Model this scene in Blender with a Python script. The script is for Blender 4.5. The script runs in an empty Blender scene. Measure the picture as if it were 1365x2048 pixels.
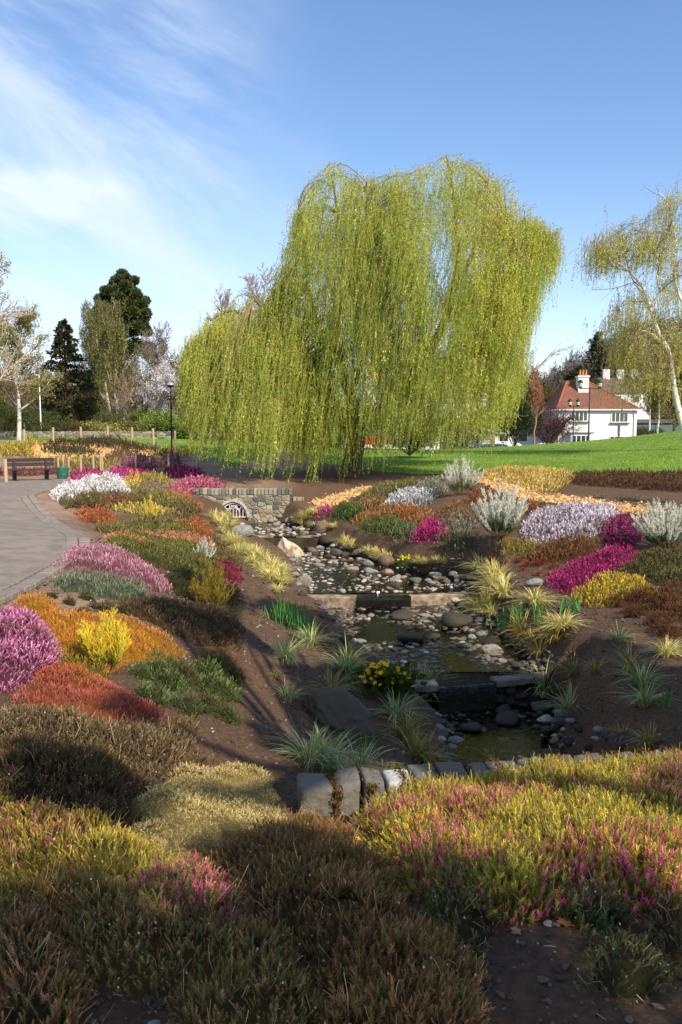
import bpy, math, random
import numpy as np
from mathutils import Vector

R = math.radians
rng = np.random.default_rng(7)
random.seed(7)
scene = bpy.context.scene
COL = scene.collection

# ------------------------------------------------------------------ camera
FPX = 1600.0                      # focal length in pixels of the 1365x2048 photograph
CAMZ = 1.7
PITCH = math.atan(154.0 / FPX)
cam_d = bpy.data.cameras.new("camera")
cam_d.sensor_fit = 'VERTICAL'; cam_d.sensor_height = 36.0
cam_d.lens = 36.0 * FPX / 2048.0
cam_d.clip_start = 0.05; cam_d.clip_end = 5000
cam = bpy.data.objects.new("camera", cam_d); COL.objects.link(cam)
cam.location = (0, 0, CAMZ)
cam.rotation_euler = (math.pi / 2 - PITCH, 0, 0)
scene.camera = cam

# ------------------------------------------------------------------ sun, sky, exposure
SUN_EL, SUN_AZ = R(38), R(143)    # azimuth clockwise from +Y
SUN = np.array([math.sin(SUN_AZ) * math.cos(SUN_EL), math.cos(SUN_AZ) * math.cos(SUN_EL), math.sin(SUN_EL)])
sd = bpy.data.lights.new("sun", 'SUN'); sd.energy = 5.0; sd.angle = R(0.5); sd.color = (1.0, 0.90, 0.74)
so = bpy.data.objects.new("sun", sd); COL.objects.link(so)
so.rotation_euler = Vector(SUN).to_track_quat('Z', 'Y').to_euler(); so.location = (20, -30, 40)
scene.view_settings.view_transform = 'Standard'; scene.view_settings.look = 'None'
scene.view_settings.exposure = 0.42; scene.view_settings.gamma = 1.0
scene.view_settings.use_curve_mapping = False
scene.render.engine = 'CYCLES'
scene.cycles.max_bounces = 6; scene.cycles.transparent_max_bounces = 8

w = bpy.data.worlds.new("World"); scene.world = w; w.use_nodes = True
nt = w.node_tree; nt.nodes.clear()
def N(t, typ, **kw):
    n = t.nodes.new(typ)
    for k, v in kw.items(): setattr(n, k, v)
    return n
def MA(t, op, a, b=None, c=None):
    n = t.nodes.new('ShaderNodeMath'); n.operation = op
    for i, v in enumerate((a, b, c)):
        if v is None: continue
        if isinstance(v, (int, float)): n.inputs[i].default_value = v
        else: t.links.new(v, n.inputs[i])
    return n.outputs[0]
def MR(t, v, a, b, c=0.0, d=1.0, smooth=True):
    n = t.nodes.new('ShaderNodeMapRange')
    if smooth: n.interpolation_type = 'SMOOTHSTEP'
    t.links.new(v, n.inputs[0])
    for i, x in zip((1, 2, 3, 4), (a, b, c, d)): n.inputs[i].default_value = x
    return n.outputs[0]
sky = N(nt, 'ShaderNodeTexSky', sky_type='NISHITA', sun_disc=False)
sky.sun_elevation = SUN_EL; sky.sun_rotation = SUN_AZ; sky.air_density = 1.0; sky.dust_density = 0.3; sky.ozone_density = 1.3
tc = N(nt, 'ShaderNodeTexCoord'); sx = N(nt, 'ShaderNodeSeparateXYZ'); nt.links.new(tc.outputs['Generated'], sx.inputs[0])
yy = MA(nt, 'MAXIMUM', sx.outputs[1], 0.02)
U = MA(nt, 'DIVIDE', sx.outputs[0], yy)           # horizontal slope, left negative
V = MA(nt, 'DIVIDE', sx.outputs[2], yy)           # elevation slope
# cirrus streaks: fan from the lower right to the upper left
uu = MA(nt, 'SUBTRACT', MA(nt, 'MULTIPLY', U, 0.70), MA(nt, 'MULTIPLY', V, 0.71))
vv = MA(nt, 'ADD', MA(nt, 'MULTIPLY', U, 0.71), MA(nt, 'MULTIPLY', V, 0.70))
vv = MA(nt, 'ADD', vv, MA(nt, 'MULTIPLY', MA(nt, 'MULTIPLY', uu, uu), 0.28))
cx = N(nt, 'ShaderNodeCombineXYZ'); nt.links.new(MA(nt, 'MULTIPLY', uu, 1.6), cx.inputs[0]); nt.links.new(MA(nt, 'MULTIPLY', vv, 6.5), cx.inputs[1])
n1 = N(nt, 'ShaderNodeTexNoise'); n1.inputs['Scale'].default_value = 1.3; n1.inputs['Detail'].default_value = 9; n1.inputs['Roughness'].default_value = 0.62; n1.inputs['Distortion'].default_value = 0.5
nt.links.new(cx.outputs[0], n1.inputs[0])
n2 = N(nt, 'ShaderNodeTexNoise'); n2.inputs['Scale'].default_value = 2.2; n2.inputs['Detail'].default_value = 5
c2 = N(nt, 'ShaderNodeCombineXYZ'); nt.links.new(U, c2.inputs[0]); nt.links.new(V, c2.inputs[1]); nt.links.new(c2.outputs[0], n2.inputs[0])
edge = MA(nt, 'ADD', U, MA(nt, 'MULTIPLY', MA(nt, 'SUBTRACT', n2.outputs[0], 0.5), 0.35))
edge = MA(nt, 'ADD', edge, MA(nt, 'MULTIPLY', V, 0.30))
mL = MR(nt, edge, 0.14, -0.20)
mlow = MR(nt, V, 0.60, 0.02)
streak = MR(nt, n1.outputs[0], 0.34, 0.70)
cl = MA(nt, 'MULTIPLY', mL, MA(nt, 'ADD', MA(nt, 'MULTIPLY', streak, 0.72), MA(nt, 'MULTIPLY', mlow, 0.12)))
# a faint veil low on the right too, and one puffy cumulus on the left
veil = MA(nt, 'MULTIPLY', MR(nt, V, 0.35, 0.0), 0.26)
du = MA(nt, 'DIVIDE', MA(nt, 'ADD', U, 0.385), 0.13); dv = MA(nt, 'DIVIDE', MA(nt, 'SUBTRACT', V, 0.285), 0.042)
rr = MA(nt, 'SQRT', MA(nt, 'ADD', MA(nt, 'MULTIPLY', du, du), MA(nt, 'MULTIPLY', dv, dv)))
n3 = N(nt, 'ShaderNodeTexNoise'); n3.inputs['Scale'].default_value = 14; n3.inputs['Detail'].default_value = 6; nt.links.new(c2.outputs[0], n3.inputs[0])
puff = MR(nt, MA(nt, 'ADD', rr, MA(nt, 'MULTIPLY', MA(nt, 'SUBTRACT', n3.outputs[0], 0.5), 1.5)), 1.15, 0.35)
cl = MA(nt, 'ADD', MA(nt, 'ADD', cl, veil), MA(nt, 'MULTIPLY', puff, 0.40))
cl = MA(nt, 'MINIMUM', cl, 0.93)
mx = N(nt, 'ShaderNodeMix', data_type='RGBA'); nt.links.new(cl, mx.inputs[0])
hs = N(nt, 'ShaderNodeHueSaturation'); hs.inputs['Saturation'].default_value = 1.12; hs.inputs['Value'].default_value = 1.0
nt.links.new(sky.outputs[0], hs.inputs['Color'])
tnt = N(nt, 'ShaderNodeMix', data_type='RGBA', blend_type='MULTIPLY'); tnt.inputs[0].default_value = 1.0; tnt.inputs[7].default_value = (1.08, 1.04, 1.08, 1); nt.links.new(hs.outputs[0], tnt.inputs[6]); nt.links.new(tnt.outputs[2], mx.inputs[6]); mx.inputs[7].default_value = (4.6, 5.2, 6.4, 1)
bg = N(nt, 'ShaderNodeBackground'); bg.inputs[1].default_value = 0.145
nt.links.new(mx.outputs[2], bg.inputs[0])
wo = N(nt, 'ShaderNodeOutputWorld'); nt.links.new(bg.outputs[0], wo.inputs[0])

# ------------------------------------------------------------------ helpers
def lin(c):
    c = np.asarray(c, float) / 255.0
    return np.where(c <= 0.04045, c / 12.92, ((c + 0.055) / 1.055) ** 2.4)
def tag(o, label=None, cat=None, group=None, kind=None):
    if label: o['label'] = label
    if cat: o['category'] = cat
    if group: o['group'] = group
    if kind: o['kind'] = kind
    return o
def empty(name, loc, rz=0.0, label=None, cat=None, group=None):
    o = bpy.data.objects.new(name, None); COL.objects.link(o); o.empty_display_size = 0.2
    o.location = loc; o.rotation_euler = (0, 0, rz); tag(o, label, cat, group); return o
class MB:
    def __init__(s): s.v = []; s.f = []; s.c = []; s.m = []; s.n = 0
    def add(s, v, f, c=None, m=0):
        v = np.asarray(v, float).reshape(-1, 3)
        if len(v) == 0: return s
        f = [np.asarray(x) for x in f] if isinstance(f, list) else np.asarray(f)
        if isinstance(f, list):
            for x in f: s.f.append(((x + s.n)[None, :]).astype(np.int64)); s.m.append(np.full(1, m))
        else:
            s.f.append(f.astype(np.int64) + s.n); s.m.append(np.full(len(f), m))
        s.v.append(v); s.n += len(v)
        if c is None: c = np.ones((len(v), 3)) * 0.5
        c = np.asarray(c, float)
        if c.ndim == 1: c = np.tile(c[:3], (len(v), 1))
        s.c.append(c); return s
    def box(s, c, sz, rz=0.0, m=0, col=None, bev=0.0):
        hx, hy, hz = sz[0] / 2, sz[1] / 2, sz[2] / 2
        if bev > 0:
            b = min(bev, hx * .9, hy * .9, hz * .9); P = []
            for sx in (-1, 1):
                for sy in (-1, 1):
                    for sz_ in (-1, 1):
                        P += [(sx * hx, sy * (hy - b), sz_ * (hz - b)), (sx * (hx - b), sy * hy, sz_ * (hz - b)), (sx * (hx - b), sy * (hy - b), sz_ * hz)]
            P = np.array(P)
            def I(a, b_, c_, k): return ((a > 0) * 4 + (b_ > 0) * 2 + (c_ > 0)) * 3 + k
            F = []
            for a in (-1, 1):
                F.append([I(a, -1, -1, 0), I(a, 1, -1, 0), I(a, 1, 1, 0), I(a, -1, 1, 0)][::a])
                F.append([I(-1, a, -1, 1), I(1, a, -1, 1), I(1, a, 1, 1), I(-1, a, 1, 1)][::-a])
                F.append([I(-1, -1, a, 2), I(1, -1, a, 2), I(1, 1, a, 2), I(-1, 1, a, 2)][::a])
            for a in (-1, 1):
                for b_ in (-1, 1):
                    F.append([I(a, b_, -1, 0), I(a, b_, -1, 1), I(a, b_, 1, 1), I(a, b_, 1, 0)][::-a * b_])
                    F.append([I(a, -1, b_, 0), I(a, -1, b_, 2), I(a, 1, b_, 2), I(a, 1, b_, 0)][::a * b_])
                    F.append([I(-1, a, b_, 1), I(-1, a, b_, 2), I(1, a, b_, 2), I(1, a, b_, 1)][::-a * b_])
            T = []
            for a in (-1, 1):
                for b_ in (-1, 1):
                    for c_ in (-1, 1):
                        T.append([I(a, b_, c_, 0), I(a, b_, c_, 1), I(a, b_, c_, 2)][::a * b_ * c_])
            V = s.rot(P, rz) + np.array(c); n0 = s.n
            s.add(V, np.array(F), col, m)
            s.f.append(np.array(T) + n0); s.m.append(np.full(8, m)); return s
        P = np.array([(x, y, z) for x in (-hx, hx) for y in (-hy, hy) for z in (-hz, hz)])
        F = np.array([[0, 1, 3, 2], [4, 6, 7, 5], [0, 4, 5, 1], [2, 3, 7, 6], [0, 2, 6, 4], [1, 5, 7, 3]])
        return s.add(s.rot(P, rz) + np.array(c), F, col, m)
    @staticmethod
    def rot(P, a):
        c, s_ = math.cos(a), math.sin(a); Q = P.copy()
        Q[:, 0] = P[:, 0] * c - P[:, 1] * s_; Q[:, 1] = P[:, 0] * s_ + P[:, 1] * c; return Q
    def lathe(s, prof, n=16, c=(0, 0, 0), m=0, col=None):
        a = np.arange(n) * 2 * math.pi / n; k = len(prof); V = []
        for r, z in prof: V += [(r * math.cos(t) + c[0], r * math.sin(t) + c[1], z + c[2]) for t in a]
        F = [[i * n + j, i * n + (j + 1) % n, (i + 1) * n + (j + 1) % n, (i + 1) * n + j] for i in range(k - 1) for j in range(n)]
        return s.add(V, np.array(F), col, m)
    def tube(s, pts, r, n=8, m=0, col=None):
        P = np.asarray(pts, float)[None]; rr_ = np.broadcast_to(np.asarray(r, float), (P.shape[1],))[None]
        v, f = tubes(P, rr_, n); return s.add(v, f, col, m)
    def build(s, name, mats, parent=None, smooth=False):
        me = bpy.data.meshes.new(name)
        if not isinstance(mats, (list, tuple)): mats = [mats]
        for mt in mats: me.materials.append(mt)
        V = np.concatenate(s.v); C = np.concatenate(s.c)
        me.vertices.add(len(V)); me.vertices.foreach_set('co', V.astype(np.float32).ravel())
        ls = [f.shape[1] for f in s.f]; tot = np.concatenate([np.full(len(f), k) for f, k in zip(s.f, ls)])
        idx = np.concatenate([f.ravel() for f in s.f])
        me.loops.add(len(idx)); me.loops.foreach_set('vertex_index', idx.astype(np.int32))
        me.polygons.add(len(tot)); st = np.concatenate([[0], np.cumsum(tot)[:-1]])
        me.polygons.foreach_set('loop_start', st.astype(np.int32)); me.polygons.foreach_set('loop_total', tot.astype(np.int32))
        me.polygons.foreach_set('material_index', np.concatenate(s.m).astype(np.int32))
        me.polygons.foreach_set('use_smooth', np.full(len(tot), smooth))
        at = me.color_attributes.new('Col', 'FLOAT_COLOR', 'POINT')
        at.data.foreach_set('color', np.concatenate([C, np.ones((len(C), 1))], 1).astype(np.float32).ravel())
        me.update(calc_edges=True); me.validate()
        o = bpy.data.objects.new(name, me); COL.objects.link(o)
        if parent is not None: o.parent = parent
        return o
def nrm(v): return v / np.maximum(np.linalg.norm(v, axis=-1, keepdims=True), 1e-9)
def tubes(P, Rr, n=3):
    """P (N,k,3), Rr (N,k) -> verts, quads (open ends)"""
    Nn, k, _ = P.shape
    T = np.zeros_like(P); T[:, 1:-1] = P[:, 2:] - P[:, :-2]; T[:, 0] = P[:, 1] - P[:, 0]; T[:, -1] = P[:, -1] - P[:, -2]; T = nrm(T)
    ax = nrm(P[:, -1] - P[:, 0]); ref = np.where(np.abs(ax[:, 2:3]) > 0.9, np.array([[1., 0, 0]]), np.array([[0, 0, 1.]]))[:, None, :]
    A = nrm(np.cross(T, np.broadcast_to(ref, T.shape))); B = np.cross(T, A)
    a = np.arange(n) * 2 * math.pi / n
    V = P[:, :, None, :] + Rr[:, :, None, None] * (A[:, :, None, :] * np.cos(a)[None, None, :, None] + B[:, :, None, :] * np.sin(a)[None, None, :, None])
    i, j = np.meshgrid(np.arange(k - 1), np.arange(n), indexing='ij')
    f = np.stack([i * n + j, i * n + (j + 1) % n, (i + 1) * n + (j + 1) % n, (i + 1) * n + j], -1).reshape(-1, 4)
    F = (f[None] + (np.arange(Nn) * k * n)[:, None, None]).reshape(-1, 4)
    return V.reshape(-1, 3), F
def basis(d, rg, spin=None):
    d = nrm(d); r = nrm(rg.normal(size=d.shape)); a = nrm(np.cross(d, r)); b = np.cross(d, a)
    return np.stack([a, b, d], -1)      # columns
def inst(tv, tf, pos, d, sc, rg):
    B = basis(d, rg); sc = np.asarray(sc, float)
    if sc.ndim == 1: sc = sc[:, None].repeat(3, 1)
    V = np.einsum('nij,nkj->nki', B, tv[None] * sc[:, None, :]) + pos[:, None, :]
    F = tf[None] + (np.arange(len(pos)) * len(tv))[:, None, None]
    return V.reshape(-1, 3), F.reshape(-1, tf.shape[1])
def leaves(pos, d, ln, wd, rg):
    """one folded diamond per leaf"""
    tv = np.array([[0, 0, 0], [0.5, 0.12, .45], [0, 0, 1.], [-0.5, 0.12, .45]]); tf = np.array([[0, 1, 2, 3]])
    ln = np.broadcast_to(ln, (len(pos),)); wd = np.broadcast_to(wd, (len(pos),))
    return inst(tv, tf, pos, d, np.stack([wd, wd, ln], 1), rg)
def hashn(i, j, s=0):
    h = np.sin(i * 127.1 + j * 311.7 + s * 74.7) * 43758.5453; return h - np.floor(h)
def vnoise(x, y, s=0):
    i = np.floor(x); j = np.floor(y); u = x - i; v = y - j; u = u * u * (3 - 2 * u); v = v * v * (3 - 2 * v)
    return (hashn(i, j, s) * (1 - u) + hashn(i + 1, j, s) * u) * (1 - v) + (hashn(i, j + 1, s) * (1 - u) + hashn(i + 1, j + 1, s) * u) * v
def fbm(x, y, o=4, s=0):
    r = 0; a = .5
    for k in range(o): r = r + a * vnoise(x * 2 ** k + 13.7 * k, y * 2 ** k - 7.1 * k, s + k); a *= .5
    return r
def sstep(x): x = np.clip(x, 0, 1); return x * x * (3 - 2 * x)
def pdir(px, py):
    a = (np.asarray(px, float) - 682.5) / FPX; b = (1024 - np.asarray(py, float)) / FPX
    c, s = math.cos(PITCH), math.sin(PITCH)
    return np.stack([a + 0 * b, c + b * s + 0 * a, -s + b * c + 0 * a], -1)
def atY(px, py, Y):
    d = pdir(px, py); return np.array([0, 0, CAMZ]) + d * (np.asarray(Y) / d[..., 1])[..., None]
def atZ(px, py, z):
    d = pdir(px, py); return np.array([0, 0, CAMZ]) + d * ((z - CAMZ) / d[..., 2])[..., None]

# ------------------------------------------------------------------ materials
def mat(name, col=(0.5, 0.5, 0.5), rough=0.7, metal=0.0, attr=False, noise=None, bump=None, transl=0.0, spec=0.4):
    """noise=(scale, other colour, lo, hi); bump=(scale, strength, distance)"""
    m = bpy.data.materials.new(name); m.use_nodes = True; t = m.node_tree; b = t.nodes['Principled BSDF']
    b.inputs['Roughness'].default_value = rough; b.inputs['Metallic'].default_value = metal
    b.inputs['Specular IOR Level'].default_value = spec
    b.inputs['Base Color'].default_value = (*col[:3], 1)
    tcn = N(t, 'ShaderNodeTexCoord'); src = None
    if attr:
        a = N(t, 'ShaderNodeVertexColor'); a.layer_name = 'Col'; src = a.outputs[0]
    if noise:
        nz = N(t, 'ShaderNodeTexNoise'); nz.inputs['Scale'].default_value = noise[0]; nz.inputs['Detail'].default_value = 8; nz.inputs['Roughness'].default_value = .62
        t.links.new(tcn.outputs['Object'], nz.inputs[0]); fac = MR(t, nz.outputs[0], noise[2], noise[3])
        mx_ = N(t, 'ShaderNodeMix', data_type='RGBA'); t.links.new(fac, mx_.inputs[0])
        if src is not None: t.links.new(src, mx_.inputs[6])
        else: mx_.inputs[6].default_value = (*col[:3], 1)
        mx_.inputs[7].default_value = (*noise[1][:3], 1); src = mx_.outputs[2]
    if src is not None: t.links.new(src, b.inputs['Base Color'])
    if bump:
        nb = N(t, 'ShaderNodeTexNoise'); nb.inputs['Scale'].default_value = bump[0]; nb.inputs['Detail'].default_value = 8; nb.inputs['Roughness'].default_value = .65
        t.links.new(tcn.outputs['Object'], nb.inputs[0]); bp = N(t, 'ShaderNodeBump'); bp.inputs['Strength'].default_value = bump[1]; bp.inputs['Distance'].default_value = bump[2]
        t.links.new(nb.outputs[0], bp.inputs['Height']); t.links.new(bp.outputs[0], b.inputs['Normal'])
    if transl > 0:
        tr = N(t, 'ShaderNodeBsdfTranslucent')
        if src is not None: t.links.new(src, tr.inputs[0])
        else: tr.inputs[0].default_value = (*col[:3], 1)
        ms = N(t, 'ShaderNodeMixShader'); ms.inputs[0].default_value = transl
        t.links.new(b.outputs[0], ms.inputs[1]); t.links.new(tr.outputs[0], ms.inputs[2]); t.links.new(ms.outputs[0], t.nodes['Material Output'].inputs[0])
    return m
M_HEATH = mat('heather_foliage', attr=True, rough=.75, transl=.22, spec=.2)
M_LEAF = mat('leaf', attr=True, rough=.6, transl=.38, spec=.3)
M_BARK = mat('bark', attr=True, rough=.9, noise=(6, (0.06, 0.05, 0.04), .5, .8), bump=(30, .5, .01))
M_MOUND = mat('heather_base', attr=True, rough=.95, bump=(40, 1.0, .03), spec=.1)
M_STONE = mat('river_stone', attr=True, rough=.72, noise=(3.5, (0.055, 0.05, 0.035), .45, .72), bump=(16, .6, .03))
M_WOODPOST = mat('post_wood', (0.42, 0.29, 0.18), .85, noise=(3, (0.27, 0.22, 0.17), .4, .7), bump=(30, .3, .01))
M_BLACK = mat('black_paint', (0.012, 0.013, 0.014), .45)
M_GRASSB = mat('grass_blade', attr=True, rough=.55, transl=.3)
# ------------------------------------------------------------------ terrain
CP = [  # photo px, py, ground height
(0,1180,0),(150,1080,0),(60,1000,0),(0,1050,0),(120,965,0),(0,960,0),(40,1100,0),(200,1120,-.12),(170,1190,-.1),
(300,940,-.02),(345,938,0),(450,935,.0),(620,945,.02),(900,938,.1),(540,950,-.05),(760,952,-.05),
(420,974,-.2),(600,976,-.25),(360,985,-.25),(620,1000,-.55),(640,975,-.25),
(600,1180,-1.35),(560,1230,-1.3),(500,1170,-1.0),(530,1300,-1.15),(640,1320,-1.6),(560,1480,-1.15),(480,1400,-.7),(590,1600,-.85),(650,1520,-1.25),(670,1480,-1.5),(760,1400,-1.7),(800,1500,-1.8),(860,1520,-1.95),
(450,1230,-.62),(300,1250,-.3),(210,1350,-.2),(100,1300,-.03),(430,1400,-.5),(100,1450,-.1),(100,1600,-.12),(430,1650,-.5),(560,1660,-.72),
(300,1100,-.32),(400,1050,-.65),(300,990,-.1),(250,960,-.02),(430,1000,-.55),(420,1120,-.75),(480,1120,-1.05),(350,1190,-.42),(430,1060,-.85),(540,1120,-1.3),
(680,2048,0),(0,2048,0),(1365,2048,0),(1100,1850,-.08),(300,1800,-.08),(700,1750,-.3),(1200,1700,-.25),(1000,1620,-.5),(1365,1560,-.42),
(1250,1450,-1.4),(1360,1400,-1.1),(1200,1280,-1.08),(1350,1250,-.85),(1110,1250,-1.3),(1060,1180,-1.15),(1000,1150,-1.2),(1150,1120,-.75),(1365,1100,-.5),(1000,1070,-.5),(880,1090,-.95),(760,1060,-1.0),(700,1050,-1.0),(650,1025,-.95),
(1100,1010,-.1),(1300,1020,-.1),(900,990,-.15),(1200,975,0.1),(960,950,.15),(1365,950,.2),(1180,1400,-1.4),(1320,1500,-1.55),(1230,1510,-1.8),(800,1140,-1.25),(900,1130,-1.1)]
def at3(px, py, z): p = atZ(px, py, z); return (p[0], p[1], z)
W = [at3(*c) for c in CP]
# further ground, given in metres
W += [(-9, 38, 0), (-14, 36, 0), (-20, 34, 0), (-13, 41, .5), (-16, 44, .9), (-20, 42, .85), (-18, 48, 1.3), (-12, 48, 1.15), (-9, 45, .7), (-26, 46, 1.1), (-22, 55, 1.5), (-12, 60, 1.5), (-6, 50, .8), (0, 50, .4), (0, 65, .4), (-30, 70, 1.3), (-15, 80, 1.4), (-50, 60, 1.2),
      (8, 40, .35), (14, 40, .6), (8, 60, .55), (14, 60, .9), (20, 58, 1.35), (26, 60, 2.1), (17, 45, .9), (22, 42, 1.3), (34, 55, 2.7), (10, 80, -.1), (20, 85, -.3), (30, 98, -.3), (40, 98, -.1), (0, 90, .2), (30, 80, .4), (45, 80, 1.2),
      (-8, 3, 0), (-8, 10, 0), (-12, 20, 0), (-14, 0, 0), (8, 2, 0), (0, -4, 0), (8, -5, 0), (7, 6, -.4), (7, 10, -.8), (9, 14, -.5), (11, 19, -.1), (14, 26, .15), (14, 10, -.3), (0, -30, 0), (30, -30, 0), (-30, -30, 0), (30, 0, .3), (30, 25, 1.0), (-40, 20, 0), (-30, 110, 1), (60, 130, 1), (0, 130, .5),
      (-200, 0, 0), (200, 0, 1), (-200, 200, 1), (200, 200, 3), (0, 300, 1), (0, -200, 0)]
W = np.array(W)
D = np.linalg.norm(W[:, None, :2] - W[None, :, :2], axis=-1)
n_ = len(W); A_ = np.zeros((n_ + 3, n_ + 3)); A_[:n_, :n_] = D + 0 * np.eye(n_) - 0.25 * np.eye(n_)
A_[:n_, n_] = 1; A_[:n_, n_ + 1:] = W[:, :2]; A_[n_, :n_] = 1; A_[n_ + 1:, :n_] = W[:, :2].T
COEF = np.linalg.solve(A_, np.concatenate([W[:, 2], [0, 0, 0]]))
def spaced(segs):
    out = [segs[0][0]]
    for a, b, s in segs:
        k = max(1, int(round((b - a) / s))); out += list(a + (b - a) * (np.arange(k) + 1) / k)
    return np.array(out)
def geo(a, b, s0, g):
    o = [a]; s = s0
    while o[-1] < b: o.append(o[-1] + s); s *= g
    return o[1:]
gx_in = spaced([(-3.2, 3.6, .05), (3.6, 9, .1), (9, 16, .25)]); gx_l = spaced([(-16, -9, .25), (-9, -3.2, .1)])[:-1]
gx = np.concatenate([-np.array(geo(16, 1500, .4, 1.13))[::-1], gx_l, gx_in, geo(16, 1500, .4, 1.13)])
gy = np.concatenate([-np.array(geo(-1.2, 600, .3, 1.2))[::-1], spaced([(1.2, 7.5, .05), (7.5, 30, .1), (30, 55, .3)]), geo(55, 3000, .5, 1.1)])
GX, GY = np.meshgrid(gx, gy, indexing='ij')
def rbf(x, y):
    r = np.zeros(x.size); xs, ys = x.ravel(), y.ravel()
    for k in range(n_): r += COEF[k] * np.hypot(xs - W[k, 0], ys - W[k, 1])
    return (r + COEF[n_] + COEF[n_ + 1] * xs + COEF[n_ + 2] * ys).reshape(x.shape)
YA, YB, YC = 23.7, 16.55, 11.45     # the three weirs
SY = [5.6, 6.2, 9.4, 10.5, 11.45, 14, 16.5, 18, 20.3, 23.6, 26, 27.9]
SL = [1.0, 1.0, 1.45, 1.55, 1.1, .2, -.55, -.65, -1.1, -3.1, -3.3, -4.3]
SR = [2.7, 2.7, 2.6, 2.7, 3.0, 2.75, 2.8, 3.0, 1.2, -.35, -1.2, -2.4]
def level(Y): return np.where(Y < YC, -2.28, np.where(Y < YB, -1.86, np.where(Y < YA, -1.66, -1.36)))
def ground_h(x, y):
    b = rbf(x, y); far = sstep((np.hypot(x, y - 40) - 150) / 150); b = b * (1 - far) + 1.0 * far
    xl = np.interp(y, SY, SL) + .22 * (vnoise(y * 1.1, y * 0 + 3.3) - .5); xr = np.interp(y, SY, SR) + .22 * (vnoise(y * 1.2, y * 0 + 9.1) - .5)
    d = np.maximum(np.maximum(xl - x, x - xr), 0)
    bw = np.where(y < 11.5, .75, .6)
    t = sstep(d / bw)
    lv = level(y) + .05 * (fbm(x * 2.5, y * 2.5, 3) - .5)
    # blend only inside the stretch of the stream
    on = sstep((y - 5.35) / .15) * (1 - sstep((y - 27.7) / .5))
    t = 1 - (1 - t) * on
    z = lv * (1 - t) + np.maximum(b, lv) * t
    near = 1 - sstep((np.hypot(x, y) - 25) / 20)
    near = near * sstep((x - np.interp(y, [3, 8.9, 13, 15, 17, 19.4, 22, 25, 29.5, 33], [-3.3, -3.75, -4.2, -4.9, -6.2, -7.4, -8.8, -9.4, -10.3, -11]) - .02) / .35)
    z = z + near * (.06 * (fbm(x * 1.3, y * 1.3, 3, 5) - .44) + .045 * (fbm(x * 7, y * 7, 3, 9) - .44) * np.where(t > .5, 1, .6))
    return z
GZ = ground_h(GX, GY)
def H(x, y):
    x = np.asarray(x, float); y = np.asarray(y, float)
    i = np.clip(np.searchsorted(gx, x) - 1, 0, len(gx) - 2); j = np.clip(np.searchsorted(gy, y) - 1, 0, len(gy) - 2)
    u = (x - gx[i]) / (gx[i + 1] - gx[i]); v = (y - gy[j]) / (gy[j + 1] - gy[j])
    return (GZ[i, j] * (1 - u) + GZ[i + 1, j] * u) * (1 - v) + (GZ[i, j + 1] * (1 - u) + GZ[i + 1, j + 1] * u) * v
TT = 1.2 * (1.006 ** np.arange(900))
def hit(px, py, off=0.0):
    """where the sight line through a photo pixel meets the ground raised by off"""
    px = np.atleast_1d(np.asarray(px, float)); py = np.atleast_1d(np.asarray(py, float))
    d = pdir(px, py); P = np.array([0, 0, CAMZ]) + d[:, None, :] * TT[None, :, None]
    g = P[..., 2] - H(P[..., 0], P[..., 1]) - off
    below = g < 0; k = np.where(below.any(1), below.argmax(1), len(TT) - 1); k = np.maximum(k, 1)
    r = np.arange(len(px)); g1, g0 = g[r, k], g[r, k - 1]; f = np.clip(g0 / np.maximum(g0 - g1, 1e-9), 0, 1)
    t = TT[k - 1] * (1 - f) + TT[k] * f
    Q = np.array([0, 0, CAMZ]) + d * t[:, None]; Q[:, 2] = H(Q[:, 0], Q[:, 1]); return Q
def hit1(px, py, off=0.0): return hit(px, py, off)[0]

# ---- ground material: soil everywhere, darker and pebbly in the stream bed
m = bpy.data.materials.new('soil'); m.use_nodes = True; t = m.node_tree; b = t.nodes['Principled BSDF']
b.inputs['Roughness'].default_value = .95; b.inputs['Specular IOR Level'].default_value = .15
tcn = N(t, 'ShaderNodeTexCoord')
def tnoise(t, sc, det=8, ro=.6, src=None):
    n = N(t, 'ShaderNodeTexNoise'); n.inputs['Scale'].default_value = sc; n.inputs['Detail'].default_value = det; n.inputs['Roughness'].default_value = ro
    t.links.new(src if src is not None else tcn.outputs['Object'], n.inputs[0]); return n.outputs[0]
def mixc(t, fac, a, b_):
    n = N(t, 'ShaderNodeMix', data_type='RGBA')
    if isinstance(fac, float): n.inputs[0].default_value = fac
    else: t.links.new(fac, n.inputs[0])
    for i, v in ((6, a), (7, b_)):
        if isinstance(v, tuple): n.inputs[i].default_value = (*v[:3], 1)
        else: t.links.new(v, n.inputs[i])
    return n.outputs[2]
va = N(t, 'ShaderNodeVertexColor'); va.layer_name = 'Col'
c0 = mixc(t, MR(t, tnoise(t, 1.7), .35, .65, 0, .45), va.outputs[0], (0.088, 0.060, 0.042))
hsv = N(t, 'ShaderNodeHueSaturation'); t.links.new(c0, hsv.inputs['Color']); t.links.new(MR(t, tnoise(t, 24, 10, .7), .3, .7, .55, 1.5, False), hsv.inputs['Value'])
vo = N(t, 'ShaderNodeTexVoronoi'); vo.inputs['Scale'].default_value = 38; t.links.new(tcn.outputs['Object'], vo.inputs[0])
sp = N(t, 'ShaderNodeSeparateColor'); t.links.new(vo.outputs['Color'], sp.inputs[0])
peb = MA(t, 'MULTIPLY', MR(t, vo.outputs['Distance'], .34, .26), MR(t, sp.outputs[0], .93, .95))
c1 = mixc(t, peb, hsv.outputs[0], (0.22, 0.19, 0.16))
t.links.new(c1, b.inputs['Base Color'])
bp = N(t, 'ShaderNodeBump'); bp.inputs['Strength'].default_value = .9; bp.inputs['Distance'].default_value = .05
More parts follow.
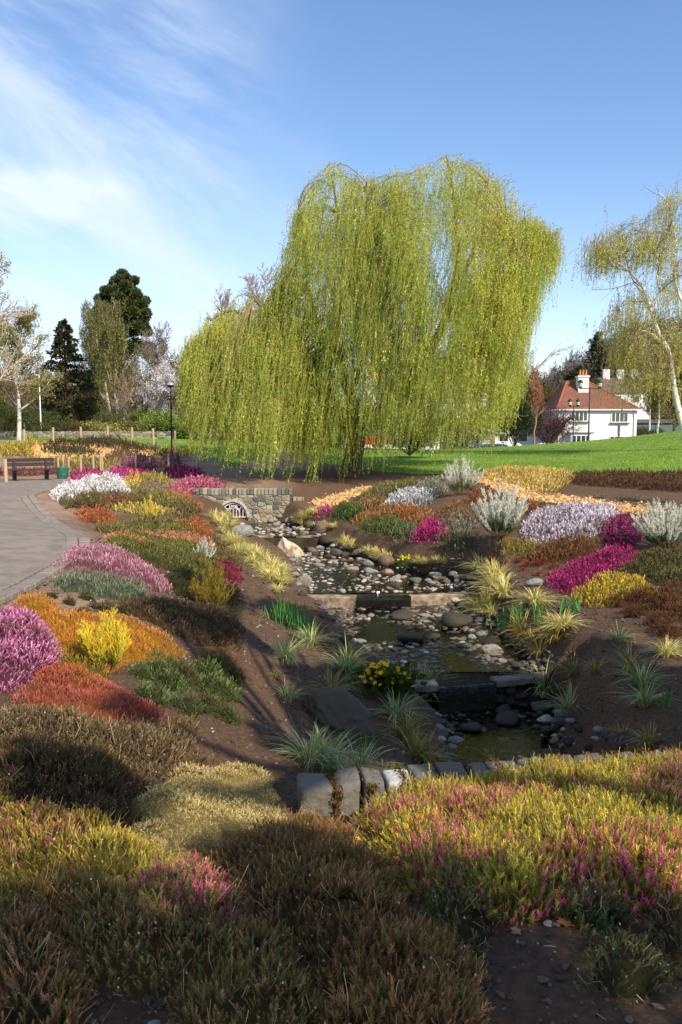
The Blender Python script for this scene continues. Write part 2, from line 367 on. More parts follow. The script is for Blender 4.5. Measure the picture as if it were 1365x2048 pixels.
hh = MA(t, 'ADD', tnoise(t, 18, 12, .75), MA(t, 'MULTIPLY', peb, .5)); t.links.new(hh, bp.inputs['Height']); t.links.new(bp.outputs[0], b.inputs['Normal'])
M_SOIL = m
soil = lin((120, 92, 70)); 
nx, ny = GX.shape
ii, jj = np.meshgrid(np.arange(nx - 1), np.arange(ny - 1), indexing='ij')
F = np.stack([ii * ny + jj, (ii + 1) * ny + jj, (ii + 1) * ny + jj + 1, ii * ny + jj + 1], -1).reshape(-1, 4)
V = np.stack([GX, GY, GZ], -1).reshape(-1, 3)
C = np.tile(soil * .72, (len(V), 1))
inst_ = (V[:, 1] > 5.4) & (V[:, 1] < 27.7) & (V[:, 0] > np.interp(V[:, 1], SY, SL) - .15) & (V[:, 0] < np.interp(V[:, 1], SY, SR) + .15)
algae = fbm(V[:, 0] * 2, V[:, 1] * 2, 3, 21)[:, None]
bed = lin((50, 44, 28)) * (1 - sstep((algae - .42) / .15)) + lin((66, 76, 26)) * sstep((algae - .42) / .15)
C[inst_] = (bed * .75)[inst_]
farg = (np.hypot(V[:, 0], V[:, 1]) > 62)
C[farg] = lin((80, 92, 48)) * .8
drysoil = sstep((-1.2 - V[:, 0]) / 1.6)[:, None] * sstep((V[:, 2] + .45) / .3)[:, None] * (V[:, 1] > 7)[:, None]
C = np.where(farg[:, None] | inst_[:, None], C, C * (1 - drysoil) + lin((172, 142, 118)) * .85 * drysoil)
MB().add(V, F, C).build('ground', M_SOIL, smooth=True)['kind'] = 'structure'

# ------------------------------------------------------------------ draped sheets
def inpoly(x, y, P):
    P = np.asarray(P); r = np.zeros(np.shape(x), bool); j = len(P) - 1
    for i in range(len(P)):
        xi, yi, xj, yj = P[i][0], P[i][1], P[j][0], P[j][1]
        r ^= ((yi > y) != (yj > y)) & (x < (xj - xi) * (y - yi) / (yj - yi + 1e-12) + xi); j = i
    return r
def dpoly(x, y, P):
    d = np.full(np.shape(x), 1e9); P = np.asarray(P)
    for i in range(len(P)):
        a = P[i - 1, :2]; b = P[i, :2]; ab = b - a; L = (ab ** 2).sum() + 1e-12
        t = np.clip(((x - a[0]) * ab[0] + (y - a[1]) * ab[1]) / L, 0, 1)
        d = np.minimum(d, np.hypot(x - a[0] - t * ab[0], y - a[1] - t * ab[1]))
    return d
def smooth_line(P, k=8):
    P = np.asarray(P, float); n = len(P); out = []
    for i in range(n - 1):
        p0, p1, p2, p3 = P[max(i - 1, 0)], P[i], P[i + 1], P[min(i + 2, n - 1)]
        for s in np.arange(k) / k:
            out.append(.5 * (2 * p1 + (p2 - p0) * s + (2 * p0 - 5 * p1 + 4 * p2 - p3) * s ** 2 + (3 * p1 - p0 - 3 * p2 + p3) * s ** 3))
    return np.array(out + [P[-1]])
def offset_line(L, d):
    T = np.gradient(L, axis=0); T = nrm(T); return L + np.stack([-T[:, 1], T[:, 0]], 1) * d
def loft(A, B, na, zoff, name, mt, side=.06, col=None):
    """draped sheet between two plan lines, with a skirt"""
    s = np.linspace(0, 1, na)[None, :, None]; G = A[:, None, :] * (1 - s) + B[:, None, :] * s
    Z = H(G[..., 0], G[..., 1]) + zoff
    n, k = Z.shape; V = np.concatenate([G, Z[..., None]], -1).reshape(-1, 3)
    i, j = np.meshgrid(np.arange(n - 1), np.arange(k - 1), indexing='ij')
    F = np.stack([i * k + j, (i + 1) * k + j, (i + 1) * k + j + 1, i * k + j + 1], -1).reshape(-1, 4)
    mb = MB().add(V, F, col)
    for e in (0, k - 1):
        top = V.reshape(n, k, 3)[:, e]; bot = top - [0, 0, side]; q = np.arange(n - 1)
        mb.add(np.concatenate([top, bot]), np.stack([q, q + 1, q + 1 + n, q + n], 1), col)
    return mb.build(name, mt, smooth=True)
# asphalt path on the left; its edge read from the photograph
edge_px = [(0, 1186), (60, 1150), (115, 1115), (150, 1088), (156, 1078), (146, 1060), (115, 1035), (80, 1013), (60, 999), (56, 992), (68, 986), (100, 975), (128, 966), (150, 958)]
E = np.array([atZ(x, y, 0.03)[:2] for x, y in edge_px]); E = np.concatenate([[[-3.3, 3.0], [-3.55, 6.5]], E]); E = smooth_line(E, 8)
OUT = np.stack([-6.9 + 0 * E[:, 0] - .30 * np.maximum(E[:, 1] - 10, 0) - 9, E[:, 1] * 1.0], 1)
mpath = mat('asphalt', (0.25, 0.205, 0.165), .95, noise=(2.4, (0.17, 0.142, 0.115), .36, .68), bump=(120, .5, .01))
loft(E, OUT, 26, .035, 'path', mpath, .05)['kind'] = 'structure'
# setts edging the path
mk = mat('kerb_stone', attr=True, rough=.8, noise=(30, (0.12, 0.11, 0.11), .4, .8), bump=(60, .4, .01))
Ein = E; kb = MB(); seg = np.cumsum(np.r_[0, np.hypot(*np.diff(Ein, axis=0).T)])
root = empty('path_edging', (0, 0, 0), 0, 'band of grey setts edging the curved asphalt path', 'kerb')
L_ = seg[-1]
for row in range(2):
    s = 0.0
    while s < L_ - .15:
        ln = .20 if seg[0] + s < 26 else .4
        mid = s + ln / 2; x = np.interp(mid, seg, Ein[:, 0]); y = np.interp(mid, seg, Ein[:, 1])
        x2 = np.interp(mid + .05, seg, Ein[:, 0]); y2 = np.interp(mid + .05, seg, Ein[:, 1]); a = math.atan2(y2 - y, x2 - x)
        off = -(row * .19) + .09 + .0
        px_ = x - math.sin(a) * (-off + .0) * -1; py_ = y + math.cos(a) * (-off) * -1
        c_ = lin((152, 138, 124)) * (.62 + .22 * random.random())
        kb.box((px_, py_, float(H(px_, py_)) + .02), (ln - .012, .178, .07), a, 0, c_, .012); s += ln
kb.build('setts', mk, root)
# wood chip paths
def chips(pts, width, label, off=.03):
    Pw = smooth_line(hit([p[0] for p in pts], [p[1] for p in pts])[:, :2], 8)
    nz = .12 * (vnoise(np.arange(len(Pw)) * .45, np.zeros(len(Pw))) - .5)
    o = loft(offset_line(Pw, width / 2) + nz[:, None], offset_line(Pw, -width / 2) - nz[:, None], 6, off, 'wood_chip_path', M_CHIP, .06)
    o['kind'] = 'structure'
    # loose chips
    nC = int(len(Pw) * 60 * width); k = rng.integers(0, len(Pw) - 1, nC); u = rng.random((nC, 1)); q = Pw[k] * (1 - u) + Pw[k + 1] * u + rng.normal(0, width * .3, (nC, 2))
    return np.c_[q, H(q[:, 0], q[:, 1]) + off + .01]
M_CHIP = mat('wood_chips', lin((235, 190, 130)), .9, noise=(28, lin((170, 115, 68)), .45, .72), bump=(45, 1, .04))
cp = [chips([(0, 897), (40, 891), (70, 889), (120, 889), (190, 894), (220, 897), (270, 901), (290, 905), (310, 917), (326, 932)], 1.0, ''),
      chips([(70, 890), (76, 903), (90, 912), (150, 912), (205, 908), (215, 899)], 1.1, '', .034),
      chips([(962, 958), (990, 963), (1040, 983), (1090, 998), (1160, 1006), (1220, 1014), (1290, 1028)], 1.0, ''),
      chips([(640, 1012), (665, 1002), (692, 992), (720, 984), (740, 978)], .6, '')]
q = np.concatenate(cp); dd = rng.normal(size=(len(q), 3)); dd[:, 2] *= .35
sz = .02 + .0016 * q[:, 1]
v, f = leaves(q, dd, sz * 2.0, sz, rng); cc = lin((240, 200, 140))[None] * (0.6 + .5 * rng.random((len(q), 1)))
tag(MB().add(v, f, np.repeat(cc, 4, 0)).build('loose_wood_chips', M_HEATH), 'pale wood chips scattered along the chip paths', 'wood chips', kind='stuff')
# lawns
M_LAWN = mat('lawn', lin((104, 136, 46)) * .9, .9, noise=(1.2, lin((132, 160, 62)) * .9, .35, .7), bump=(60, .8, .05), spec=.1)
def lawn(poly, name='lawn', step=.3, off=.02):
    P = np.asarray(poly); x0, y0 = P.min(0); x1, y1 = P.max(0)
    X, Y = np.meshgrid(np.arange(x0, x1, step), np.arange(y0, y1, step), indexing='ij'); n, k = X.shape
    Z = H(X, Y) + off; i, j = np.meshgrid(np.arange(n - 1), np.arange(k - 1), indexing='ij')
    ok = inpoly(X[:-1, :-1] + step / 2, Y[:-1, :-1] + step / 2, P).ravel()
    F = np.stack([i * k + j, (i + 1) * k + j, (i + 1) * k + j + 1, i * k + j + 1], -1).reshape(-1, 4)[ok]
    V = np.stack([X, Y, Z], -1).reshape(-1, 3); use = np.unique(F); mp = -np.ones(len(V), int); mp[use] = np.arange(len(use))
    o = MB().add(V[use], mp[F]).build(name, M_LAWN, smooth=True); o['kind'] = 'structure'
le = hit([860, 900, 960, 1060, 1160, 1260, 1400], [950, 948, 941, 942, 946, 946, 947])[:, :2]
LAWN_R = np.concatenate([le, [[24, 31], [60, 40], [60, 78], [0, 78], [-3, 50], [1, 38]]])
LAWN_L = np.array([[-24, 52], [-19, 51], [-14, 49.5], [-10, 47.5], [-7, 44], [-5.5, 42], [-4, 50], [-4, 70], [-40, 72], [-45, 56]])
lawn(LAWN_R); lawn(LAWN_L)
bl = []
for P, nn in ((LAWN_R, 90000), (LAWN_L, 15000)):
    lo, hi = P.min(0), P.max(0); x = rng.uniform(max(lo[0], -24), min(hi[0], 28), nn * 2); y = lo[1] + (min(hi[1], 66) - lo[1]) * rng.random(nn * 2) ** 1.7
    ok = inpoly(x, y, P) & (np.abs(x) < y * .5); bl.append(np.c_[x[ok], y[ok], H(x[ok], y[ok])][:nn])
q = np.concatenate(bl); dd = np.c_[rng.normal(0, .45, (len(q), 2)), np.ones(len(q))]
v, f = leaves(q, dd, .05 + .05 * rng.random(len(q)), .022, rng)
nzc = fbm(q[:, 0] * .35, q[:, 1] * .35, 3)[:, None]
cc = lin((112, 146, 50)) * (1 - nzc) + lin((160, 184, 80)) * nzc; cc = cc * (.7 + .5 * rng.random((len(q), 1)))
tag(MB().add(v, f, np.repeat(cc, 4, 0)).build('lawn_grass', M_GRASSB), 'short bright green grass of the sloping lawns', 'grass', kind='stuff')
# daisies
x = rng.uniform(5, 24, 700); y = rng.uniform(31, 60, 700); ok = inpoly(x, y, LAWN_R) & (vnoise(x * .4, y * .3, 4) > .48) & (x > 3 + (60 - y) * .12); x, y = x[ok], y[ok]
mb = MB(); a = np.arange(6) * math.pi / 3
for i in range(min(len(x), 260)):
    z = float(H(x[i], y[i])) + .1; r = .03 + .02 * random.random()
    mb.add(np.c_[x[i] + r * np.cos(a), y[i] + r * np.sin(a) * .8, z + r * np.sin(a + 3.6) * .4], np.array([[0, 1, 2, 3, 4, 5]]), (.85, .85, .82))
tag(mb.build('daisies', M_HEATH), 'white daisies dotted over the sloping lawn', 'daisies', kind='stuff')
# ------------------------------------------------------------------ water, weirs, culvert
M_WATER = bpy.data.materials.new('stream_water'); M_WATER.use_nodes = True; t = M_WATER.node_tree; t.nodes.remove(t.nodes['Principled BSDF'])
g = N(t, 'ShaderNodeBsdfGlossy'); g.inputs['Roughness'].default_value = .04
tr = N(t, 'ShaderNodeBsdfTransparent'); tr.inputs[0].default_value = (.58, .55, .44, 1)
fr = N(t, 'ShaderNodeFresnel'); fr.inputs[0].default_value = 1.33; tcn = N(t, 'ShaderNodeTexCoord')
bp = N(t, 'ShaderNodeBump'); bp.inputs['Strength'].default_value = .35; bp.inputs['Distance'].default_value = .02
t.links.new(tnoise(t, 14, 4, .5, tcn.outputs['Object']), bp.inputs['Height'])
t.links.new(bp.outputs[0], g.inputs['Normal']); t.links.new(bp.outputs[0], fr.inputs['Normal'])
ms = N(t, 'ShaderNodeMixShader'); t.links.new(fr.outputs[0], ms.inputs[0]); t.links.new(tr.outputs[0], ms.inputs[1]); t.links.new(g.outputs[0], ms.inputs[2])
t.links.new(ms.outputs[0], t.nodes['Material Output'].inputs[0])
def pool(y0, y1, z, pad=.25):
    ys = np.arange(y0, y1 + .01, .1); xl = np.interp(ys, SY, SL) - pad; xr = np.interp(ys, SY, SR) + pad
    s = np.linspace(0, 1, 14)[None, :]; X = xl[:, None] * (1 - s) + xr[:, None] * s; Y = ys[:, None] + 0 * s
    V = np.stack([X, Y, z + 0 * X], -1).reshape(-1, 3); n, k = X.shape
    i, j = np.meshgrid(np.arange(n - 1), np.arange(k - 1), indexing='ij')
    F = np.stack([i * k + j, i * k + j + 1, (i + 1) * k + j + 1, (i + 1) * k + j], -1).reshape(-1, 4)
    MB().add(V, F).build('water', M_WATER, smooth=True)['kind'] = 'structure'
pool(5.6, YC - .05, -2.235); pool(YC + .25, YB - .05, -1.83); pool(YB + .2, YA - .05, -1.64); pool(YA + .2, 27.6, -1.34)
M_SILL = mat('weathered_stone_sill', lin((164, 142, 118)), .85, noise=(5, lin((84, 74, 58)), .36, .66), bump=(25, .5, .02))
M_SILL2 = mat('dark_stone_sill', lin((124, 112, 98)), .85, noise=(4, lin((84, 74, 60)), .4, .75), bump=(25, .5, .02))  # darker, greyer tone of the sill stone, used on the lowest weir's wings
M_WET = mat('wet_mossy_stone', lin((44, 40, 26)), .25, noise=(7, lin((70, 72, 30)), .5, .75), bump=(40, .8, .02))
def slab(p0, p1, zt, dep, ht, name, mt, parent):
    p0 = np.array(p0); p1 = np.array(p1); c = (p0 + p1) / 2; L = np.hypot(*(p1 - p0)); a = math.atan2(p1[1] - p0[1], p1[0] - p0[0])
    n = np.array([-math.sin(a), math.cos(a)]) * dep / 2; nseg = max(2, int(L / .08)); prof = [(-dep / 2, -ht), (-dep / 2, -.02), (-dep / 2 + .02, 0), (dep / 2 - .02, 0), (dep / 2, -.02), (dep / 2, -ht)]
    V = []; k = len(prof)
    for s in range(nseg + 1):
        u = s / nseg; b = p0 * (1 - u) + p1 * u + n
        for (d, z) in prof:
            V.append((b[0] - math.sin(a) * d, b[1] + math.cos(a) * d + .006 * random.uniform(-1, 1), zt + z + .006 * random.uniform(-1, 1)))
    F = [[s * k + q, (s + 1) * k + q, (s + 1) * k + q + 1, s * k + q + 1] for s in range(nseg) for q in range(k - 1)]
    mb = MB().add(V, np.array(F)); mb.add(V[:k], [np.arange(k)[::-1]]); mb.add(V[-k:], [np.arange(k)])
    return mb.build(name, mt, parent)
def weir(y0px, xs, zt, label, wht=.55, mw=None, sp=.055):
    """xs: left wing start, notch left, notch right, right wing end, in photo pixels, with the pixel row at each end"""
    (xa, ya), (xb, yb), (xc, yc), (xd, yd) = xs
    P = [atZ(x, y, zt)[:2] for x, y in xs]
    root = empty('weir', (P[0][0], P[0][1], zt), 0, label, 'weir')
    def loc(o): o.location = (-P[0][0], -P[0][1], -zt); return o
    loc(slab(P[0], P[1], zt, .28, wht, 'wing_wall', mw or M_SILL, root)); loc(slab(P[2], P[3], zt, .2, wht, 'wing_wall', mw or M_SILL, root))
    loc(slab(P[1], P[2], zt - .055, .3, .42, 'spillway', M_WET, root))
    # thin water sheet falling over the spillway
    a = np.array(P[1]); b = np.array(P[2]); V = []; n = 26
    for i in range(n):
        u = i / (n - 1); p = a * (1 - u) + b * u; r = .012 * math.sin(i * 2.1) + .008 * math.sin(i * 5.3)
        for (dy, dz) in ((.3, -.035), (0.0, -.036), (-.03 + r, -.06), (-.06 + r, -.16), (-.09 + r, -.30)): V.append((p[0], p[1] + dy, zt + dz))
    F = [[i * 5 + j, i * 5 + j + 1, (i + 1) * 5 + j + 1, (i + 1) * 5 + j] for i in range(n - 1) for j in range(4)]
    loc(MB().add(V, np.array(F)).build('falling_water', M_FALL, root, True))
M_FALL = M_WATER.copy(); M_FALL.name = 'falling_water'
for nn in M_FALL.node_tree.nodes:
    if nn.type == 'BUMP': nn.inputs['Strength'].default_value = 1.0; nn.inputs['Distance'].default_value = .06
    if nn.type == 'TEX_NOISE': nn.inputs['Scale'].default_value = 26
weir(0, [(456, 1071), (546, 1073), (593, 1073), (656, 1071)], -1.33, 'uppermost low stone weir, just below the culvert mouth')
weir(0, [(518, 1192), (712, 1195), (823, 1192), (955, 1186)], -1.615, 'middle stone weir with a dark spill between pale wings')
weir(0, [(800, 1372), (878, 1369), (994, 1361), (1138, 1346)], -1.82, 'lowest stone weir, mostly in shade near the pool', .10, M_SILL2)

# ---- stone relief panel (front faces -Y), local coords x right, z up
def worley(x, z, s, cell):
    cx_, cz = np.floor(x / cell), np.floor(z / (cell * .62)); f1 = np.full(x.shape, 9.); f2 = f1.copy(); idc = np.zeros(x.shape)
    for di in (-1, 0, 1):
        for dj in (-1, 0, 1):
            a, b = cx_ + di, cz + dj; px_ = (a + .5 + .75 * (hashn(a, b, s) - .5)) * cell; pz = (b + .5 + .75 * (hashn(a, b, s + 1) - .5)) * cell * .62
            d = np.hypot(x - px_, (z - pz) * 1.35); h = hashn(a, b, s + 2); nw = d < f1
            f2 = np.where(nw, f1, np.minimum(f2, d)); idc = np.where(nw, h, idc); f1 = np.where(nw, d, f1)
    return f1, f2, idc
def rubble(x0, x1, z0, z1, cell, cut=None, res=.025, seed=0, tones=None, relief=.05):
    nx_, nz_ = int((x1 - x0) / res) + 1, int((z1 - z0) / res) + 1
    X, Z = np.meshgrid(np.linspace(x0, x1, nx_), np.linspace(z0, z1, nz_), indexing='ij')
    f1, f2, idc = worley(X, Z, seed, cell); e = sstep((f2 - f1) / (cell * .16)); Yv = -relief * e * (.75 + .5 * idc) - .012 * fbm(X * 22, Z * 22, 3, seed)
    tones = tones if tones is not None else [lin((150, 142, 122)), lin((118, 112, 96)), lin((168, 158, 134)), lin((92, 92, 86)), lin((140, 124, 98))]
    T = np.array(tones)[(idc * 997).astype(int) % len(tones)]; T = T * (.75 + .45 * fbm(X * 9, Z * 9, 3, seed + 5))[..., None] * .9
    Cc = T * e[..., None] + lin((176, 170, 152)) * .8 * (1 - e[..., None])
    V = np.stack([X, Yv, Z], -1).reshape(-1, 3); i, j = np.meshgrid(np.arange(nx_ - 1), np.arange(nz_ - 1), indexing='ij')
    F = np.stack([i * nz_ + j, (i + 1) * nz_ + j, (i + 1) * nz_ + j + 1, i * nz_ + j + 1], -1).reshape(-1, 4)
    if cut is not None:
        xm = V[F, 0].mean(1); zm = V[F, 2].mean(1); F = F[~cut(xm, zm)]
    return V, F, Cc.reshape(-1, 3)
M_WALL = mat('rubble_wall', attr=True, rough=.88, bump=(40, .5, .01))
YW = 27.8
def WX(px): return (px - 682.5) / FPX * YW * 1.004
def WZ(py): return float(atY(682, py, YW)[2])
cw = empty('culvert_wall', (WX(486), YW, WZ(1032)), 0, 'rubble stone culvert wall with arched barred opening at the stream head', 'wall')
def cpart(mb, name, mt, sm=False):
    o = mb.build(name, mt, cw, sm); o.location = (-cw.location.x, -cw.location.y, -cw.location.z); return o
ax, az, ar = WX(467), WZ(1034), .50
def arch(x, z): return (np.hypot(x - ax, (z - az) * .92) < ar + .02)
mb = MB()
V, F, Cc = rubble(WX(388), WX(580), WZ(1045), WZ(990), .24, arch, seed=3); V[:, 1] += YW; mb.add(V, F, Cc)
V, F, Cc = rubble(WX(358), WX(388), WZ(1040), WZ(1003), .24, seed=5); V[:, 1] += YW + .02; mb.add(V, F, Cc)
V, F, Cc = rubble(WX(580), WX(598), WZ(1040), WZ(1006), .24, seed=8); V[:, 1] += YW + .02; mb.add(V, F, Cc)
dk = lin((110, 105, 92))
# body behind the face, left open round the culvert bore
for (a, b, zt_) in ((WX(358), ax - ar - .03, 1003), (ax + ar + .03, WX(598), 1006)):
    mb.box(((a + b) / 2, YW + .3, (WZ(1045) + WZ(zt_)) / 2), (b - a, .5, WZ(zt_) - WZ(1045)), 0, 0, dk)
mb.box(((WX(388) + WX(580)) / 2, YW + .3, (WZ(1003) + WZ(991)) / 2), (WX(580) - WX(388), .5, WZ(991) - WZ(1003)), 0, 0, dk)
cpart(mb, 'wall', M_WALL)
mb = MB(); x = WX(376)
def cope(mb, x0, x1, z0, z1, yc, dep, jit=.02):
    c_ = [lin((146, 140, 122)), lin((120, 116, 104)), lin((100, 98, 90)), lin((160, 150, 128))][random.randrange(4)] * random.uniform(.7, 1.0)
    mb.box(((x0 + x1) / 2, yc + random.uniform(-jit, jit), (z0 + z1) / 2 + random.uniform(-jit, jit) * .5), (x1 - x0 - .012, dep, z1 - z0), 0, 0, c_, .02)
while x < WX(584) - .05:
    wd = random.uniform(.10, .19); cope(mb, x, min(x + wd, WX(584)), WZ(990), WZ(977), YW + .2, .52); x += wd
x = WX(360)
for (xa, xb, zt_, zb_) in ((WX(352), WX(374), 990, 1003), (WX(586), WX(608), 995, 1006)):
    x = xa
    while x < xb - .05:
        wd = random.uniform(.12, .22); cope(mb, x, min(x + wd, xb), WZ(zb_), WZ(zt_), YW + .2, .5); x += wd
cpart(mb, 'coping', M_WALL)
# arch ring
mb = MB(); nA = 17
for i in range(nA):
    t0 = math.pi * i / nA; t1 = math.pi * (i + .93) / nA; r0, r1 = ar - .01, ar + .075; V = []
    for yy_ in (YW - .09, YW + .35):
        for (r_, t_) in ((r0, t0), (r1, t0), (r1, t1), (r0, t1)): V.append((ax + r_ * math.cos(t_), yy_, az + r_ * math.sin(t_) / .92))
    mb.add(V, np.array([[3, 2, 1, 0], [4, 5, 6, 7], [0, 1, 5, 4], [1, 2, 6, 5], [2, 3, 7, 6], [3, 0, 4, 7]]), lin((190, 184, 168)) * random.uniform(.7, .95))
cpart(mb, 'arch_ring', M_WALL)
# dark bore
mb = MB(); k = 14; V = []
for yy_ in (YW + .3, YW + 4):
    for i in range(k + 1):
        t_ = math.pi * i / k; V.append((ax + ar * math.cos(t_), yy_, az + ar * math.sin(t_)))
mb.add(V, np.array([[i, i + 1, i + k + 2, i + k + 1] for i in range(k)]), (0.03, .028, .025)); mb.add(V[k + 1:], [np.arange(k + 1)], (0.01, .01, .01))
cpart(mb, 'culvert_bore', M_WALL)
# white grille with the year on it
M_WMET = mat('white_painted_metal', (0.75, 0.74, 0.70), .5)
mb = MB(); yg = YW - .02; rg = ar - .05
mb.tube([(ax + rg * math.cos(t_), yg, az + rg * math.sin(t_) / .95) for t_ in np.linspace(0, math.pi, 20)], .016, 6)
mb.tube([(ax + .60 * rg * math.cos(t_), yg, az + .02 + .72 * rg * math.sin(t_)) for t_ in np.linspace(.55, math.pi - .55, 5)], .012, 5)
for xx in np.linspace(-.34, .34, 7):
    top = math.sqrt(max(rg ** 2 - xx ** 2, 0)) * .99; top = min(top, .30 if abs(xx) < .25 else top)
    mb.tube([(ax + xx, yg, az - .02), (ax + xx, yg, az + top)], .011, 5)
for s_ in (-1, 1): mb.tube([(ax + s_ * .22, yg, az + .27), (ax + s_ * .30, yg, az + .36)], .011, 5)
mb.tube([(ax - .23, yg, az + .29), (ax + .23, yg, az + .29)], .011, 5); mb.tube([(ax - rg, yg, az), (ax + rg, yg, az)], .013, 5)
cpart(mb, 'grille', M_WMET)
tcu = bpy.data.curves.new('year_lettering', 'FONT'); tcu.body = '1990'; tcu.size = .155; tcu.align_x = 'CENTER'; tcu.extrude = .008; tcu.offset = .004
to = bpy.data.objects.new('year_lettering', tcu); COL.objects.link(to)
dg = bpy.context.evaluated_depsgraph_get(); me = bpy.data.meshes.new_from_object(to.evaluated_get(dg)); bpy.data.objects.remove(to)
me.materials.append(M_WMET); to = bpy.data.objects.new('year_lettering', me); COL.objects.link(to); to.parent = cw
to.rotation_euler = (math.pi / 2, 0, 0); to.location = (ax - cw.location.x, yg - .03 - YW, az + .305 - cw.location.z)
# ---- near retaining wall with big coping stones
A0 = np.array([-.26, 4.90]); B0 = np.array([2.75, 5.36]); ZT = -.55; Lw = np.hypot(*(B0 - A0)); aw = math.atan2(*(B0 - A0)[::-1])
nw = empty('retaining_wall', (A0[0], A0[1], ZT), aw, 'low wall capped with big rough stones at the near end of the pool', 'wall')
M_NSTONE = mat('coping_stone_rock', attr=True, rough=.85, noise=(6, (0.10, 0.09, 0.075), .45, .8), bump=(16, .9, .03))
def rock_mesh(sx, sy, sz, seed, sub=3, pw=2.6, rough=.08):
    """smoothed convex polyhedron: a water-worn or broken rock; pw above 4 gives a squared block"""
    n = 6 * sub; u = np.linspace(0, 2 * math.pi, 2 * n + 1)[:-1]; vv_ = np.linspace(-math.pi / 2, math.pi / 2, n + 1); r_ = np.random.default_rng(seed * 13 + 1)
    U_, V_ = np.meshgrid(u, vv_, indexing='ij'); X = np.cos(V_) * np.cos(U_); Y = np.cos(V_) * np.sin(U_); Z = np.sin(V_); D_ = np.stack([X, Y, Z], -1)
    if pw > 4: Np = np.array([[1, 0, 0], [-1, 0, 0], [0, 1, 0], [0, -1, 0], [0, 0, 1], [0, 0, -1.]]) + r_.normal(0, .07, (6, 3)); dp = np.full(6, 1.0); p_ = 11
    else: Np = nrm(r_.normal(size=(13, 3))); dp = r_.uniform(.72, 1.08, 13); p_ = 4 + rough * 22
    Np = nrm(Np); q = np.clip(np.einsum('abk,nk->abn', D_, Np) / dp, 0, None); r = (q ** p_).sum(-1) ** (-1 / p_)
    if pw <= 4: r = np.minimum(r, 1.25)
    r = r * (1 + rough * .55 * (fbm(X * 2.3 + seed, Y * 2.3 + Z * 2.7 + seed * 2, 4, seed) - .45) + rough * .5 * (fbm(X * 5 + Z * 3 + seed, Y * 5.3 - Z * 4, 3, seed + 4) - .45))
    V = np.stack([X * r * sx, Y * r * sy, Z * r * sz], -1).reshape(-1, 3)
    a, b = np.meshgrid(np.arange(2 * n), np.arange(n), indexing='ij'); k = n + 1
    F = np.stack([a * k + b, ((a + 1) % (2 * n)) * k + b, ((a + 1) % (2 * n)) * k + b + 1, a * k + b + 1], -1).reshape(-1, 4)
    return V, F
x = 0.0; i = 0; M_MOSS = mat('moss', attr=True, rough=1, bump=(60, 1, .02))
while x < Lw:
    wd = random.uniform(.14, .21) if i else .21; col = lin((136, 130, 118)) * random.uniform(.36, .66)
    if i == 3: col = lin((200, 196, 186)) * .85; wd = .17
    V, F = rock_mesh(wd / 2, .13 * random.uniform(.9, 1.05), .11, 20 + i, 5, 7.0, .22)
    V = V + np.array([x + wd / 2, 0.12, -.10 + random.uniform(-.012, .012)])
    MB().add(V, F, col).build('coping_stone', M_NSTONE, nw, True)
    x += wd + .02; i += 1
mb = MB(); V, F, Cc = rubble(0, Lw, -1.8, -.22, .26, seed=14); mb.add(V + [0, .05, 0], F, Cc * .7); V = V * [1, -1, 1] + [0, .26, 0]; mb.add(V, F[:, ::-1], Cc * .8)
mb.box((Lw / 2, .14, -1.0), (Lw - .02, .2, 1.5), 0, 0, dk); mb.build('wall_body', M_WALL, nw)
# moss in the joints
mp = []; x = .24
for k in range(13): mp += [(x + random.gauss(0, .018), random.uniform(-.05, .27), random.uniform(-.03, .012)) for _ in range(420)] + [(x + random.gauss(0, .015), -.055, random.uniform(-.2, 0)) for _ in range(160)]; x += .225
mp = np.array(mp); v, f = leaves(mp, np.c_[rng.normal(0, .6, (len(mp), 2)), np.ones(len(mp))], .02, .012, rng)
cc = np.array([lin((104, 92, 34)), lin((150, 84, 40)), lin((84, 80, 36))])[rng.integers(0, 3, len(mp))] * .8
MB().add(v, f, np.repeat(cc, 4, 0)).build('moss', M_HEATH, nw)

# ------------------------------------------------------------------ stones
STONES = []
protos = []
tones = [lin((106, 98, 84)), lin((82, 78, 72)), lin((146, 136, 118)), lin((116, 94, 74)), lin((62, 54, 40)), lin((190, 180, 164)), lin((170, 138, 116)), lin((140, 138, 132))]
for ti, tcol in enumerate(tones):
    for si in range(3):
        V, F = rock_mesh(1, random.uniform(.7, .95), random.uniform(.55, .8), ti * 7 + si * 3 + 40, 3, 2.3, random.choice([.08, .14, .22]))
        me_o = MB().add(V, F, tcol).build('river_stone', M_STONE, None, True); protos.append(me_o.data); bpy.data.objects.remove(me_o)
nstone = 0
def stone(px, py, wpx, tone=None, hfac=.75, label=None, group=None, sink=.25, name='river_stone'):
    """a stone whose middle shows at px, py and is wpx wide in the photograph"""
    global nstone
    p = hit1(px, py + wpx * hfac * .3); s = wpx / FPX * p[1] / 2
    if tone is None: tone = random.choices(range(8), [4, 4, 3, 2, 3, .8, .8, 3])[0]
    o = bpy.data.objects.new(name, protos[tone * 3 + random.randrange(3)]); COL.objects.link(o)
    o.scale = (s, s * random.uniform(.85, 1.1), s * hfac * 1.25); o.rotation_euler = (random.uniform(-.2, .2), random.uniform(-.15, .15), random.choice([random.uniform(-.5, .5), random.uniform(2.7, 3.6)]))
    o.location = (p[0], p[1], p[2] + s * hfac * (1 - sink) * .8)
    tag(o, label or 'rounded river stone', 'stone', group); nstone += 1; return o
def stones(lst, label, group):
    for s in lst: stone(s[0], s[1], s[2], s[3] if len(s) > 3 else None, s[4] if len(s) > 4 else random.uniform(.55, .8), label, group)
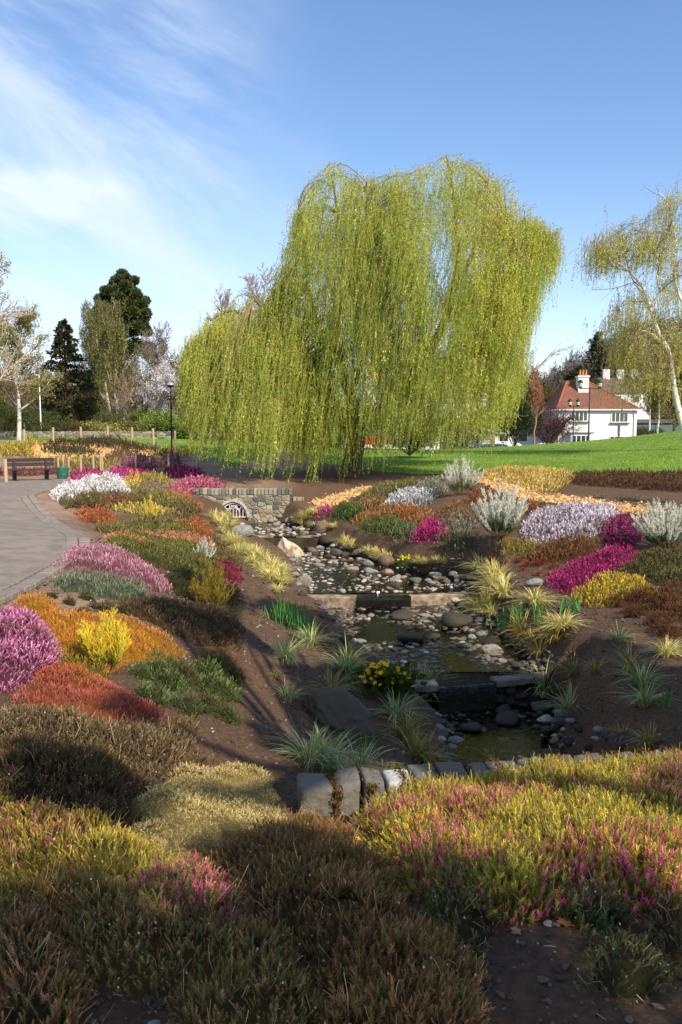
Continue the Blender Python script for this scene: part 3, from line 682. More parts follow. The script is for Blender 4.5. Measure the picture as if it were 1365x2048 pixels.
# named boulders
V, F = rock_mesh(.27, .24, .31, 91, 5, 2.6, .26); z_ = V[:, 2]; V[:, 0] = V[:, 0] * (1.08 - .50 * z_ / .31) + -.06 * (z_ / .31)
p = hit1(577, 1113); o = MB().add(V, F, lin((205, 182, 152)) * .95).build('boulder', M_STONE, None, True); o.location = (p[0], p[1], p[2] + .17); o.rotation_euler = (0, -.1, .3)
tag(o, 'large pale cream boulder standing at the edge of the upper stream', 'boulder')
V, F = rock_mesh(.42, .40, .24, 95, 8, 2.2, .34)
p = hit1(672, 1455); o = MB().add(V, F, lin((86, 74, 52)) * .8).build('boulder', M_STONE, None, True); o.location = (p[0], p[1] + .1, p[2] + .10)
tag(o, 'big dark shaded boulder among the grasses above the low wall', 'boulder')
for (x_, y_, w_, t_, h_, lb) in [(644, 1055, 30, 3, 1.15, 'tall brown grey boulder beside the uppermost weir'), (664, 1076, 40, 4, .8, 'broad brown boulder at the right end of the uppermost weir'),
        (775, 1120, 30, 3, 1.0, 'square brown boulder left of the small daffodils'), (488, 1060, 50, 7, .6, 'pale grey boulder at the left of the uppermost pool'),
        (848, 1244, 0, 0, 0, None), (920, 1240, 62, 4, .75, 'mossy brown boulder right of the middle weir'), (609, 1162, 34, 2, 1.1, 'square stone block left of the middle pool'),
        (600, 1170, 0, 0, 0, None), (800, 1232, 44, 4, .6, 'low brown boulder in the water below the middle weir'), (820, 1275, 56, 4, .5, 'long dark stone in the middle of the shaded water'),
        (866, 1272, 36, 4, .7, 'reddish dark stone beside the long stone in the water'), (982, 1300, 44, 2, .9, 'pale lumpy boulder on the right edge above the lowest weir'),
        (985, 1283, 40, 4, .8, 'dark boulder behind the pale lumpy one on the right edge'), (1085, 1412, 52, 0, .55, 'long grey stone right of the lowest weir'),
        (1092, 1438, 36, 5, .7, 'white quartz stone on the right side of the lower pool'), (1100, 1460, 46, 4, .6, 'brown stone below the white quartz stone'),
        (1197, 1460, 26, 7, .75, 'pale grey stone near the heather, upper of two'), (1193, 1477, 22, 5, .6, 'white stone near the heather, lower of two'),
        (1096, 1508, 40, 1, .8, 'blue grey stone standing in the lower pool'), (1245, 1480, 60, 4, .6, 'dark boulder behind the right end of the low wall'),
        (938, 1455, 44, 4, .7, 'large dark boulder at the left lip of the lower pool'), (880, 1398, 32, 2, .9, 'tan stone at the left end of the lowest weir'),
        (1010, 1440, 46, 4, .8, 'dark slab of rock right of the lowest spill'), (1120, 1150, 0, 0, 0, None), (1068, 1165, 40, 7, .5, 'flat grey block behind the yellow grass tufts')]:
    if lb: stone(x_, y_, w_, t_, h_, lb, None, .25, 'boulder')
stones([(500, 1015, 9), (560, 1032, 14, 7), (575, 1040, 16, 7, .8), (592, 1040, 12, 0), (555, 1048, 16, 2), (552, 1062, 14, 2), (566, 1060, 9, 2), (603, 1058, 13, 5), (585, 1035, 12), (620, 1045, 16), (632, 1050, 14), (598, 1048, 12), (580, 1060, 10), (612, 1065, 12), (486, 1048, 10, 5), (535, 1070, 8, 5), (547, 1071, 9, 5), (562, 1070, 8, 5), (588, 1068, 9, 5), (520, 1055, 12, 4), (510, 1066, 10, 4), (628, 1066, 16, 4), (540, 1040, 14, 7), (462, 1052, 12), (475, 1068, 12)],
       'rounded stone in the little pool under the culvert wall', 'stones in the top pool')
stones([(668, 1090, 20, 5), (688, 1095, 16, 7), (675, 1105, 26, 1, .9), (640, 1095, 20), (655, 1112, 14), (626, 1100, 20, 3), (612, 1115, 14, 4), (625, 1120, 12, 5), (636, 1122, 13), (616, 1126, 12, 2), (648, 1120, 12, 2), (668, 1123, 18, 2), (686, 1122, 16, 1), (700, 1122, 18, 4), (712, 1108, 16, 1), (720, 1118, 14, 5), (716, 1103, 18, 3), (735, 1125, 24, 7), (745, 1112, 16, 6), (758, 1108, 14, 4), (640, 1130, 22, 2, .45), (708, 1137, 26, 2, .5), (738, 1141, 24, 7, .6), (655, 1135, 14), (690, 1108, 20, 4), (703, 1095, 12), (728, 1103, 14), (762, 1120, 14), (660, 1102, 14), (632, 1108, 14), (592, 1148, 20, 7, .7), (597, 1168, 18, 7), (602, 1178, 24, 1), (606, 1188, 18, 4), (585, 1120, 16, 2), (578, 1130, 14)],
       'rounded stone piled along the bank of the upper stream', 'stones of the upper stream bank')
stones([(778, 1146, 22, 6, .9), (792, 1158, 24, 2), (806, 1154, 16, 2), (815, 1150, 14), (832, 1160, 32, 0, .6), (798, 1163, 12, 5), (870, 1150, 24, 2, .7), (884, 1155, 12, 2), (893, 1162, 18, 0, .5), (908, 1146, 20, 5, .75), (916, 1154, 14, 5), (926, 1153, 16, 2), (952, 1153, 32, 2, .45), (868, 1165, 20, 2, .5), (858, 1160, 14), (944, 1166, 16, 5, .4), (950, 1175, 12, 2), (863, 1178, 16, 5, .3), (885, 1197, 22, 2, .8), (891, 1207, 12, 6), (905, 1190, 18, 1), (910, 1200, 18, 5, .6), (926, 1193, 20, 2, .7), (927, 1210, 28, 1, .8), (900, 1207, 16), (876, 1215, 12)],
       'rounded stone along the right edge of the middle pool', 'stones of the middle pool edge')
stones([(648, 1215, 22, 2), (636, 1205, 18, 1), (660, 1225, 24, 0, .6), (668, 1235, 26, 3, .6), (646, 1230, 20, 4), (682, 1262, 26, 4), (676, 1248, 20, 1), (700, 1268, 24, 4, .5), (712, 1258, 18, 3), (690, 1276, 26, 4), (722, 1282, 28, 7, .35), (740, 1292, 22, 4), (712, 1292, 24, 1), (698, 1285, 20, 4), (756, 1305, 24, 4), (735, 1310, 22, 1, .5), (715, 1245, 14), (670, 1213, 16, 2), (690, 1225, 16, 3), (658, 1200, 18, 2), (775, 1300, 18, 4)],
       'rounded stone along the left edge below the middle weir', 'stones of the left edge below the middle weir')
stones([(944, 1262, 18, 7), (962, 1256, 18, 7, .5), (945, 1275, 20, 7, .9), (967, 1268, 26, 2, .7), (956, 1283, 12), (1004, 1305, 14, 2), (1003, 1322, 20, 2, .8), (990, 1318, 14), (1015, 1315, 14, 3), (1038, 1330, 30, 4, .7), (1025, 1325, 16, 3), (905, 1255, 16, 4), (905, 1265, 18, 4), (880, 1285, 14), (850, 1230, 24, 2, .4), (873, 1230, 22, 2, .4), (835, 1222, 14), (852, 1243, 16, 7, .5), (822, 1258, 18, 4), (838, 1255, 22, 4, .8), (850, 1262, 16, 1), (812, 1238, 16, 3), (860, 1282, 14, 2, .4), (840, 1300, 12), (1018, 1340, 16, 3), (1060, 1335, 20, 4)],
       'rounded stone along the right edge above the lowest weir', 'stones of the right edge above the lowest weir')
stones([(860, 1372, 26, 4), (845, 1378, 24, 4), (872, 1385, 28, 4, .9), (868, 1402, 26, 1), (1002, 1378, 26, 4), (998, 1395, 30, 4, .9), (1020, 1366, 24, 0), (1045, 1365, 24, 4), (1070, 1362, 26, 1), (1095, 1362, 20, 4), (1008, 1420, 34, 4, .9), (886, 1443, 22, 1), (893, 1432, 18, 1), (908, 1448, 20, 4), (882, 1455, 24, 7, .7), (900, 1460, 16, 1), (880, 1466, 30, 1, .5), (882, 1476, 20, 5, .5), (913, 1482, 40, 7, .6), (905, 1494, 26, 7, .6), (925, 1505, 18, 1), (908, 1522, 20, 1, .7), (895, 1533, 24, 7, .7), (918, 1540, 24, 1), (930, 1520, 20, 4), (942, 1500, 20, 4), (915, 1426, 20, 4), (895, 1420, 16, 4), (925, 1432, 18, 1), (905, 1415, 14, 2), (935, 1545, 22, 7), (899, 1508, 16, 1), (955, 1530, 18, 4)],
       'rounded grey stone in the row left of the lower pool', 'stones left of the lower pool')
stones([(1024, 1380, 24, 1), (1020, 1400, 26, 4, .7), (1050, 1408, 20, 1, .7), (1045, 1390, 30, 4), (1120, 1425, 28, 7, .6), (1125, 1442, 40, 1, .4), (1145, 1440, 28, 7, .4), (1128, 1458, 14, 5), (1111, 1470, 16, 5, .5), (1075, 1455, 26, 4), (1160, 1455, 30, 4, .5), (1040, 1476, 34, 4, .5), (1180, 1492, 26, 4, .6), (1215, 1472, 30, 4, .6), (1290, 1508, 28, 2, .4), (1140, 1480, 30, 4, .6), (1165, 1500, 26, 1), (1070, 1490, 20, 4), (968, 1412, 12, 5, .5), (972, 1440, 16, 5, .3), (1014, 1476, 8, 5, .6), (1170, 1505, 10, 5), (1055, 1430, 20, 1), (1030, 1425, 26, 4)],
       'rounded stone on the right side of the shaded lower pool', 'stones right of the lower pool')
# pebbles in the bed
mb = MB(); tv, tf = rock_mesh(1, .8, .5, 5, 1, 2.2, .30); 

def pebbles(n, y0, y1, smin, smax, light, bias=None):
    y = rng.uniform(y0, y1, n); x = np.interp(y, SY, SL) - .25 + rng.random(n) * (np.interp(y, SY, SR) - np.interp(y, SY, SL) + .5)
    keep = vnoise(x * 1.6, y * 1.1, 31) + .4 * rng.random(n) > .50; x, y = x[keep], y[keep]; n = len(x)
    s = smin + (smax - smin) * rng.random(n) ** 2; d = np.c_[rng.normal(0, .15, (n, 2)), np.ones(n)]
    v, f = inst(tv, tf, np.c_[x, y, H(x, y) + s * .3], d, s, rng)
    T = np.array([lin((176, 164, 150)), lin((200, 190, 178)), lin((120, 108, 92)), lin((96, 88, 74)), lin((150, 128, 108))])[rng.choice(5, n, p=light)]
    mb.add(v, f, np.repeat(T * rng.uniform(.5, 1.1, (n, 1)), len(tv), 0))
pebbles(1500, 16.8, 23.5, .02, .075, [.3, .3, .15, .1, .15]); pebbles(5200, 11.7, 16.4, .012, .06, [.05, .04, .26, .50, .15]); pebbles(900, 11.7, 16.4, .03, .09, [.03, .02, .35, .45, .15]); pebbles(1800, 5.8, 11.3, .015, .06, [.06, .06, .33, .45, .1]); pebbles(420, 6, 11.2, .03, .09, [.03, .02, .35, .5, .1]); pebbles(350, 24, 27.4, .03, .09, [.3, .3, .15, .1, .15])
tag(mb.build('pebbles', M_STONE, None, True), 'small pale and brown pebbles covering the stream bed', 'pebbles', kind='stuff')
# loose grit and clods on the bare soil
mb = MB(); x = rng.uniform(-4.6, 5.6, 26000); y = 1.9 + 14 * rng.random(26000) ** 1.5; s = (.004 + .012 * rng.random(len(x)) ** 3) * (1 + y * .09)
ok = (x < np.interp(y, SY, SL) - .3) | (x > np.interp(y, SY, SR) + .3) | (y < 5); x, y, s = x[ok], y[ok], s[ok]
v, f = inst(tv, tf, np.c_[x, y, H(x, y) + s * .3], np.c_[rng.normal(0, .3, (len(x), 2)), np.ones(len(x))], s, rng)
T = np.array([lin((108, 84, 66)), lin((84, 64, 50)), lin((126, 104, 86)), lin((168, 156, 140))])[rng.choice(4, len(x), p=[.42, .36, .17, .05])] * .75
mb.add(v, f, np.repeat(T, len(tv), 0)); tag(mb.build('soil_clods', M_STONE), 'loose clods and grit on the bare brown soil', 'soil', kind='stuff')
# ------------------------------------------------------------------ heathers
def sprig(nl, seed, flare=.16, ll=.16, lw=.05, stem=True):
    r = np.random.default_rng(seed); V = []; F = []; T = []
    k = 0
    if stem:
        for a in (0, 2.1):
            ca, sa = math.cos(a) * .012, math.sin(a) * .012
            V += [(ca, sa, 0), (-ca, -sa, 0), (0, 0, .95)]; T += [0, 0, .5]; F.append((k, k + 1, k + 2)); k += 3
    for i in range(nl):
        t = (i + .5) / nl * .95 + .04; t = t ** .8; a = i * 2.4 + r.uniform(-.4, .4); w = flare * (1 - .55 * t) * r.uniform(.7, 1.2); l = ll * r.uniform(.7, 1.3)
        b = np.array([math.cos(a), math.sin(a), 0]); s = np.array([-math.sin(a), math.cos(a), 0]); z0 = t - l * .4
        V += [tuple(b * .01 + s * lw * .5 + [0, 0, z0]), tuple(b * .01 - s * lw * .5 + [0, 0, z0]), tuple(b * w + [0, 0, z0 + l])]; T += [t, t, t]
        F.append((k, k + 1, k + 2)); k += 3
    return np.array(V, float), np.array(F), np.array(T)
SPR = {'near': [sprig(26, s, .25, .13, .055) for s in range(3)], 'mid': [sprig(15, s, .15, .2, .085) for s in range(3)], 'far': [sprig(7, s, .24, .34, .17, False) for s in range(3)],
       'fnear': [sprig(26, s, .23, .12, .085) for s in range(3)], 'fmid': [sprig(15, s, .18, .19, .13) for s in range(3)], 'ffar': [sprig(7, s, .28, .32, .24, False) for s in range(3)]}
def pick(pal, n, rg):
    """pal: list of (rgb255, weight)"""
    P = np.array([lin(c) for c, _ in pal]); w_ = np.array([w for _, w in pal], float); return P[rg.choice(len(pal), n, p=w_ / w_.sum())]
nheath = [0]; SHARED = {}
GAIN = 1.16
def mound_fields(x, y, P, h, ew, cell, seed):
    """height of the cushion and the slope at plan points"""
    def hf(x, y):
        d = dpoly(x, y, P); ins = inpoly(x, y, P); d = np.where(ins, d, -d) + .8 * ew * (fbm(x * 2.6 / max(ew * 3, .3), y * 2.6 / max(ew * 3, .3), 3, seed) - .46)
        e = np.clip(1 - (1 - np.clip(d / ew, 0, 1)) ** 2, 0, 1) ** .8
        cx_, cy_ = np.floor(x / cell), np.floor(y / cell); best = np.zeros(np.shape(x))
        for di in (-1, 0, 1):
            for dj in (-1, 0, 1):
                a, b = cx_ + di, cy_ + dj; px_ = (a + .5 + .7 * (hashn(a, b, seed) - .5)) * cell; py_ = (b + .5 + .7 * (hashn(a, b, seed + 1) - .5)) * cell
                rr_ = cell * (.75 + .3 * hashn(a, b, seed + 2)); q = 1 - ((x - px_) ** 2 + (y - py_) ** 2) / rr_ ** 2
                best = np.maximum(best, np.sqrt(np.clip(q, 0, 1)) * (.8 + .35 * hashn(a, b, seed + 3)))
        return np.where(d > 0, h * e * (.30 + .62 * best + .5 * (fbm(x * 5, y * 5, 3, seed + 11) - .42)), 0), d
    h0, d = hf(x, y); g = .03 + .01 * np.sqrt(np.abs(y).mean())
    hx, _ = hf(x + g, y); hy, _ = hf(x, y + g)
    return h0, d, (hx - h0) / g, (hy - h0) / g
def patch_mesh(P, h, tips, base, L, kind='', dens=1.0, ew=None, cell=None, tilt=.35, seed=0, mid=None, tipfrac=.4, patchy=None, spiky=0.0, ground=H, dist_=None):
    rg = np.random.default_rng(1000 + seed); P = np.asarray(P)[:, :2]; lo, hi = P.min(0), P.max(0); dist = float(np.hypot(*(P.mean(0)))) if ground is H else 10
    if dist_ is not None: dist = dist_
    near_y = max(1.8, float(np.hypot(*P[np.argmin(np.hypot(P[:, 0], P[:, 1]))]))) if ground is H else dist
    dist = .55 * dist + .45 * near_y if dist_ is None else dist_
    s = max(.0125, .0029 * dist) / math.sqrt(dens); size = min(hi - lo)
    ew = ew or min(.30, size * .45); cell = cell or (.26 if dist < 7 else .42)
    area = (hi - lo).prod(); n = int(area / s ** 2 * 2.6); n = min(n, 420000)
    x = rg.uniform(lo[0] - .1, hi[0] + .1, n); y = rg.uniform(lo[1] - .1, hi[1] + .1, n)
    hh, d, gx_, gy_ = mound_fields(x, y, P, h, ew, cell, seed)
    steep = np.minimum(np.sqrt(1 + gx_ ** 2 + gy_ ** 2), 3.0)
    ok = (d > 0) & (rg.random(n) < steep / 3.0); x, y, hh, gx_, gy_, d = x[ok], y[ok], hh[ok], gx_[ok], gy_[ok], d[ok]; n = len(x)
    mb = MB()
    if n < 5: return mb
    z = ground(x, y)
    L = L * (.74 if dist > 5 else 1)
    L2 = np.clip(L * (1 + .0 * dist), s * 2.2, 9); 
    var = fbm(x * 3.3, y * 3.3, 3, seed + 21); gapn = fbm(x * 6.5, y * 6.5, 2, seed + 31)
    ln = L2 * rg.uniform(.6, 1.25, n) * np.clip(.45 + 1.25 * var, .5, 1.4) * np.where((gapn < .25) & (dist < 16), .6, 1) * (1 + spiky * (rg.random(n) > .85))
    dr = np.c_[-np.clip(gx_, -1.3, 1.3) * .5, -np.clip(gy_, -1.3, 1.3) * .5, np.ones(n)] + rg.normal(0, tilt, (n, 3)) * [1, 1, .2]; dr = nrm(dr)
    pos = np.c_[x, y, z + np.maximum(hh - ln * .55, -.02) + rg.normal(0, .22, n) * ln * (hh > .06) - rg.random(n) * np.clip(steep[ok] - 1.25, 0, 1.5) * .05]
    lod = 'near' if dist < 5.0 else ('mid' if dist < 13 else 'far'); tpl = SPR[('f' if kind == 'f' else '') + lod]
    if patchy is not None:
        nz = fbm(x * patchy[1] + seed, y * patchy[1], 3, seed); alt = rg.random(n) < .85 * sstep((nz - patchy[2] + .07) / .14)
    else: alt = np.zeros(n, bool)
    tc_ = pick(tips, n, rg)
    if patchy is not None: tc_[alt] = pick(patchy[0], int(alt.sum()), rg)
    dead = (rg.random(n) < .75 * sstep((fbm(x * 1.9, y * 1.9, 3, seed + 41) - .56) / .08)); tc_[dead] = tc_[dead] * .35 + lin((128, 96, 62)) * .65 * rg.uniform(.6, 1.1, (int(dead.sum()), 1))
    big = .82 + .36 * fbm(x * 2.3, y * 2.3, 2, seed + 7)
    tc_ = tc_ * (rg.uniform(.55, 1.35, n) * big)[:, None]; bc = lin(base)[None] * rg.uniform(.7, 1.25, (n, 1)); mc = tc_ * .6 + bc * .4 if mid is None else lin(mid)[None] * rg.uniform(.75, 1.25, (n, 1))
    for k in range(3):
        sel = np.arange(n) % 3 == k
        if not sel.any(): continue
        tv, tf, tt = tpl[k]; m_ = sel.sum()
        wsc = ln[sel] * (.85 if lod == 'near' else 1.0)
        v, f = inst(tv, tf, pos[sel], dr[sel], np.stack([wsc, wsc, ln[sel]], 1), rg)
        q = tt[None, :, None]; a = np.clip(q / tipfrac, 0, 1); b = np.clip((q - tipfrac) / (1 - tipfrac) * 1.6, 0, 1)
        c = bc[sel][:, None] * (1 - a) + mc[sel][:, None] * a; c = c * (1 - b) + tc_[sel][:, None] * b
        c = c * rg.uniform(.8, 1.2, (m_, len(tv) // 3, 1)).repeat(3, 1) * GAIN; c = c * .92 + .08 * c.mean(-1, keepdims=True)
        mb.add(v, f, np.clip(c, 0, .93).reshape(-1, 3), 0)
    if dist < 5.5:      # dry stalks and pale buds standing out of the near plants
        ns = n // 9; i_ = rg.integers(0, n, ns); k_ = 3; P_ = np.zeros((ns, k_, 3)); d_ = nrm(dr[i_] + rg.normal(0, .35, (ns, 3)) * [1, 1, .2]); l_ = ln[i_] * rg.uniform(.9, 1.9, ns)
        for j_ in range(k_): P_[:, j_] = pos[i_] + d_ * (l_ * j_ / 2)[:, None] + (rg.normal(0, .006, (ns, 3)) if j_ == 1 else 0)
        v, f = tubes(P_, np.full((ns, k_), .0012), 3); mb.add(v, f, np.repeat(pick([((176, 140, 96), 3), ((130, 96, 60), 3), ((206, 180, 140), 1)], ns, rg), 3 * k_, 0), 0)
        nb_ = n // 7; i_ = rg.integers(0, n, nb_); v, f = leaves(pos[i_] + dr[i_] * (ln[i_] * rg.uniform(.6, 1.05, nb_))[:, None] + rg.normal(0, .006, (nb_, 3)), rg.normal(size=(nb_, 3)), .010, .008, rg)
        mb.add(v, f, np.repeat(pick([((206, 178, 150), 2), ((170, 110, 70), 3), ((120, 130, 60), 3)], nb_, rg), 4, 0), 0)
    # cushion under the shoots
    st = max(.03, s * 1.6); X, Y = np.meshgrid(np.arange(lo[0] - .1, hi[0] + .1, st), np.arange(lo[1] - .1, hi[1] + .1, st), indexing='ij')
    if X.shape[0] > 1 and X.shape[1] > 1:
        hh, d, _, _ = mound_fields(X.ravel(), Y.ravel(), P, h, ew, cell, seed); a_, b_ = X.shape
        Z = ground(X.ravel(), Y.ravel()) + np.where(d > 0, np.maximum(hh * .72 - L2 * .6, -.05), -.06) + .012 * (fbm(X.ravel() * 14, Y.ravel() * 14, 2) - .5)
        V = np.c_[X.ravel(), Y.ravel(), Z]; i, j = np.meshgrid(np.arange(a_ - 1), np.arange(b_ - 1), indexing='ij')
        F = np.stack([i * b_ + j, (i + 1) * b_ + j, (i + 1) * b_ + j + 1, i * b_ + j + 1], -1).reshape(-1, 4)
        F = F[(d[F] > 0).any(1)]
        if len(F):
            use = np.unique(F); mp = -np.ones(len(V), int); mp[use] = np.arange(len(use)); mb.add(V[use], mp[F], (lin(base) * .75 + pick(tips, 1, rg)[0] * .06), 1)
    return mb
def heather(poly, h, tips, base, label, cat='heather', L=None, **kw):
    nheath[0] += 1; h = h * (.72 if max(p[1] for p in poly) > 1420 else .85); off = kw.pop('off', .5)
    P = hit([p[0] for p in poly], [p[1] for p in poly], h * off)
    dist = np.hypot(*P[:, :2].mean(0)); L = L or max(.075, h * .42)
    if dist < 5: L = L * .56; kw['tilt'] = kw.get('tilt', .35) * 1.1
    mb = patch_mesh(P, h, tips, base, L, seed=nheath[0], **kw)
    if not mb.v: print('EMPTY', label); return
    c = P.mean(0); c[2] = H(c[0], c[1]); mb.v = [v - c for v in mb.v]
    o = mb.build('heather', [M_HEATH, M_MOUND], smooth=False); o.location = c; tag(o, label, cat); return o
def clump_proto(r, h, tips, base, L, seed, **kw):
    a = np.linspace(0, 2 * math.pi, 15)[:-1]; rr_ = r * (1 + .18 * np.sin(a * 2 + seed) + .1 * np.sin(a * 3 + seed * 2))
    mb = patch_mesh(np.c_[np.cos(a) * rr_, np.sin(a) * rr_], h, tips, base, L, seed=200 + seed, ew=r * .9, cell=r * 1.1, ground=lambda x, y: np.zeros(np.shape(x)), dist_=5.6, **kw)
    o = mb.build('heather', [M_HEATH, M_MOUND]); me = o.data; bpy.data.objects.remove(o); return me, r
def clumps(spots, protos_, label, group, name='heather', cat='heather', off=.1):
    for i, (px, py, wpx) in enumerate(spots):
        p = hit1(px, py, off); me, r = protos_[i % len(protos_)]; s = wpx / FPX * p[1] / 2 / r
        o = bpy.data.objects.new(name, me); COL.objects.link(o); o.location = p; o.scale = (s, s, s); o.rotation_euler = (0, 0, random.uniform(0, 6.28))
        tag(o, label, cat, group)
GOLD = [((212, 184, 52), 5), ((180, 166, 48), 4), ((136, 140, 46), 3)]; DKB = (58, 52, 26)
OLIVE = [((112, 116, 52), 4), ((138, 128, 64), 2), ((84, 92, 40), 3)]; BROWNG = [((156, 112, 62), 5), ((118, 110, 52), 4), ((178, 122, 82), 3)]
DGREEN = [((84, 104, 50), 4), ((112, 114, 62), 2), ((142, 118, 78), 1.5)]
WHITE = [((226, 220, 214), 6), ((200, 192, 190), 3)]; PINK = [((216, 124, 168), 5), ((196, 92, 150), 3), ((230, 156, 186), 2)]
MAG = [((190, 34, 116), 5), ((158, 22, 92), 3), ((210, 60, 136), 2)]; ORANGE = [((222, 148, 34), 5), ((206, 112, 30), 3), ((236, 176, 50), 2)]
RUST = [((186, 98, 44), 5), ((160, 78, 36), 3), ((204, 124, 58), 2)]; GREY = [((140, 136, 118), 4), ((166, 160, 142), 2), ((112, 116, 90), 2)]
LPINK = [((206, 146, 162), 5), ((178, 110, 130), 4), ((222, 176, 184), 2)]; GGREEN = [((132, 146, 112), 5), ((158, 166, 138), 3), ((96, 112, 74), 2)]
# --- foreground
heather([(-40, 1800), (110, 1790), (190, 1900), (170, 2060), (-60, 2100)], .20, BROWNG, (50, 42, 22), 'dark brown green heather in the bottom left corner', spiky=.35, L=.10)
heather([(-40, 1735), (250, 1745), (420, 1825), (600, 1850), (650, 1930), (610, 2090), (330, 2090), (320, 1970), (190, 1930), (110, 1805), (-40, 1815)], .22, [((138, 124, 58), 5), ((164, 120, 66), 4), ((112, 112, 48), 3)], (84, 66, 36), 'olive brown heather in front of the pink flowering one at the bottom', spiky=.3, L=.10)
heather([(420, 1700), (500, 1650), (600, 1632), (700, 1655), (790, 1720), (850, 1790), (940, 1850), (965, 1920), (940, 2100), (640, 2100), (640, 1900), (480, 1830)], .24, [((150, 112, 56), 5), ((122, 112, 48), 4), ((180, 120, 72), 3)], (86, 62, 34), 'large dark brown heather filling the bottom centre', spiky=.4, L=.105)
heather([(240, 1765), (330, 1715), (430, 1725), (485, 1770), (470, 1850), (330, 1850), (235, 1830)], .24, [((240, 122, 146), 5), ((220, 92, 120), 3), ((146, 136, 62), 8)], (104, 88, 44), 'heath with loose pink flower spikes, nearest on the left', kind='f', L=.10, spiky=.3)
heather([(-40, 1570), (60, 1590), (170, 1600), (300, 1670), (370, 1700), (340, 1735), (240, 1770), (-40, 1765)], .22, GOLD, (92, 84, 34), 'golden foliage heather mat on the left edge with a few pink flowers', patchy=([((190, 60, 120), 1), ((200, 160, 44), 2), ((130, 110, 40), 3)], 2.2, .53), L=.085)
heather([(245, 1665), (265, 1585), (340, 1535), (450, 1508), (540, 1535), (580, 1600), (605, 1645), (480, 1665), (370, 1700)], .22, [((234, 218, 166), 5), ((216, 190, 88), 4), ((176, 160, 70), 2)], (150, 126, 64), 'rounded cream and pale yellow heather mound left of the low wall', kind='f', L=.055, cell=.8, tilt=.8)
heather([(700, 1650), (770, 1596), (860, 1562), (1000, 1526), (1180, 1508), (1290, 1498), (1420, 1484), (1420, 1800), (1250, 1790), (1000, 1795), (880, 1760), (780, 1700)], .22, GOLD, (96, 88, 32), 'wide golden heather mat with pink flowers in front of the low wall', patchy=([((216, 78, 118), 3), ((230, 112, 144), 2), ((190, 156, 50), 6), ((130, 124, 46), 4)], 1.6, .50), L=.085, spiky=.2)
heather([(850, 1760), (900, 1740), (980, 1765), (1005, 1830), (960, 1890), (860, 1870)], .20, DGREEN, (48, 44, 22), 'dark green heather clump left of the bare soil patch', L=.09, spiky=.5)
heather([(1110, 1790), (1180, 1765), (1250, 1790), (1240, 1830), (1150, 1840)], .16, DGREEN, (48, 44, 22), 'small dark green heather clump above the bare soil patch', L=.11, spiky=.5, dens=1.5)
heather([(1160, 1900), (1210, 1865), (1290, 1870), (1345, 1925), (1330, 1975), (1230, 1985), (1165, 1950)], .17, DGREEN, (48, 44, 22), 'low dark green heather clump at the bottom right', L=.10, spiky=.5, dens=1.5)
heather([(1270, 1790), (1420, 1770), (1420, 1900), (1330, 1890)], .22, [((84, 92, 44), 4), ((150, 128, 90), 2), ((100, 84, 50), 2)], (52, 44, 24), 'wiry green heather on the right edge below the golden mat', L=.10, spiky=.5)
heather([(1300, 1560), (1340, 1515), (1420, 1490), (1420, 1640), (1330, 1640)], .32, [((140, 120, 50), 4), ((176, 70, 120), 2), ((104, 96, 44), 3)], (70, 56, 30), 'taller brownish heather at the right end of the golden mat', L=.1)
# --- left middle
heather([(-40, 1400), (60, 1400), (200, 1440), (330, 1435), (390, 1415), (400, 1480), (380, 1530), (290, 1530), (150, 1500), (-40, 1480)], .20, [((138, 116, 84), 5), ((110, 92, 62), 4), ((96, 92, 52), 2)], (66, 54, 36), 'grey brown wiry heather below the red and pink one', L=.10, tilt=.6)
heather([(-40, 1475), (120, 1480), (270, 1520), (290, 1580), (240, 1670), (130, 1610), (-40, 1580)], .24, [((108, 84, 48), 5), ((86, 84, 38), 4), ((124, 88, 66), 3)], (52, 42, 24), 'dark brown heather above the golden mat on the left edge', L=.10, tilt=.45)
heather([(270, 1530), (400, 1500), (440, 1500), (340, 1545), (280, 1590)], .16, [((132, 108, 80), 5), ((104, 86, 58), 4)], (60, 48, 32), 'thin brown wiry heather behind the cream mound', L=.09, tilt=.7)
heather([(20, 1390), (30, 1365), (90, 1310), (180, 1335), (260, 1375), (320, 1410), (335, 1440), (230, 1450), (110, 1420)], .17, [((204, 96, 84), 5), ((196, 112, 70), 4), ((206, 106, 124), 3)], (130, 76, 40), 'red orange and pink heather cushion on the left slope', patchy=([((204, 110, 66), 3), ((176, 84, 42), 2)], 2.0, .48), L=.06, tilt=.45)
heather([(-60, 1225), (20, 1222), (65, 1230), (118, 1270), (124, 1300), (85, 1330), (30, 1358), (-60, 1366)], .21, [((210, 126, 166), 6), ((178, 88, 130), 4), ((230, 168, 198), 2)], (84, 50, 54), 'bright lilac pink heath on the left edge', kind='f', L=.075, tilt=.55, dens=.8)
heather([(18, 1200), (55, 1180), (110, 1192), (125, 1222), (250, 1228), (345, 1272), (385, 1305), (300, 1312), (210, 1340), (110, 1300), (85, 1240)], .15, ORANGE, (150, 108, 30), 'bright orange heather sweeping behind the yellow upright shrub', L=.06, tilt=.4)
heather([(105, 1300), (160, 1282), (230, 1320), (235, 1350), (190, 1365), (125, 1335)], .14, [((176, 160, 40), 4), ((196, 130, 44), 3), ((120, 140, 44), 3)], (90, 86, 30), 'yellow green and orange heather at the foot of the yellow upright shrub', L=.06)
G = [clump_proto(.2, .27, [((98, 120, 58), 5), ((130, 144, 88), 3), ((78, 92, 44), 3)], (60, 60, 32), .12, k, dens=1.3) for k in range(3)]
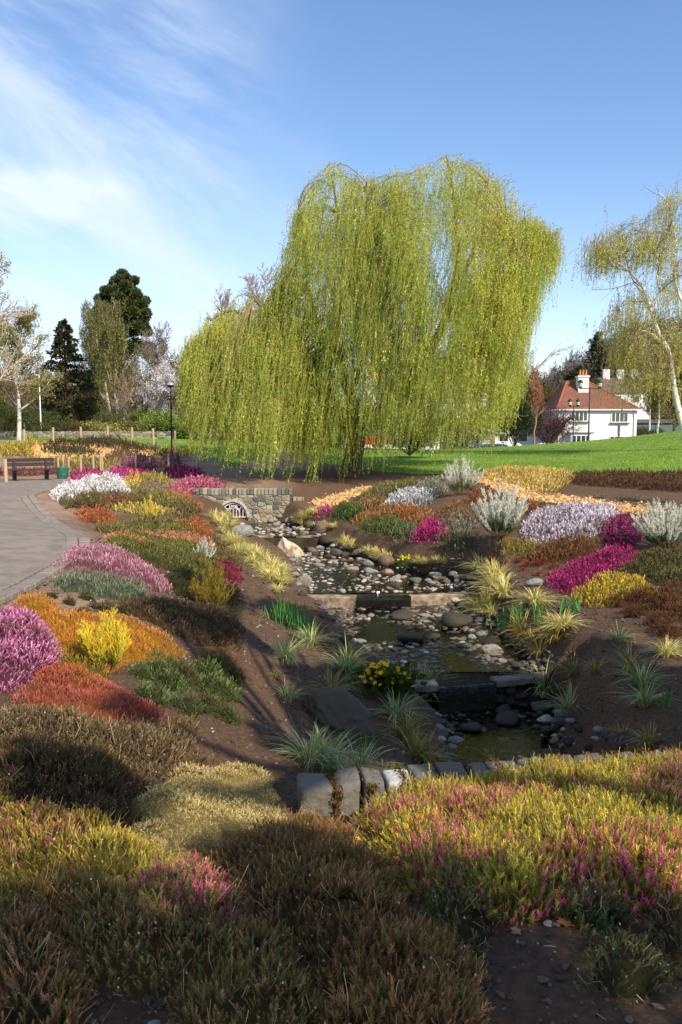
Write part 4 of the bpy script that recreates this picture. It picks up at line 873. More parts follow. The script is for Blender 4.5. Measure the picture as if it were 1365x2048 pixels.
clumps([(320, 1325, 80), (300, 1378, 64), (360, 1345, 80), (370, 1392, 70), (405, 1340, 70), (412, 1395, 60), (440, 1330, 70), (450, 1372, 60), (452, 1412, 54), (420, 1365, 70), (335, 1350, 60), (466, 1345, 50), (280, 1330, 50)], G, 'fresh green rounded heather clump below the orange heather', 'green clumps on the left slope')
heather([(388, 1295), (430, 1285), (470, 1305), (492, 1335), (470, 1352), (420, 1320)], .14, [((176, 112, 40), 4), ((150, 96, 36), 3)], (90, 60, 26), 'small orange brown heather at the right end of the orange sweep', L=.06)
heather([(200, 1205), (280, 1190), (400, 1205), (480, 1240), (490, 1290), (400, 1290), (330, 1250)], .16, [((112, 86, 58), 5), ((134, 106, 74), 3), ((84, 78, 44), 3)], (62, 48, 32), 'dull brown heather between the orange sweep and the grey green one', L=.09, tilt=.6)
G2 = [clump_proto(.2, .22, [((92, 100, 52), 5), ((116, 110, 70), 3), ((70, 80, 38), 3)], (52, 46, 26), .12, 10 + k) for k in range(3)]
clumps([(102, 1176, 22), (138, 1190, 26), (172, 1180, 30), (165, 1210, 34), (215, 1205, 36), (245, 1208, 34), (190, 1198, 26)], G2, 'small dark green heather plant on dry soil near the path edge', 'small plants near the path edge')
heather([(103, 1155), (128, 1130), (200, 1140), (290, 1165), (295, 1195), (230, 1192), (110, 1172)], .16, GGREEN, (70, 74, 50), 'grey green heather in front of the pale pink one', L=.07)
heather([(98, 1135), (125, 1100), (170, 1092), (225, 1093), (300, 1128), (336, 1162), (330, 1172), (290, 1160), (210, 1142), (128, 1130)], .24, LPINK, (110, 70, 70), 'wide pale pink heath beside the curve of the path', kind='f', L=.09)
heather([(205, 1088), (240, 1066), (300, 1074), (400, 1090), (430, 1105), (460, 1150), (410, 1145), (330, 1132), (250, 1110)], .2, OLIVE, (66, 60, 30), 'olive brown heather beyond the pale pink heath', patchy=([((190, 120, 60), 3), ((150, 110, 60), 2)], 1.2, .5), L=.08)
heather([(325, 1145), (370, 1135), (400, 1150), (400, 1195), (345, 1185)], .2, [((84, 84, 40), 5), ((66, 70, 30), 3)], (46, 42, 22), 'dark green rounded heather left of the shaded golden tree heath', L=.07)
heather([(205, 1082), (215, 1066), (290, 1060), (380, 1062), (420, 1075), (430, 1095), (340, 1082), (270, 1078)], .14, [((200, 138, 92), 4), ((204, 132, 140), 2), ((186, 124, 62), 4)], (110, 80, 44), 'apricot and orange heather strip on the left slope', L=.07)
heather([(190, 1052), (260, 1035), (350, 1035), (400, 1050), (440, 1075), (360, 1068), (230, 1066)], .2, [((122, 120, 56), 5), ((140, 128, 68), 3), ((104, 104, 46), 3)], (70, 62, 32), 'olive green heather cushions in the middle of the left slope', L=.08)
heather([(148, 1022), (200, 1016), (235, 1030), (205, 1048), (172, 1040)], .18, RUST, (110, 62, 34), 'small rust orange heather at the path side of the slope', L=.07)
heather([(352, 1046), (400, 1036), (428, 1062), (424, 1078), (380, 1068)], .2, RUST, (110, 62, 30), 'rust orange heather above the cream grasses', L=.07)
heather([(120, 1000), (180, 985), (290, 990), (310, 1006), (200, 1014), (130, 1012)], .2, [((120, 96, 54), 4), ((108, 108, 50), 4)], (62, 50, 30), 'brown green heather under the white one near the path', L=.08)
heather([(104, 992), (110, 978), (150, 966), (180, 975), (176, 988), (130, 998)], .26, WHITE, (96, 96, 76), 'white flowering heath nearest the path bend', kind='f', L=.10)
heather([(150, 968), (175, 955), (240, 955), (258, 972), (255, 990), (215, 985), (185, 980)], .28, WHITE, (96, 96, 76), 'larger white flowering heath left of the small gold shrub', kind='f', L=.10)
heather([(198, 1002), (215, 990), (245, 992), (278, 1004), (240, 1010)], .16, [((176, 60, 84), 4), ((150, 56, 60), 3)], (90, 50, 40), 'small crimson heath in the middle of the green mats', kind='f', L=.07)
heather([(215, 1012), (270, 1006), (340, 1018), (362, 1026), (300, 1030), (235, 1020)], .14, [((206, 186, 84), 4), ((180, 160, 66), 3)], (110, 98, 44), 'thin pale yellow heather strip behind the gold spires', L=.07)
heather([(250, 1000), (270, 982), (330, 985), (385, 1000), (390, 1012), (330, 1012)], .2, [((130, 136, 58), 4), ((148, 134, 66), 3)], (70, 66, 34), 'yellow green heather mat right of the white heaths', L=.08)
heather([(278, 972), (310, 962), (335, 972), (336, 988), (290, 988)], .2, [((150, 130, 104), 5), ((128, 112, 84), 3)], (80, 66, 48), 'tan heather between the gold shrub and the pink one', L=.08)
heather([(268, 966), (285, 950), (330, 952), (345, 966), (300, 970)], .18, [((150, 148, 60), 4), ((168, 140, 64), 3)], (80, 74, 36), 'olive yellow heather behind the tan one', L=.08)
heather([(300, 990), (350, 1000), (400, 1010), (408, 1028), (370, 1036), (310, 1010)], .18, [((128, 104, 66), 4), ((118, 116, 60), 3)], (66, 54, 34), 'brown heather beside the left end of the culvert wall', L=.08)
heather([(318, 990), (340, 982), (378, 992), (382, 1002), (350, 1003)], .16, RUST, (110, 62, 30), 'orange brown heather patch left of the culvert wall', L=.07)
heather([(380, 1010), (395, 1006), (405, 1020), (392, 1028)], .2, RUST, (100, 56, 30), 'small orange heather against the culvert wall', L=.07)
heather([(420, 1062), (432, 1068), (478, 1110), (486, 1140), (450, 1125), (420, 1100)], .17, [((112, 104, 52), 4), ((128, 98, 62), 3)], (62, 52, 32), 'brown olive heather right of the white spires on the left slope', L=.08)
heather([(412, 1135), (432, 1116), (462, 1125), (486, 1152), (484, 1170), (450, 1155)], .18, [((156, 44, 76), 5), ((126, 36, 56), 3)], (80, 34, 36), 'dark crimson heath behind the shaded golden tree heath', kind='f', L=.07)
heather([(440, 1180), (478, 1165), (490, 1210), (480, 1235), (450, 1230)], .18, [((76, 80, 38), 5), ((100, 84, 48), 3)], (46, 42, 22), 'dark green heather right of the shaded golden tree heath', L=.08)
heather([(136, 968), (150, 956), (205, 950), (262, 948), (265, 954), (200, 962)], .22, [((186, 74, 134), 5), ((150, 56, 108), 3)], (90, 50, 60), 'purple pink heath behind the white ones', kind='f', L=.08)
heather([(215, 950), (230, 941), (285, 940), (295, 948), (260, 954)], .22, MAG, (90, 36, 54), 'bright magenta heath below the front row of posts', kind='f', L=.08)
heather([(326, 950), (335, 938), (372, 937), (405, 943), (404, 952), (360, 953)], .22, [((170, 50, 110), 5), ((120, 38, 80), 3)], (80, 34, 50), 'dark magenta heath at the foot of the black lamp post', kind='f', L=.08)
heather([(298, 948), (330, 944), (330, 952), (300, 956)], .16, [((150, 120, 60), 4), ((176, 110, 60), 3)], (80, 62, 34), 'small mustard heather near the lamp post', L=.08)
heather([(335, 985), (345, 968), (380, 958), (430, 960), (455, 970), (452, 979), (390, 980), (370, 990)], .24, [((204, 112, 142), 5), ((186, 90, 112), 4)], (104, 58, 58), 'rose pink heath on top of the culvert wall', kind='f', L=.08)
# --- beyond the path
heather([(-10, 893), (40, 886), (92, 884), (90, 890), (40, 893), (-10, 900)], .25, [((180, 170, 50), 4), ((150, 150, 50), 3)], (90, 90, 36), 'yellow green low hedge strip along the far left edge', L=.12)
heather([(4, 912), (12, 897), (34, 892), (62, 894), (68, 912)], .3, [((196, 176, 40), 4), ((150, 120, 44), 3)], (96, 84, 30), 'golden heather mound behind the bench', L=.13)
heather([(90, 889), (110, 883), (200, 879), (300, 894), (345, 905), (330, 910), (240, 899), (120, 890)], .28, [((76, 66, 38), 4), ((98, 70, 48), 3), ((64, 70, 34), 3)], (46, 38, 24), 'long dark brown heather band under the far row of posts', L=.13)
heather([(84, 898), (100, 893), (150, 896), (198, 904), (200, 910), (150, 911), (95, 909)], .2, [((70, 76, 38), 4), ((88, 84, 48), 3)], (52, 46, 28), 'island of dark green heather between the chip paths', L=.12)
heather([(96, 930), (110, 916), (170, 914), (238, 922), (240, 934), (150, 938)], .2, [((176, 160, 56), 4), ((122, 112, 60), 4)], (84, 76, 44), 'yellowish heather behind the front row of posts', L=.12)
heather([(232, 935), (250, 916), (295, 912), (320, 930), (300, 936)], .28, [((168, 106, 128), 4), ((142, 92, 96), 3)], (90, 62, 60), 'dusky pink heath left of the black lamp post', kind='f', L=.12)
heather([(212, 918), (222, 902), (262, 902), (280, 912), (245, 922)], .25, [((130, 100, 60), 4), ((112, 98, 56), 3)], (76, 60, 38), 'tan brown heather where the two chip paths part', L=.12)
heather([(296, 906), (320, 899), (390, 900), (392, 910), (340, 914)], .3, [((196, 182, 50), 4), ((150, 146, 50), 3)], (90, 86, 36), 'yellow shrub mat behind the black lamp post', L=.13)
heather([(322, 928), (330, 914), (356, 915), (362, 930), (340, 934)], .28, [((160, 92, 116), 4), ((130, 80, 90), 3)], (84, 56, 56), 'dusky pink heath right behind the lamp post', kind='f', L=.12)
heather([(-10, 950), (-5, 941), (110, 940), (118, 946), (60, 950)], .14, [((150, 84, 100), 3), ((140, 88, 66), 4)], (84, 60, 48), 'pink and rust heather showing under the bench', kind='f', L=.1)
heather([(140, 950), (150, 942), (200, 941), (205, 948), (170, 952)], .2, [((180, 60, 110), 5), ((150, 50, 84), 3)], (84, 40, 50), 'deep pink heath right of the green bin', kind='f', L=.09)
# --- right bank
heather([(958, 948), (1000, 938), (1060, 938), (1150, 946), (1148, 955), (1110, 978), (1078, 985), (1040, 968), (985, 958)], .25, [((214, 186, 96), 5), ((190, 158, 76), 3)], (120, 100, 50), 'straw yellow heather band along the lawn edge', L=.12)
heather([(1130, 960), (1160, 946), (1260, 946), (1420, 950), (1420, 985), (1290, 976), (1180, 968)], .2, [((104, 68, 46), 5), ((90, 60, 44), 3), ((96, 84, 44), 2)], (60, 40, 30), 'dark reddish brown heather band along the lawn edge at right', L=.12)
GR = [clump_proto(.2, .13, [((122, 124, 110), 5), ((92, 96, 78), 3), ((146, 140, 124), 2)], (60, 50, 40), .08, 20 + k, dens=.6, tilt=.7) for k in range(3)]
gs = [(1095 + 34 * (i % 9) + random.uniform(-12, 12), 985 + 13 * (i // 9) + random.uniform(-4, 4) + (i % 9) * 2.2, random.uniform(26, 40)) for i in range(27)]
clumps([g_ for g_ in gs if g_[0] < 1380 and (g_[1] - 985) * 1.0 < (g_[0] - 1060) * .14 + 14], GR, 'sprawling silver grey heather plant on bare soil above the chip path', 'silver grey plants above the chip path')
heather([(1045, 1062), (1058, 1032), (1110, 1016), (1160, 1010), (1232, 1012), (1232, 1032), (1190, 1062), (1130, 1078), (1070, 1080)], .30, [((210, 196, 204), 6), ((178, 160, 176), 3), ((230, 222, 226), 2)], (104, 90, 84), 'long pale lilac white heath between the two big white tree heaths', kind='f', L=.13)
heather([(1205, 1072), (1210, 1045), (1240, 1030), (1282, 1034), (1290, 1060), (1255, 1090), (1220, 1085)], .3, [((150, 40, 100), 5), ((122, 36, 72), 3), ((170, 84, 120), 2)], (80, 40, 50), 'dark rose heath left of the rightmost white tree heath', kind='f', L=.11)
heather([(1093, 1165), (1105, 1142), (1150, 1122), (1210, 1095), (1262, 1088), (1277, 1104), (1225, 1138), (1180, 1165), (1140, 1182)], .24, MAG, (86, 30, 54), 'vivid magenta heath sweep on the right bank', kind='f', L=.09)
heather([(1138, 1190), (1170, 1158), (1225, 1142), (1290, 1150), (1315, 1170), (1290, 1192), (1220, 1208), (1165, 1206)], .17, [((206, 180, 40), 6), ((184, 150, 40), 3)], (110, 96, 34), 'bright yellow heather in front of the magenta sweep', patchy=([((196, 60, 116), 3), ((190, 160, 44), 2)], 3.5, .62), L=.07)
heather([(1222, 1135), (1270, 1108), (1330, 1098), (1420, 1100), (1420, 1170), (1330, 1165), (1290, 1150)], .2, [((112, 110, 56), 4), ((124, 100, 56), 3), ((88, 96, 44), 3)], (60, 52, 30), 'olive green heather on the right edge below the rightmost tree heath', L=.09)
BR = [clump_proto(.2, .24, [((120, 76, 46), 5), ((104, 82, 44), 3), ((140, 88, 50), 2)], (70, 48, 30), .13, 30 + k) for k in range(3)]
clumps([(1250, 1195, 50), (1280, 1190, 46), (1285, 1218, 52), (1310, 1185, 50), (1330, 1205, 60), (1325, 1232, 56), (1355, 1180, 60), (1360, 1225, 60), (1345, 1250, 64), (1265, 1210, 34)], BR, 'rusty brown heather clump on the soil at the right edge', 'brown clumps at the right edge')
heather([(1060, 1105), (1080, 1085), (1140, 1070), (1205, 1074), (1200, 1100), (1150, 1118), (1100, 1118)], .22, [((142, 90, 48), 5), ((116, 88, 48), 3)], (74, 52, 32), 'rust brown heather below the pale lilac one', L=.09)
heather([(955, 1108), (965, 1085), (1000, 1076), (1060, 1076), (1095, 1085), (1075, 1105), (1020, 1116)], .24, [((176, 150, 56), 5), ((152, 136, 56), 3)], (92, 80, 38), 'mustard yellow heather under the middle white tree heath', L=.1)
RD = [clump_proto(.12, .17, [((178, 78, 44), 5), ((150, 60, 38), 3)], (90, 48, 30), .13, 40 + k) for k in range(2)]
clumps([(957, 1112, 12), (985, 1110, 12), (1040, 1112, 16), (1056, 1122, 16), (1048, 1130, 12), (1085, 1118, 20), (1108, 1125, 18), (1078, 1140, 12), (1012, 1116, 12), (1065, 1108, 12), (1100, 1140, 14)], RD, 'tiny red heather plant in the soil above the yellow grasses', 'tiny red plants')
heather([(868, 1095), (880, 1062), (930, 1058), (965, 1075), (960, 1108), (920, 1112), (885, 1108)], .24, [((140, 136, 96), 5), ((108, 110, 66), 4)], (66, 62, 40), 'grey olive spiky heather left of the middle tree heath', L=.13)
heather([(820, 1082), (826, 1062), (850, 1040), (880, 1034), (900, 1050), (895, 1068), (868, 1084)], .26, MAG, (86, 30, 54), 'small magenta heath left of the grey olive heather', kind='f', L=.10)
heather([(714, 1052), (730, 1036), (790, 1032), (815, 1045), (806, 1070), (770, 1078), (735, 1068)], .24, [((92, 112, 48), 5), ((114, 126, 62), 3)], (50, 52, 26), 'green rounded heather on the right bank of the upper stream', L=.1)
heather([(785, 1072), (800, 1045), (835, 1045), (835, 1070), (815, 1086)], .22, [((122, 134, 92), 5), ((96, 108, 66), 3)], (56, 56, 36), 'grey green heather touching the small magenta heath', L=.1)
heather([(700, 1040), (740, 1018), (800, 1010), (850, 1014), (875, 1030), (840, 1048), (780, 1036), (730, 1046)], .24, [((186, 116, 62), 4), ((172, 128, 76), 4), ((150, 96, 50), 2)], (96, 68, 40), 'orange tan heather behind the green rounded one', L=.11)
heather([(768, 1006), (785, 988), (830, 976), (862, 982), (866, 1002), (820, 1010)], .28, [((206, 204, 204), 6), ((176, 176, 170), 3)], (92, 92, 80), 'pale grey white heath in the middle of the right bank', kind='f', L=.11)
heather([(656, 1034), (668, 1014), (700, 1006), (728, 1012), (726, 1030), (696, 1040)], .28, [((72, 100, 36), 5), ((96, 116, 50), 3)], (44, 48, 24), 'deep green heather nearest the culvert on the right bank', L=.1)
heather([(632, 1030), (640, 1014), (668, 1008), (670, 1022), (655, 1032)], .24, [((206, 78, 140), 5), ((170, 60, 110), 3)], (96, 46, 60), 'small pink heath nearest the culvert on the right bank', kind='f', L=.09)
heather([(850, 1048), (870, 1022), (900, 1006), (960, 1008), (965, 1035), (940, 1050), (900, 1058)], .22, [((150, 106, 68), 5), ((126, 104, 70), 3)], (78, 58, 40), 'brown heather between the pale grey heath and the middle tree heath', L=.1)
heather([(872, 1050), (890, 1030), (945, 1020), (960, 1045), (930, 1064), (890, 1064)], .22, [((146, 142, 124), 5), ((120, 120, 98), 3)], (74, 68, 54), 'grey heather left of the middle white tree heath', L=.11)
heather([(712, 996), (740, 978), (780, 966), (830, 958), (850, 968), (800, 985), (760, 1000)], .26, [((118, 120, 62), 5), ((140, 122, 72), 4)], (66, 60, 36), 'olive heather at the top of the right bank nearest the willow', L=.12)
heather([(820, 985), (840, 965), (885, 955), (895, 978), (870, 992)], .28, [((150, 150, 130), 5), ((112, 122, 84), 3)], (70, 68, 50), 'grey green heath left of the leftmost white tree heath', L=.13)
heather([(700, 1012), (725, 996), (770, 990), (775, 1008), (735, 1022)], .24, [((160, 116, 70), 5), ((130, 112, 66), 3)], (80, 60, 40), 'tan brown heather left of the pale grey white heath', L=.11)
heather([(930, 998), (960, 975), (985, 980), (1000, 1000), (960, 1010)], .2, [((158, 96, 58), 5), ((128, 84, 54), 3)], (80, 52, 36), 'rust heather between the left tree heath and the chip path', L=.1)
heather([(1020, 1010), (1050, 1000), (1085, 1006), (1070, 1024), (1040, 1026)], .2, [((160, 100, 62), 5), ((130, 88, 58), 3)], (80, 54, 38), 'rust heather between the chip path and the lilac heath', L=.1)
heather([(1280, 1110), (1310, 1092), (1420, 1085), (1420, 1108), (1330, 1120)], .2, [((120, 92, 56), 5), ((96, 92, 50), 3)], (60, 50, 32), 'brown heather at the foot of the rightmost tree heath', L=.1)

# ------------------------------------------------------------------ tree heaths (upright spires)
def spire_bush(px, py, wpx, hpx, nsp, tips, low, label, seed, spread=.55, leafsz=1.0, flower=.25, nm='tree_heath', lodn=34):
    rg = np.random.default_rng(seed); p = hit1(px, py); hgt = hpx / FPX * p[1] * 1.0; wid = wpx / FPX * p[1]
    root = empty(nm, tuple(p), 0, label, 'tree heath'); a = rg.uniform(0, 6.28, nsp); r = np.sqrt(rg.random(nsp)); k = 7
    P = np.zeros((nsp, k, 3)); t = np.linspace(0, 1, k)
    out = r * wid / 2; hh = hgt * (1 - .42 * r ** 2) * rg.uniform(.66, 1.05, nsp)
    base = np.c_[np.cos(a), np.sin(a)] * (out * .18)[:, None]
    for i in range(k):
        q = t[i]; e = base + np.c_[np.cos(a), np.sin(a)] * (out * .95 * (q ** .9))[:, None] + rg.normal(0, .008 * wid, (nsp, 2)); P[:, i, :2] = e; P[:, i, 2] = hh * q ** 1.15
    v, f = tubes(P, np.full((nsp, k), .004 + .0 * hgt) * (1 - .6 * t)[None], 3); stem = MB().add(v, f, lin((96, 72, 48)))
    stem.build('stem', M_BARK, root)
    # plume of short side shoots along every stem
    per = lodn; ti = rg.uniform(.12, 1, (nsp, per)) ** .75; ii_ = np.clip((ti * (k - 1)).astype(int), 0, k - 2); u = ti * (k - 1) - ii_
    A = np.take_along_axis(P, ii_[..., None].repeat(3, 2), 1); B = np.take_along_axis(P, (ii_ + 1)[..., None].repeat(3, 2), 1); pos = A * (1 - u[..., None]) + B * u[..., None]
    ax_ = nrm(B - A); ang = rg.uniform(0, 6.28, ti.shape); side = np.stack([np.cos(ang), np.sin(ang), 0 * ang], -1); d = nrm(side * .55 + ax_ * 1.0)
    fat = np.clip(np.minimum(1, (1.02 - ti) * 5 + .25), .2, 1); ln = (.036 + .040 * hgt) * leafsz * fat * rg.uniform(.7, 1.2, ti.shape)
    pos = pos.reshape(-1, 3); d = d.reshape(-1, 3); ln = ln.ravel(); tt_ = ti.ravel()
    dist = p[1]; tpl = SPR['mid'] if dist < 11 else SPR['far']
    mb = MB(); lowc = pick(low, len(pos), rg); tipc = pick(tips, len(pos), rg); m_ = sstep((tt_ - flower + rg.normal(0, .08, len(tt_))) / .22)[:, None]
    c0 = lowc * (1 - m_) + tipc * m_
    for k_ in range(3):
        s_ = np.arange(len(pos)) % 3 == k_; tv, tf, _ = tpl[k_]; v, f = inst(tv, tf, pos[s_], d[s_], np.stack([ln[s_] * .9, ln[s_] * .9, ln[s_]], 1), rg)
        c = c0[s_][:, None].repeat(len(tv), 1) * rg.uniform(.8, 1.2, (s_.sum(), len(tv) // 3, 1)).repeat(3, 1); mb.add(v, f, np.clip(c.reshape(-1, 3) * 1.05, 0, .92))
    mb.build('foliage', M_HEATH, root); return root
YEL = [((236, 214, 70), 5), ((220, 190, 50), 3), ((240, 226, 120), 1)]; LG = [((130, 140, 40), 4), ((96, 116, 36), 3)]
WT = [((224, 222, 206), 5), ((196, 198, 176), 4), ((238, 236, 226), 2)]; WG = [((92, 108, 58), 4), ((72, 88, 44), 3)]
spire_bush(212, 1342, 96, 140, 42, YEL, LG, 'bright yellow upright heath standing in the orange heather', 1, lodn=70)
spire_bush(424, 1222, 96, 104, 48, [((150, 132, 36), 4), ((186, 160, 44), 2), ((116, 104, 34), 3)], [((110, 96, 34), 4), ((80, 76, 30), 3)], 'olive gold upright heath in half shade on the left slope', 2, lodn=40)
spire_bush(303, 1046, 36, 62, 20, YEL, LG, 'small bright gold spires in the middle of the left slope', 3, lodn=26)
spire_bush(267, 984, 36, 52, 26, YEL, LG, 'small gold upright heath right of the white heaths', 4, lodn=26)
spire_bush(410, 1122, 42, 52, 20, WT, WT, 'small white spires on the left slope', 5, lodn=30)
spire_bush(922, 990, 86, 84, 32, WT, WG, 'leftmost big white tree heath, nearest the lawn edge', 6, lodn=80, flower=.36)
spire_bush(1003, 1078, 112, 124, 46, WT, WG, 'middle big white tree heath beside the chip path', 7, lodn=90, flower=.36)
spire_bush(1332, 1098, 124, 108, 54, WT, WG, 'rightmost big white tree heath at the picture edge', 8, lodn=90, flower=.36)

# ------------------------------------------------------------------ grasses, irises, flowers
def tuft_mesh(cols, seed, nb=130, L=.34, wd=.006, droop=1.0, up=.5, k=5):
    rg = np.random.default_rng(seed); a = rg.uniform(0, 6.28, nb); ll = L * rg.uniform(.35, 1.12, nb); lean = rg.uniform(.15, 1.25, nb) * droop; t = np.linspace(0, 1, k)
    P = np.zeros((nb, k, 3)); out = np.c_[np.cos(a), np.sin(a)]; base = out * (rg.random(nb) * .05 * L / .34)[:, None]
    for i, q in enumerate(t):
        r = ll * (.25 * lean * q + .62 * lean * q ** 2.2); z = ll * (q * (1.0 - .12 * lean) - up * lean * q ** 2.6); P[:, i, :2] = base + out * r[:, None] + np.c_[np.sin(a * 3.3 + seed), np.cos(a * 4.1)] * (ll * .13 * q ** 2)[:, None]; P[:, i, 2] = z
    s = np.stack([-np.sin(a), np.cos(a), 0 * a], -1)[:, None] * (wd * np.array([.8, 1, .9, .7, .1])[:k] / 2)[None, :, None]
    V = np.stack([P - s, P + s], 2); V[:, 1:-1, :, 2] += 0
    f = np.array([[2 * i, 2 * i + 1, 2 * i + 3, 2 * i + 2] for i in range(k - 1)]); F = (f[None] + (np.arange(nb) * 2 * k)[:, None, None]).reshape(-1, 4)
    c = pick(cols, nb, rg) * rg.uniform(.8, 1.2, (nb, 1)); C = c[:, None].repeat(2 * k, 1) * (np.array([.75, .9, 1, 1.05, 1.1])[:k].repeat(2))[None, :, None]
    return V.reshape(-1, 3), F, np.clip(C.reshape(-1, 3), 0, .9)
def tproto(cols, n, **kw):
    out = []
    for s in range(n):
        v, f, c = tuft_mesh(cols, s + kw.get('sd', 0), **{k: x for k, x in kw.items() if k != 'sd'}); o = MB().add(v, f, c).build('grass_tuft', M_GRASSB); out.append(o.data); bpy.data.objects.remove(o)
    return out
TY = tproto([((238, 226, 150), 5), ((218, 200, 112), 3), ((166, 164, 84), 2), ((196, 166, 110), 1.2)], 4, nb=240, wd=.008)
TG = tproto([((176, 184, 120), 4), ((120, 140, 70), 4), ((210, 206, 150), 2)], 4, sd=20)
TB = tproto([((196, 170, 90), 4), ((150, 134, 66), 3), ((120, 116, 56), 2)], 3, sd=40)
def tuft(px, py, wpx, kind, label, group=None, hs=1.0):
    p = hit1(px, py); s = wpx / FPX * p[1] / .50 * random.uniform(.82, 1.15); pr = {'y': TY, 'g': TG, 'b': TB}[kind]
    o = bpy.data.objects.new('grass_tuft', random.choice(pr)); COL.objects.link(o); o.location = (p[0], p[1], p[2] - .01); hs = hs * (.66 if kind == 'y' else .8); s = s * (1.15 if kind == 'y' else 1.6); o.scale = (s, s, s * hs); o.rotation_euler = (0, 0, random.uniform(0, 6.28))
    tag(o, label, 'grass tuft', group)
for s in [(452, 1036, 46), (440, 1044, 40), (462, 1052, 44), (446, 1060, 40), (458, 1074, 44), (470, 1086, 46), (485, 1096, 46), (500, 1102, 46), (515, 1112, 50), (530, 1118, 50), (505, 1122, 50), (545, 1130, 50), (525, 1138, 54), (552, 1146, 54), (568, 1138, 44), (540, 1156, 54), (562, 1162, 50), (556, 1178, 44, ), (430, 1032, 34), (476, 1100, 40)]:
    tuft(s[0], s[1] + 6, s[2] * 1.25, 'y', 'cream yellow variegated grass tuft along the left bank of the upper stream', 'yellow tufts of the left stream bank', 1.1)
for s in [(612, 1034, 40), (628, 1026, 40), (604, 1044, 36), (640, 1018, 34), (655, 1016, 30), (628, 1050, 24), (650, 1048, 30), (668, 1052, 34)]:
    tuft(s[0], s[1] + 4, s[2] * 1.2, 'y', 'pale yellow grass tuft right of the culvert wall', 'tufts right of the culvert wall')
for s in [(690, 1092, 40), (705, 1096, 40)]: tuft(s[0], s[1], s[2] * 1.2, 'y', 'pale yellow grass tuft right of the uppermost weir', 'tufts right of the uppermost weir', 1.2)
for s in [(736, 1104, 40), (752, 1110, 38), (766, 1118, 44), (780, 1118, 34)]: tuft(s[0], s[1], s[2] * 1.2, 'y', 'pale grass tuft left of the small yellow daffodils', 'tufts left of the daffodils')
for s in [(838, 1124, 38), (852, 1124, 34), (874, 1122, 36), (890, 1124, 34)]: tuft(s[0], s[1] + 3, s[2] * 1.2, 'y', 'pale grass tuft right of the small yellow daffodils', 'tufts right of the daffodils')
for s in [(962, 1140, 60), (985, 1150, 64), (1000, 1160, 66), (1010, 1172, 66), (990, 1182, 76), (1008, 1196, 76), (975, 1215, 76), (960, 1228, 70), (985, 1232, 66)]:
    tuft(s[0], s[1], s[2] * 1.2, 'y', 'large yellow grass tuft crowded at the right end of the middle weir', 'yellow tufts at the middle weir', 1.15)
tuft(1070, 1210, 86, 'y', 'spreading pale grass tuft right of the flat grey block')
tuft(1042, 1222, 40, 'y', 'little yellow grass tuft left of the spreading pale one')
tuft(1128, 1258, 104, 'y', 'bright yellow arching grass tuft beside the upright green leaves', None, .9)
tuft(1045, 1272, 86, 'b', 'tan yellow grass tuft left of the bright arching one', None, .9)
tuft(1110, 1282, 96, 'b', 'dull yellow grass tuft just below the bright arching one', None, .9)
tuft(1080, 1312, 84, 'b', 'olive yellow grass tuft above the right end of the lowest weir', None, .9)
tuft(1062, 1285, 60, 'b', 'small tan tuft between the dull yellow tufts')
tuft(1238, 1283, 56, 'g', 'lone pale green grass tuft on the bare right bank')
tuft(1332, 1312, 100, 'y', 'bright yellow green grass tuft at the right picture edge')
tuft(1262, 1342, 70, 'b', 'dry tan grass tuft left of the one at the right edge')
tuft(1285, 1372, 76, 'g', 'green grass tuft under the dry tan one')
tuft(1290, 1412, 96, 'g', 'largest green grass tuft on the right bank, lowest of the column', None, 1.1)
tuft(1150, 1352, 60, 'b', 'low dry tuft along the edge of the lowest weir'); tuft(1190, 1345, 56, 'b', 'low dry tuft beyond the end of the lowest weir')
tuft(1090, 1388, 90, 'g', 'grey green grass tuft above the stones of the lower pool'); tuft(1138, 1425, 92, 'g', 'trailing green grass tuft right of the lower pool stones')
tuft(1300, 1492, 84, 'b', 'shaded brown green tuft behind the right end of the low wall'); tuft(1245, 1478, 60, 'b', 'thin shaded tuft near the two pale stones')
tuft(572, 1325, 112, 'g', 'white green spiky grass tuft on the shaded left soil, uppermost', None, 1.0)
tuft(622, 1290, 100, 'g', 'dense green grass tuft below the broad green iris leaves', None, .9)
tuft(552, 1358, 36, 'b', 'tiny tan tuft on the left soil'); tuft(575, 1402, 70, 'g', 'small green tuft left of the big dark boulder')
tuft(692, 1345, 90, 'g', 'green grass tuft left of the yellow marsh flowers', None, 1.0); tuft(662, 1388, 100, 'b', 'olive grass tuft behind the big dark boulder', None, 1.0); tuft(700, 1318, 60, 'b', 'olive tuft beside the stones left of the water')
tuft(850, 1390, 90, 'g', 'pale green tuft right of the yellow marsh flowers', None, 1.0); tuft(792, 1435, 84, 'g', 'green grass tuft in front of the yellow marsh flowers', None, .9); tuft(845, 1370, 60, 'b', 'olive tuft touching the yellow marsh flowers')
for s in [(620, 1530, 110), (660, 1535, 110), (640, 1510, 90), (720, 1555, 100), (690, 1560, 80)]: tuft(s[0], s[1], s[2] * 1.05, 'g', 'pale green arching grass tuft behind the left end of the low wall', 'tufts behind the left end of the low wall', 1.0)
for s in [(815, 1480, 80), (830, 1520, 96), (850, 1530, 80)]: tuft(s[0], s[1], s[2], 'b', 'brownish shaded grass tuft left of the lower pool stones', 'shaded tufts left of the lower pool', 1.1)
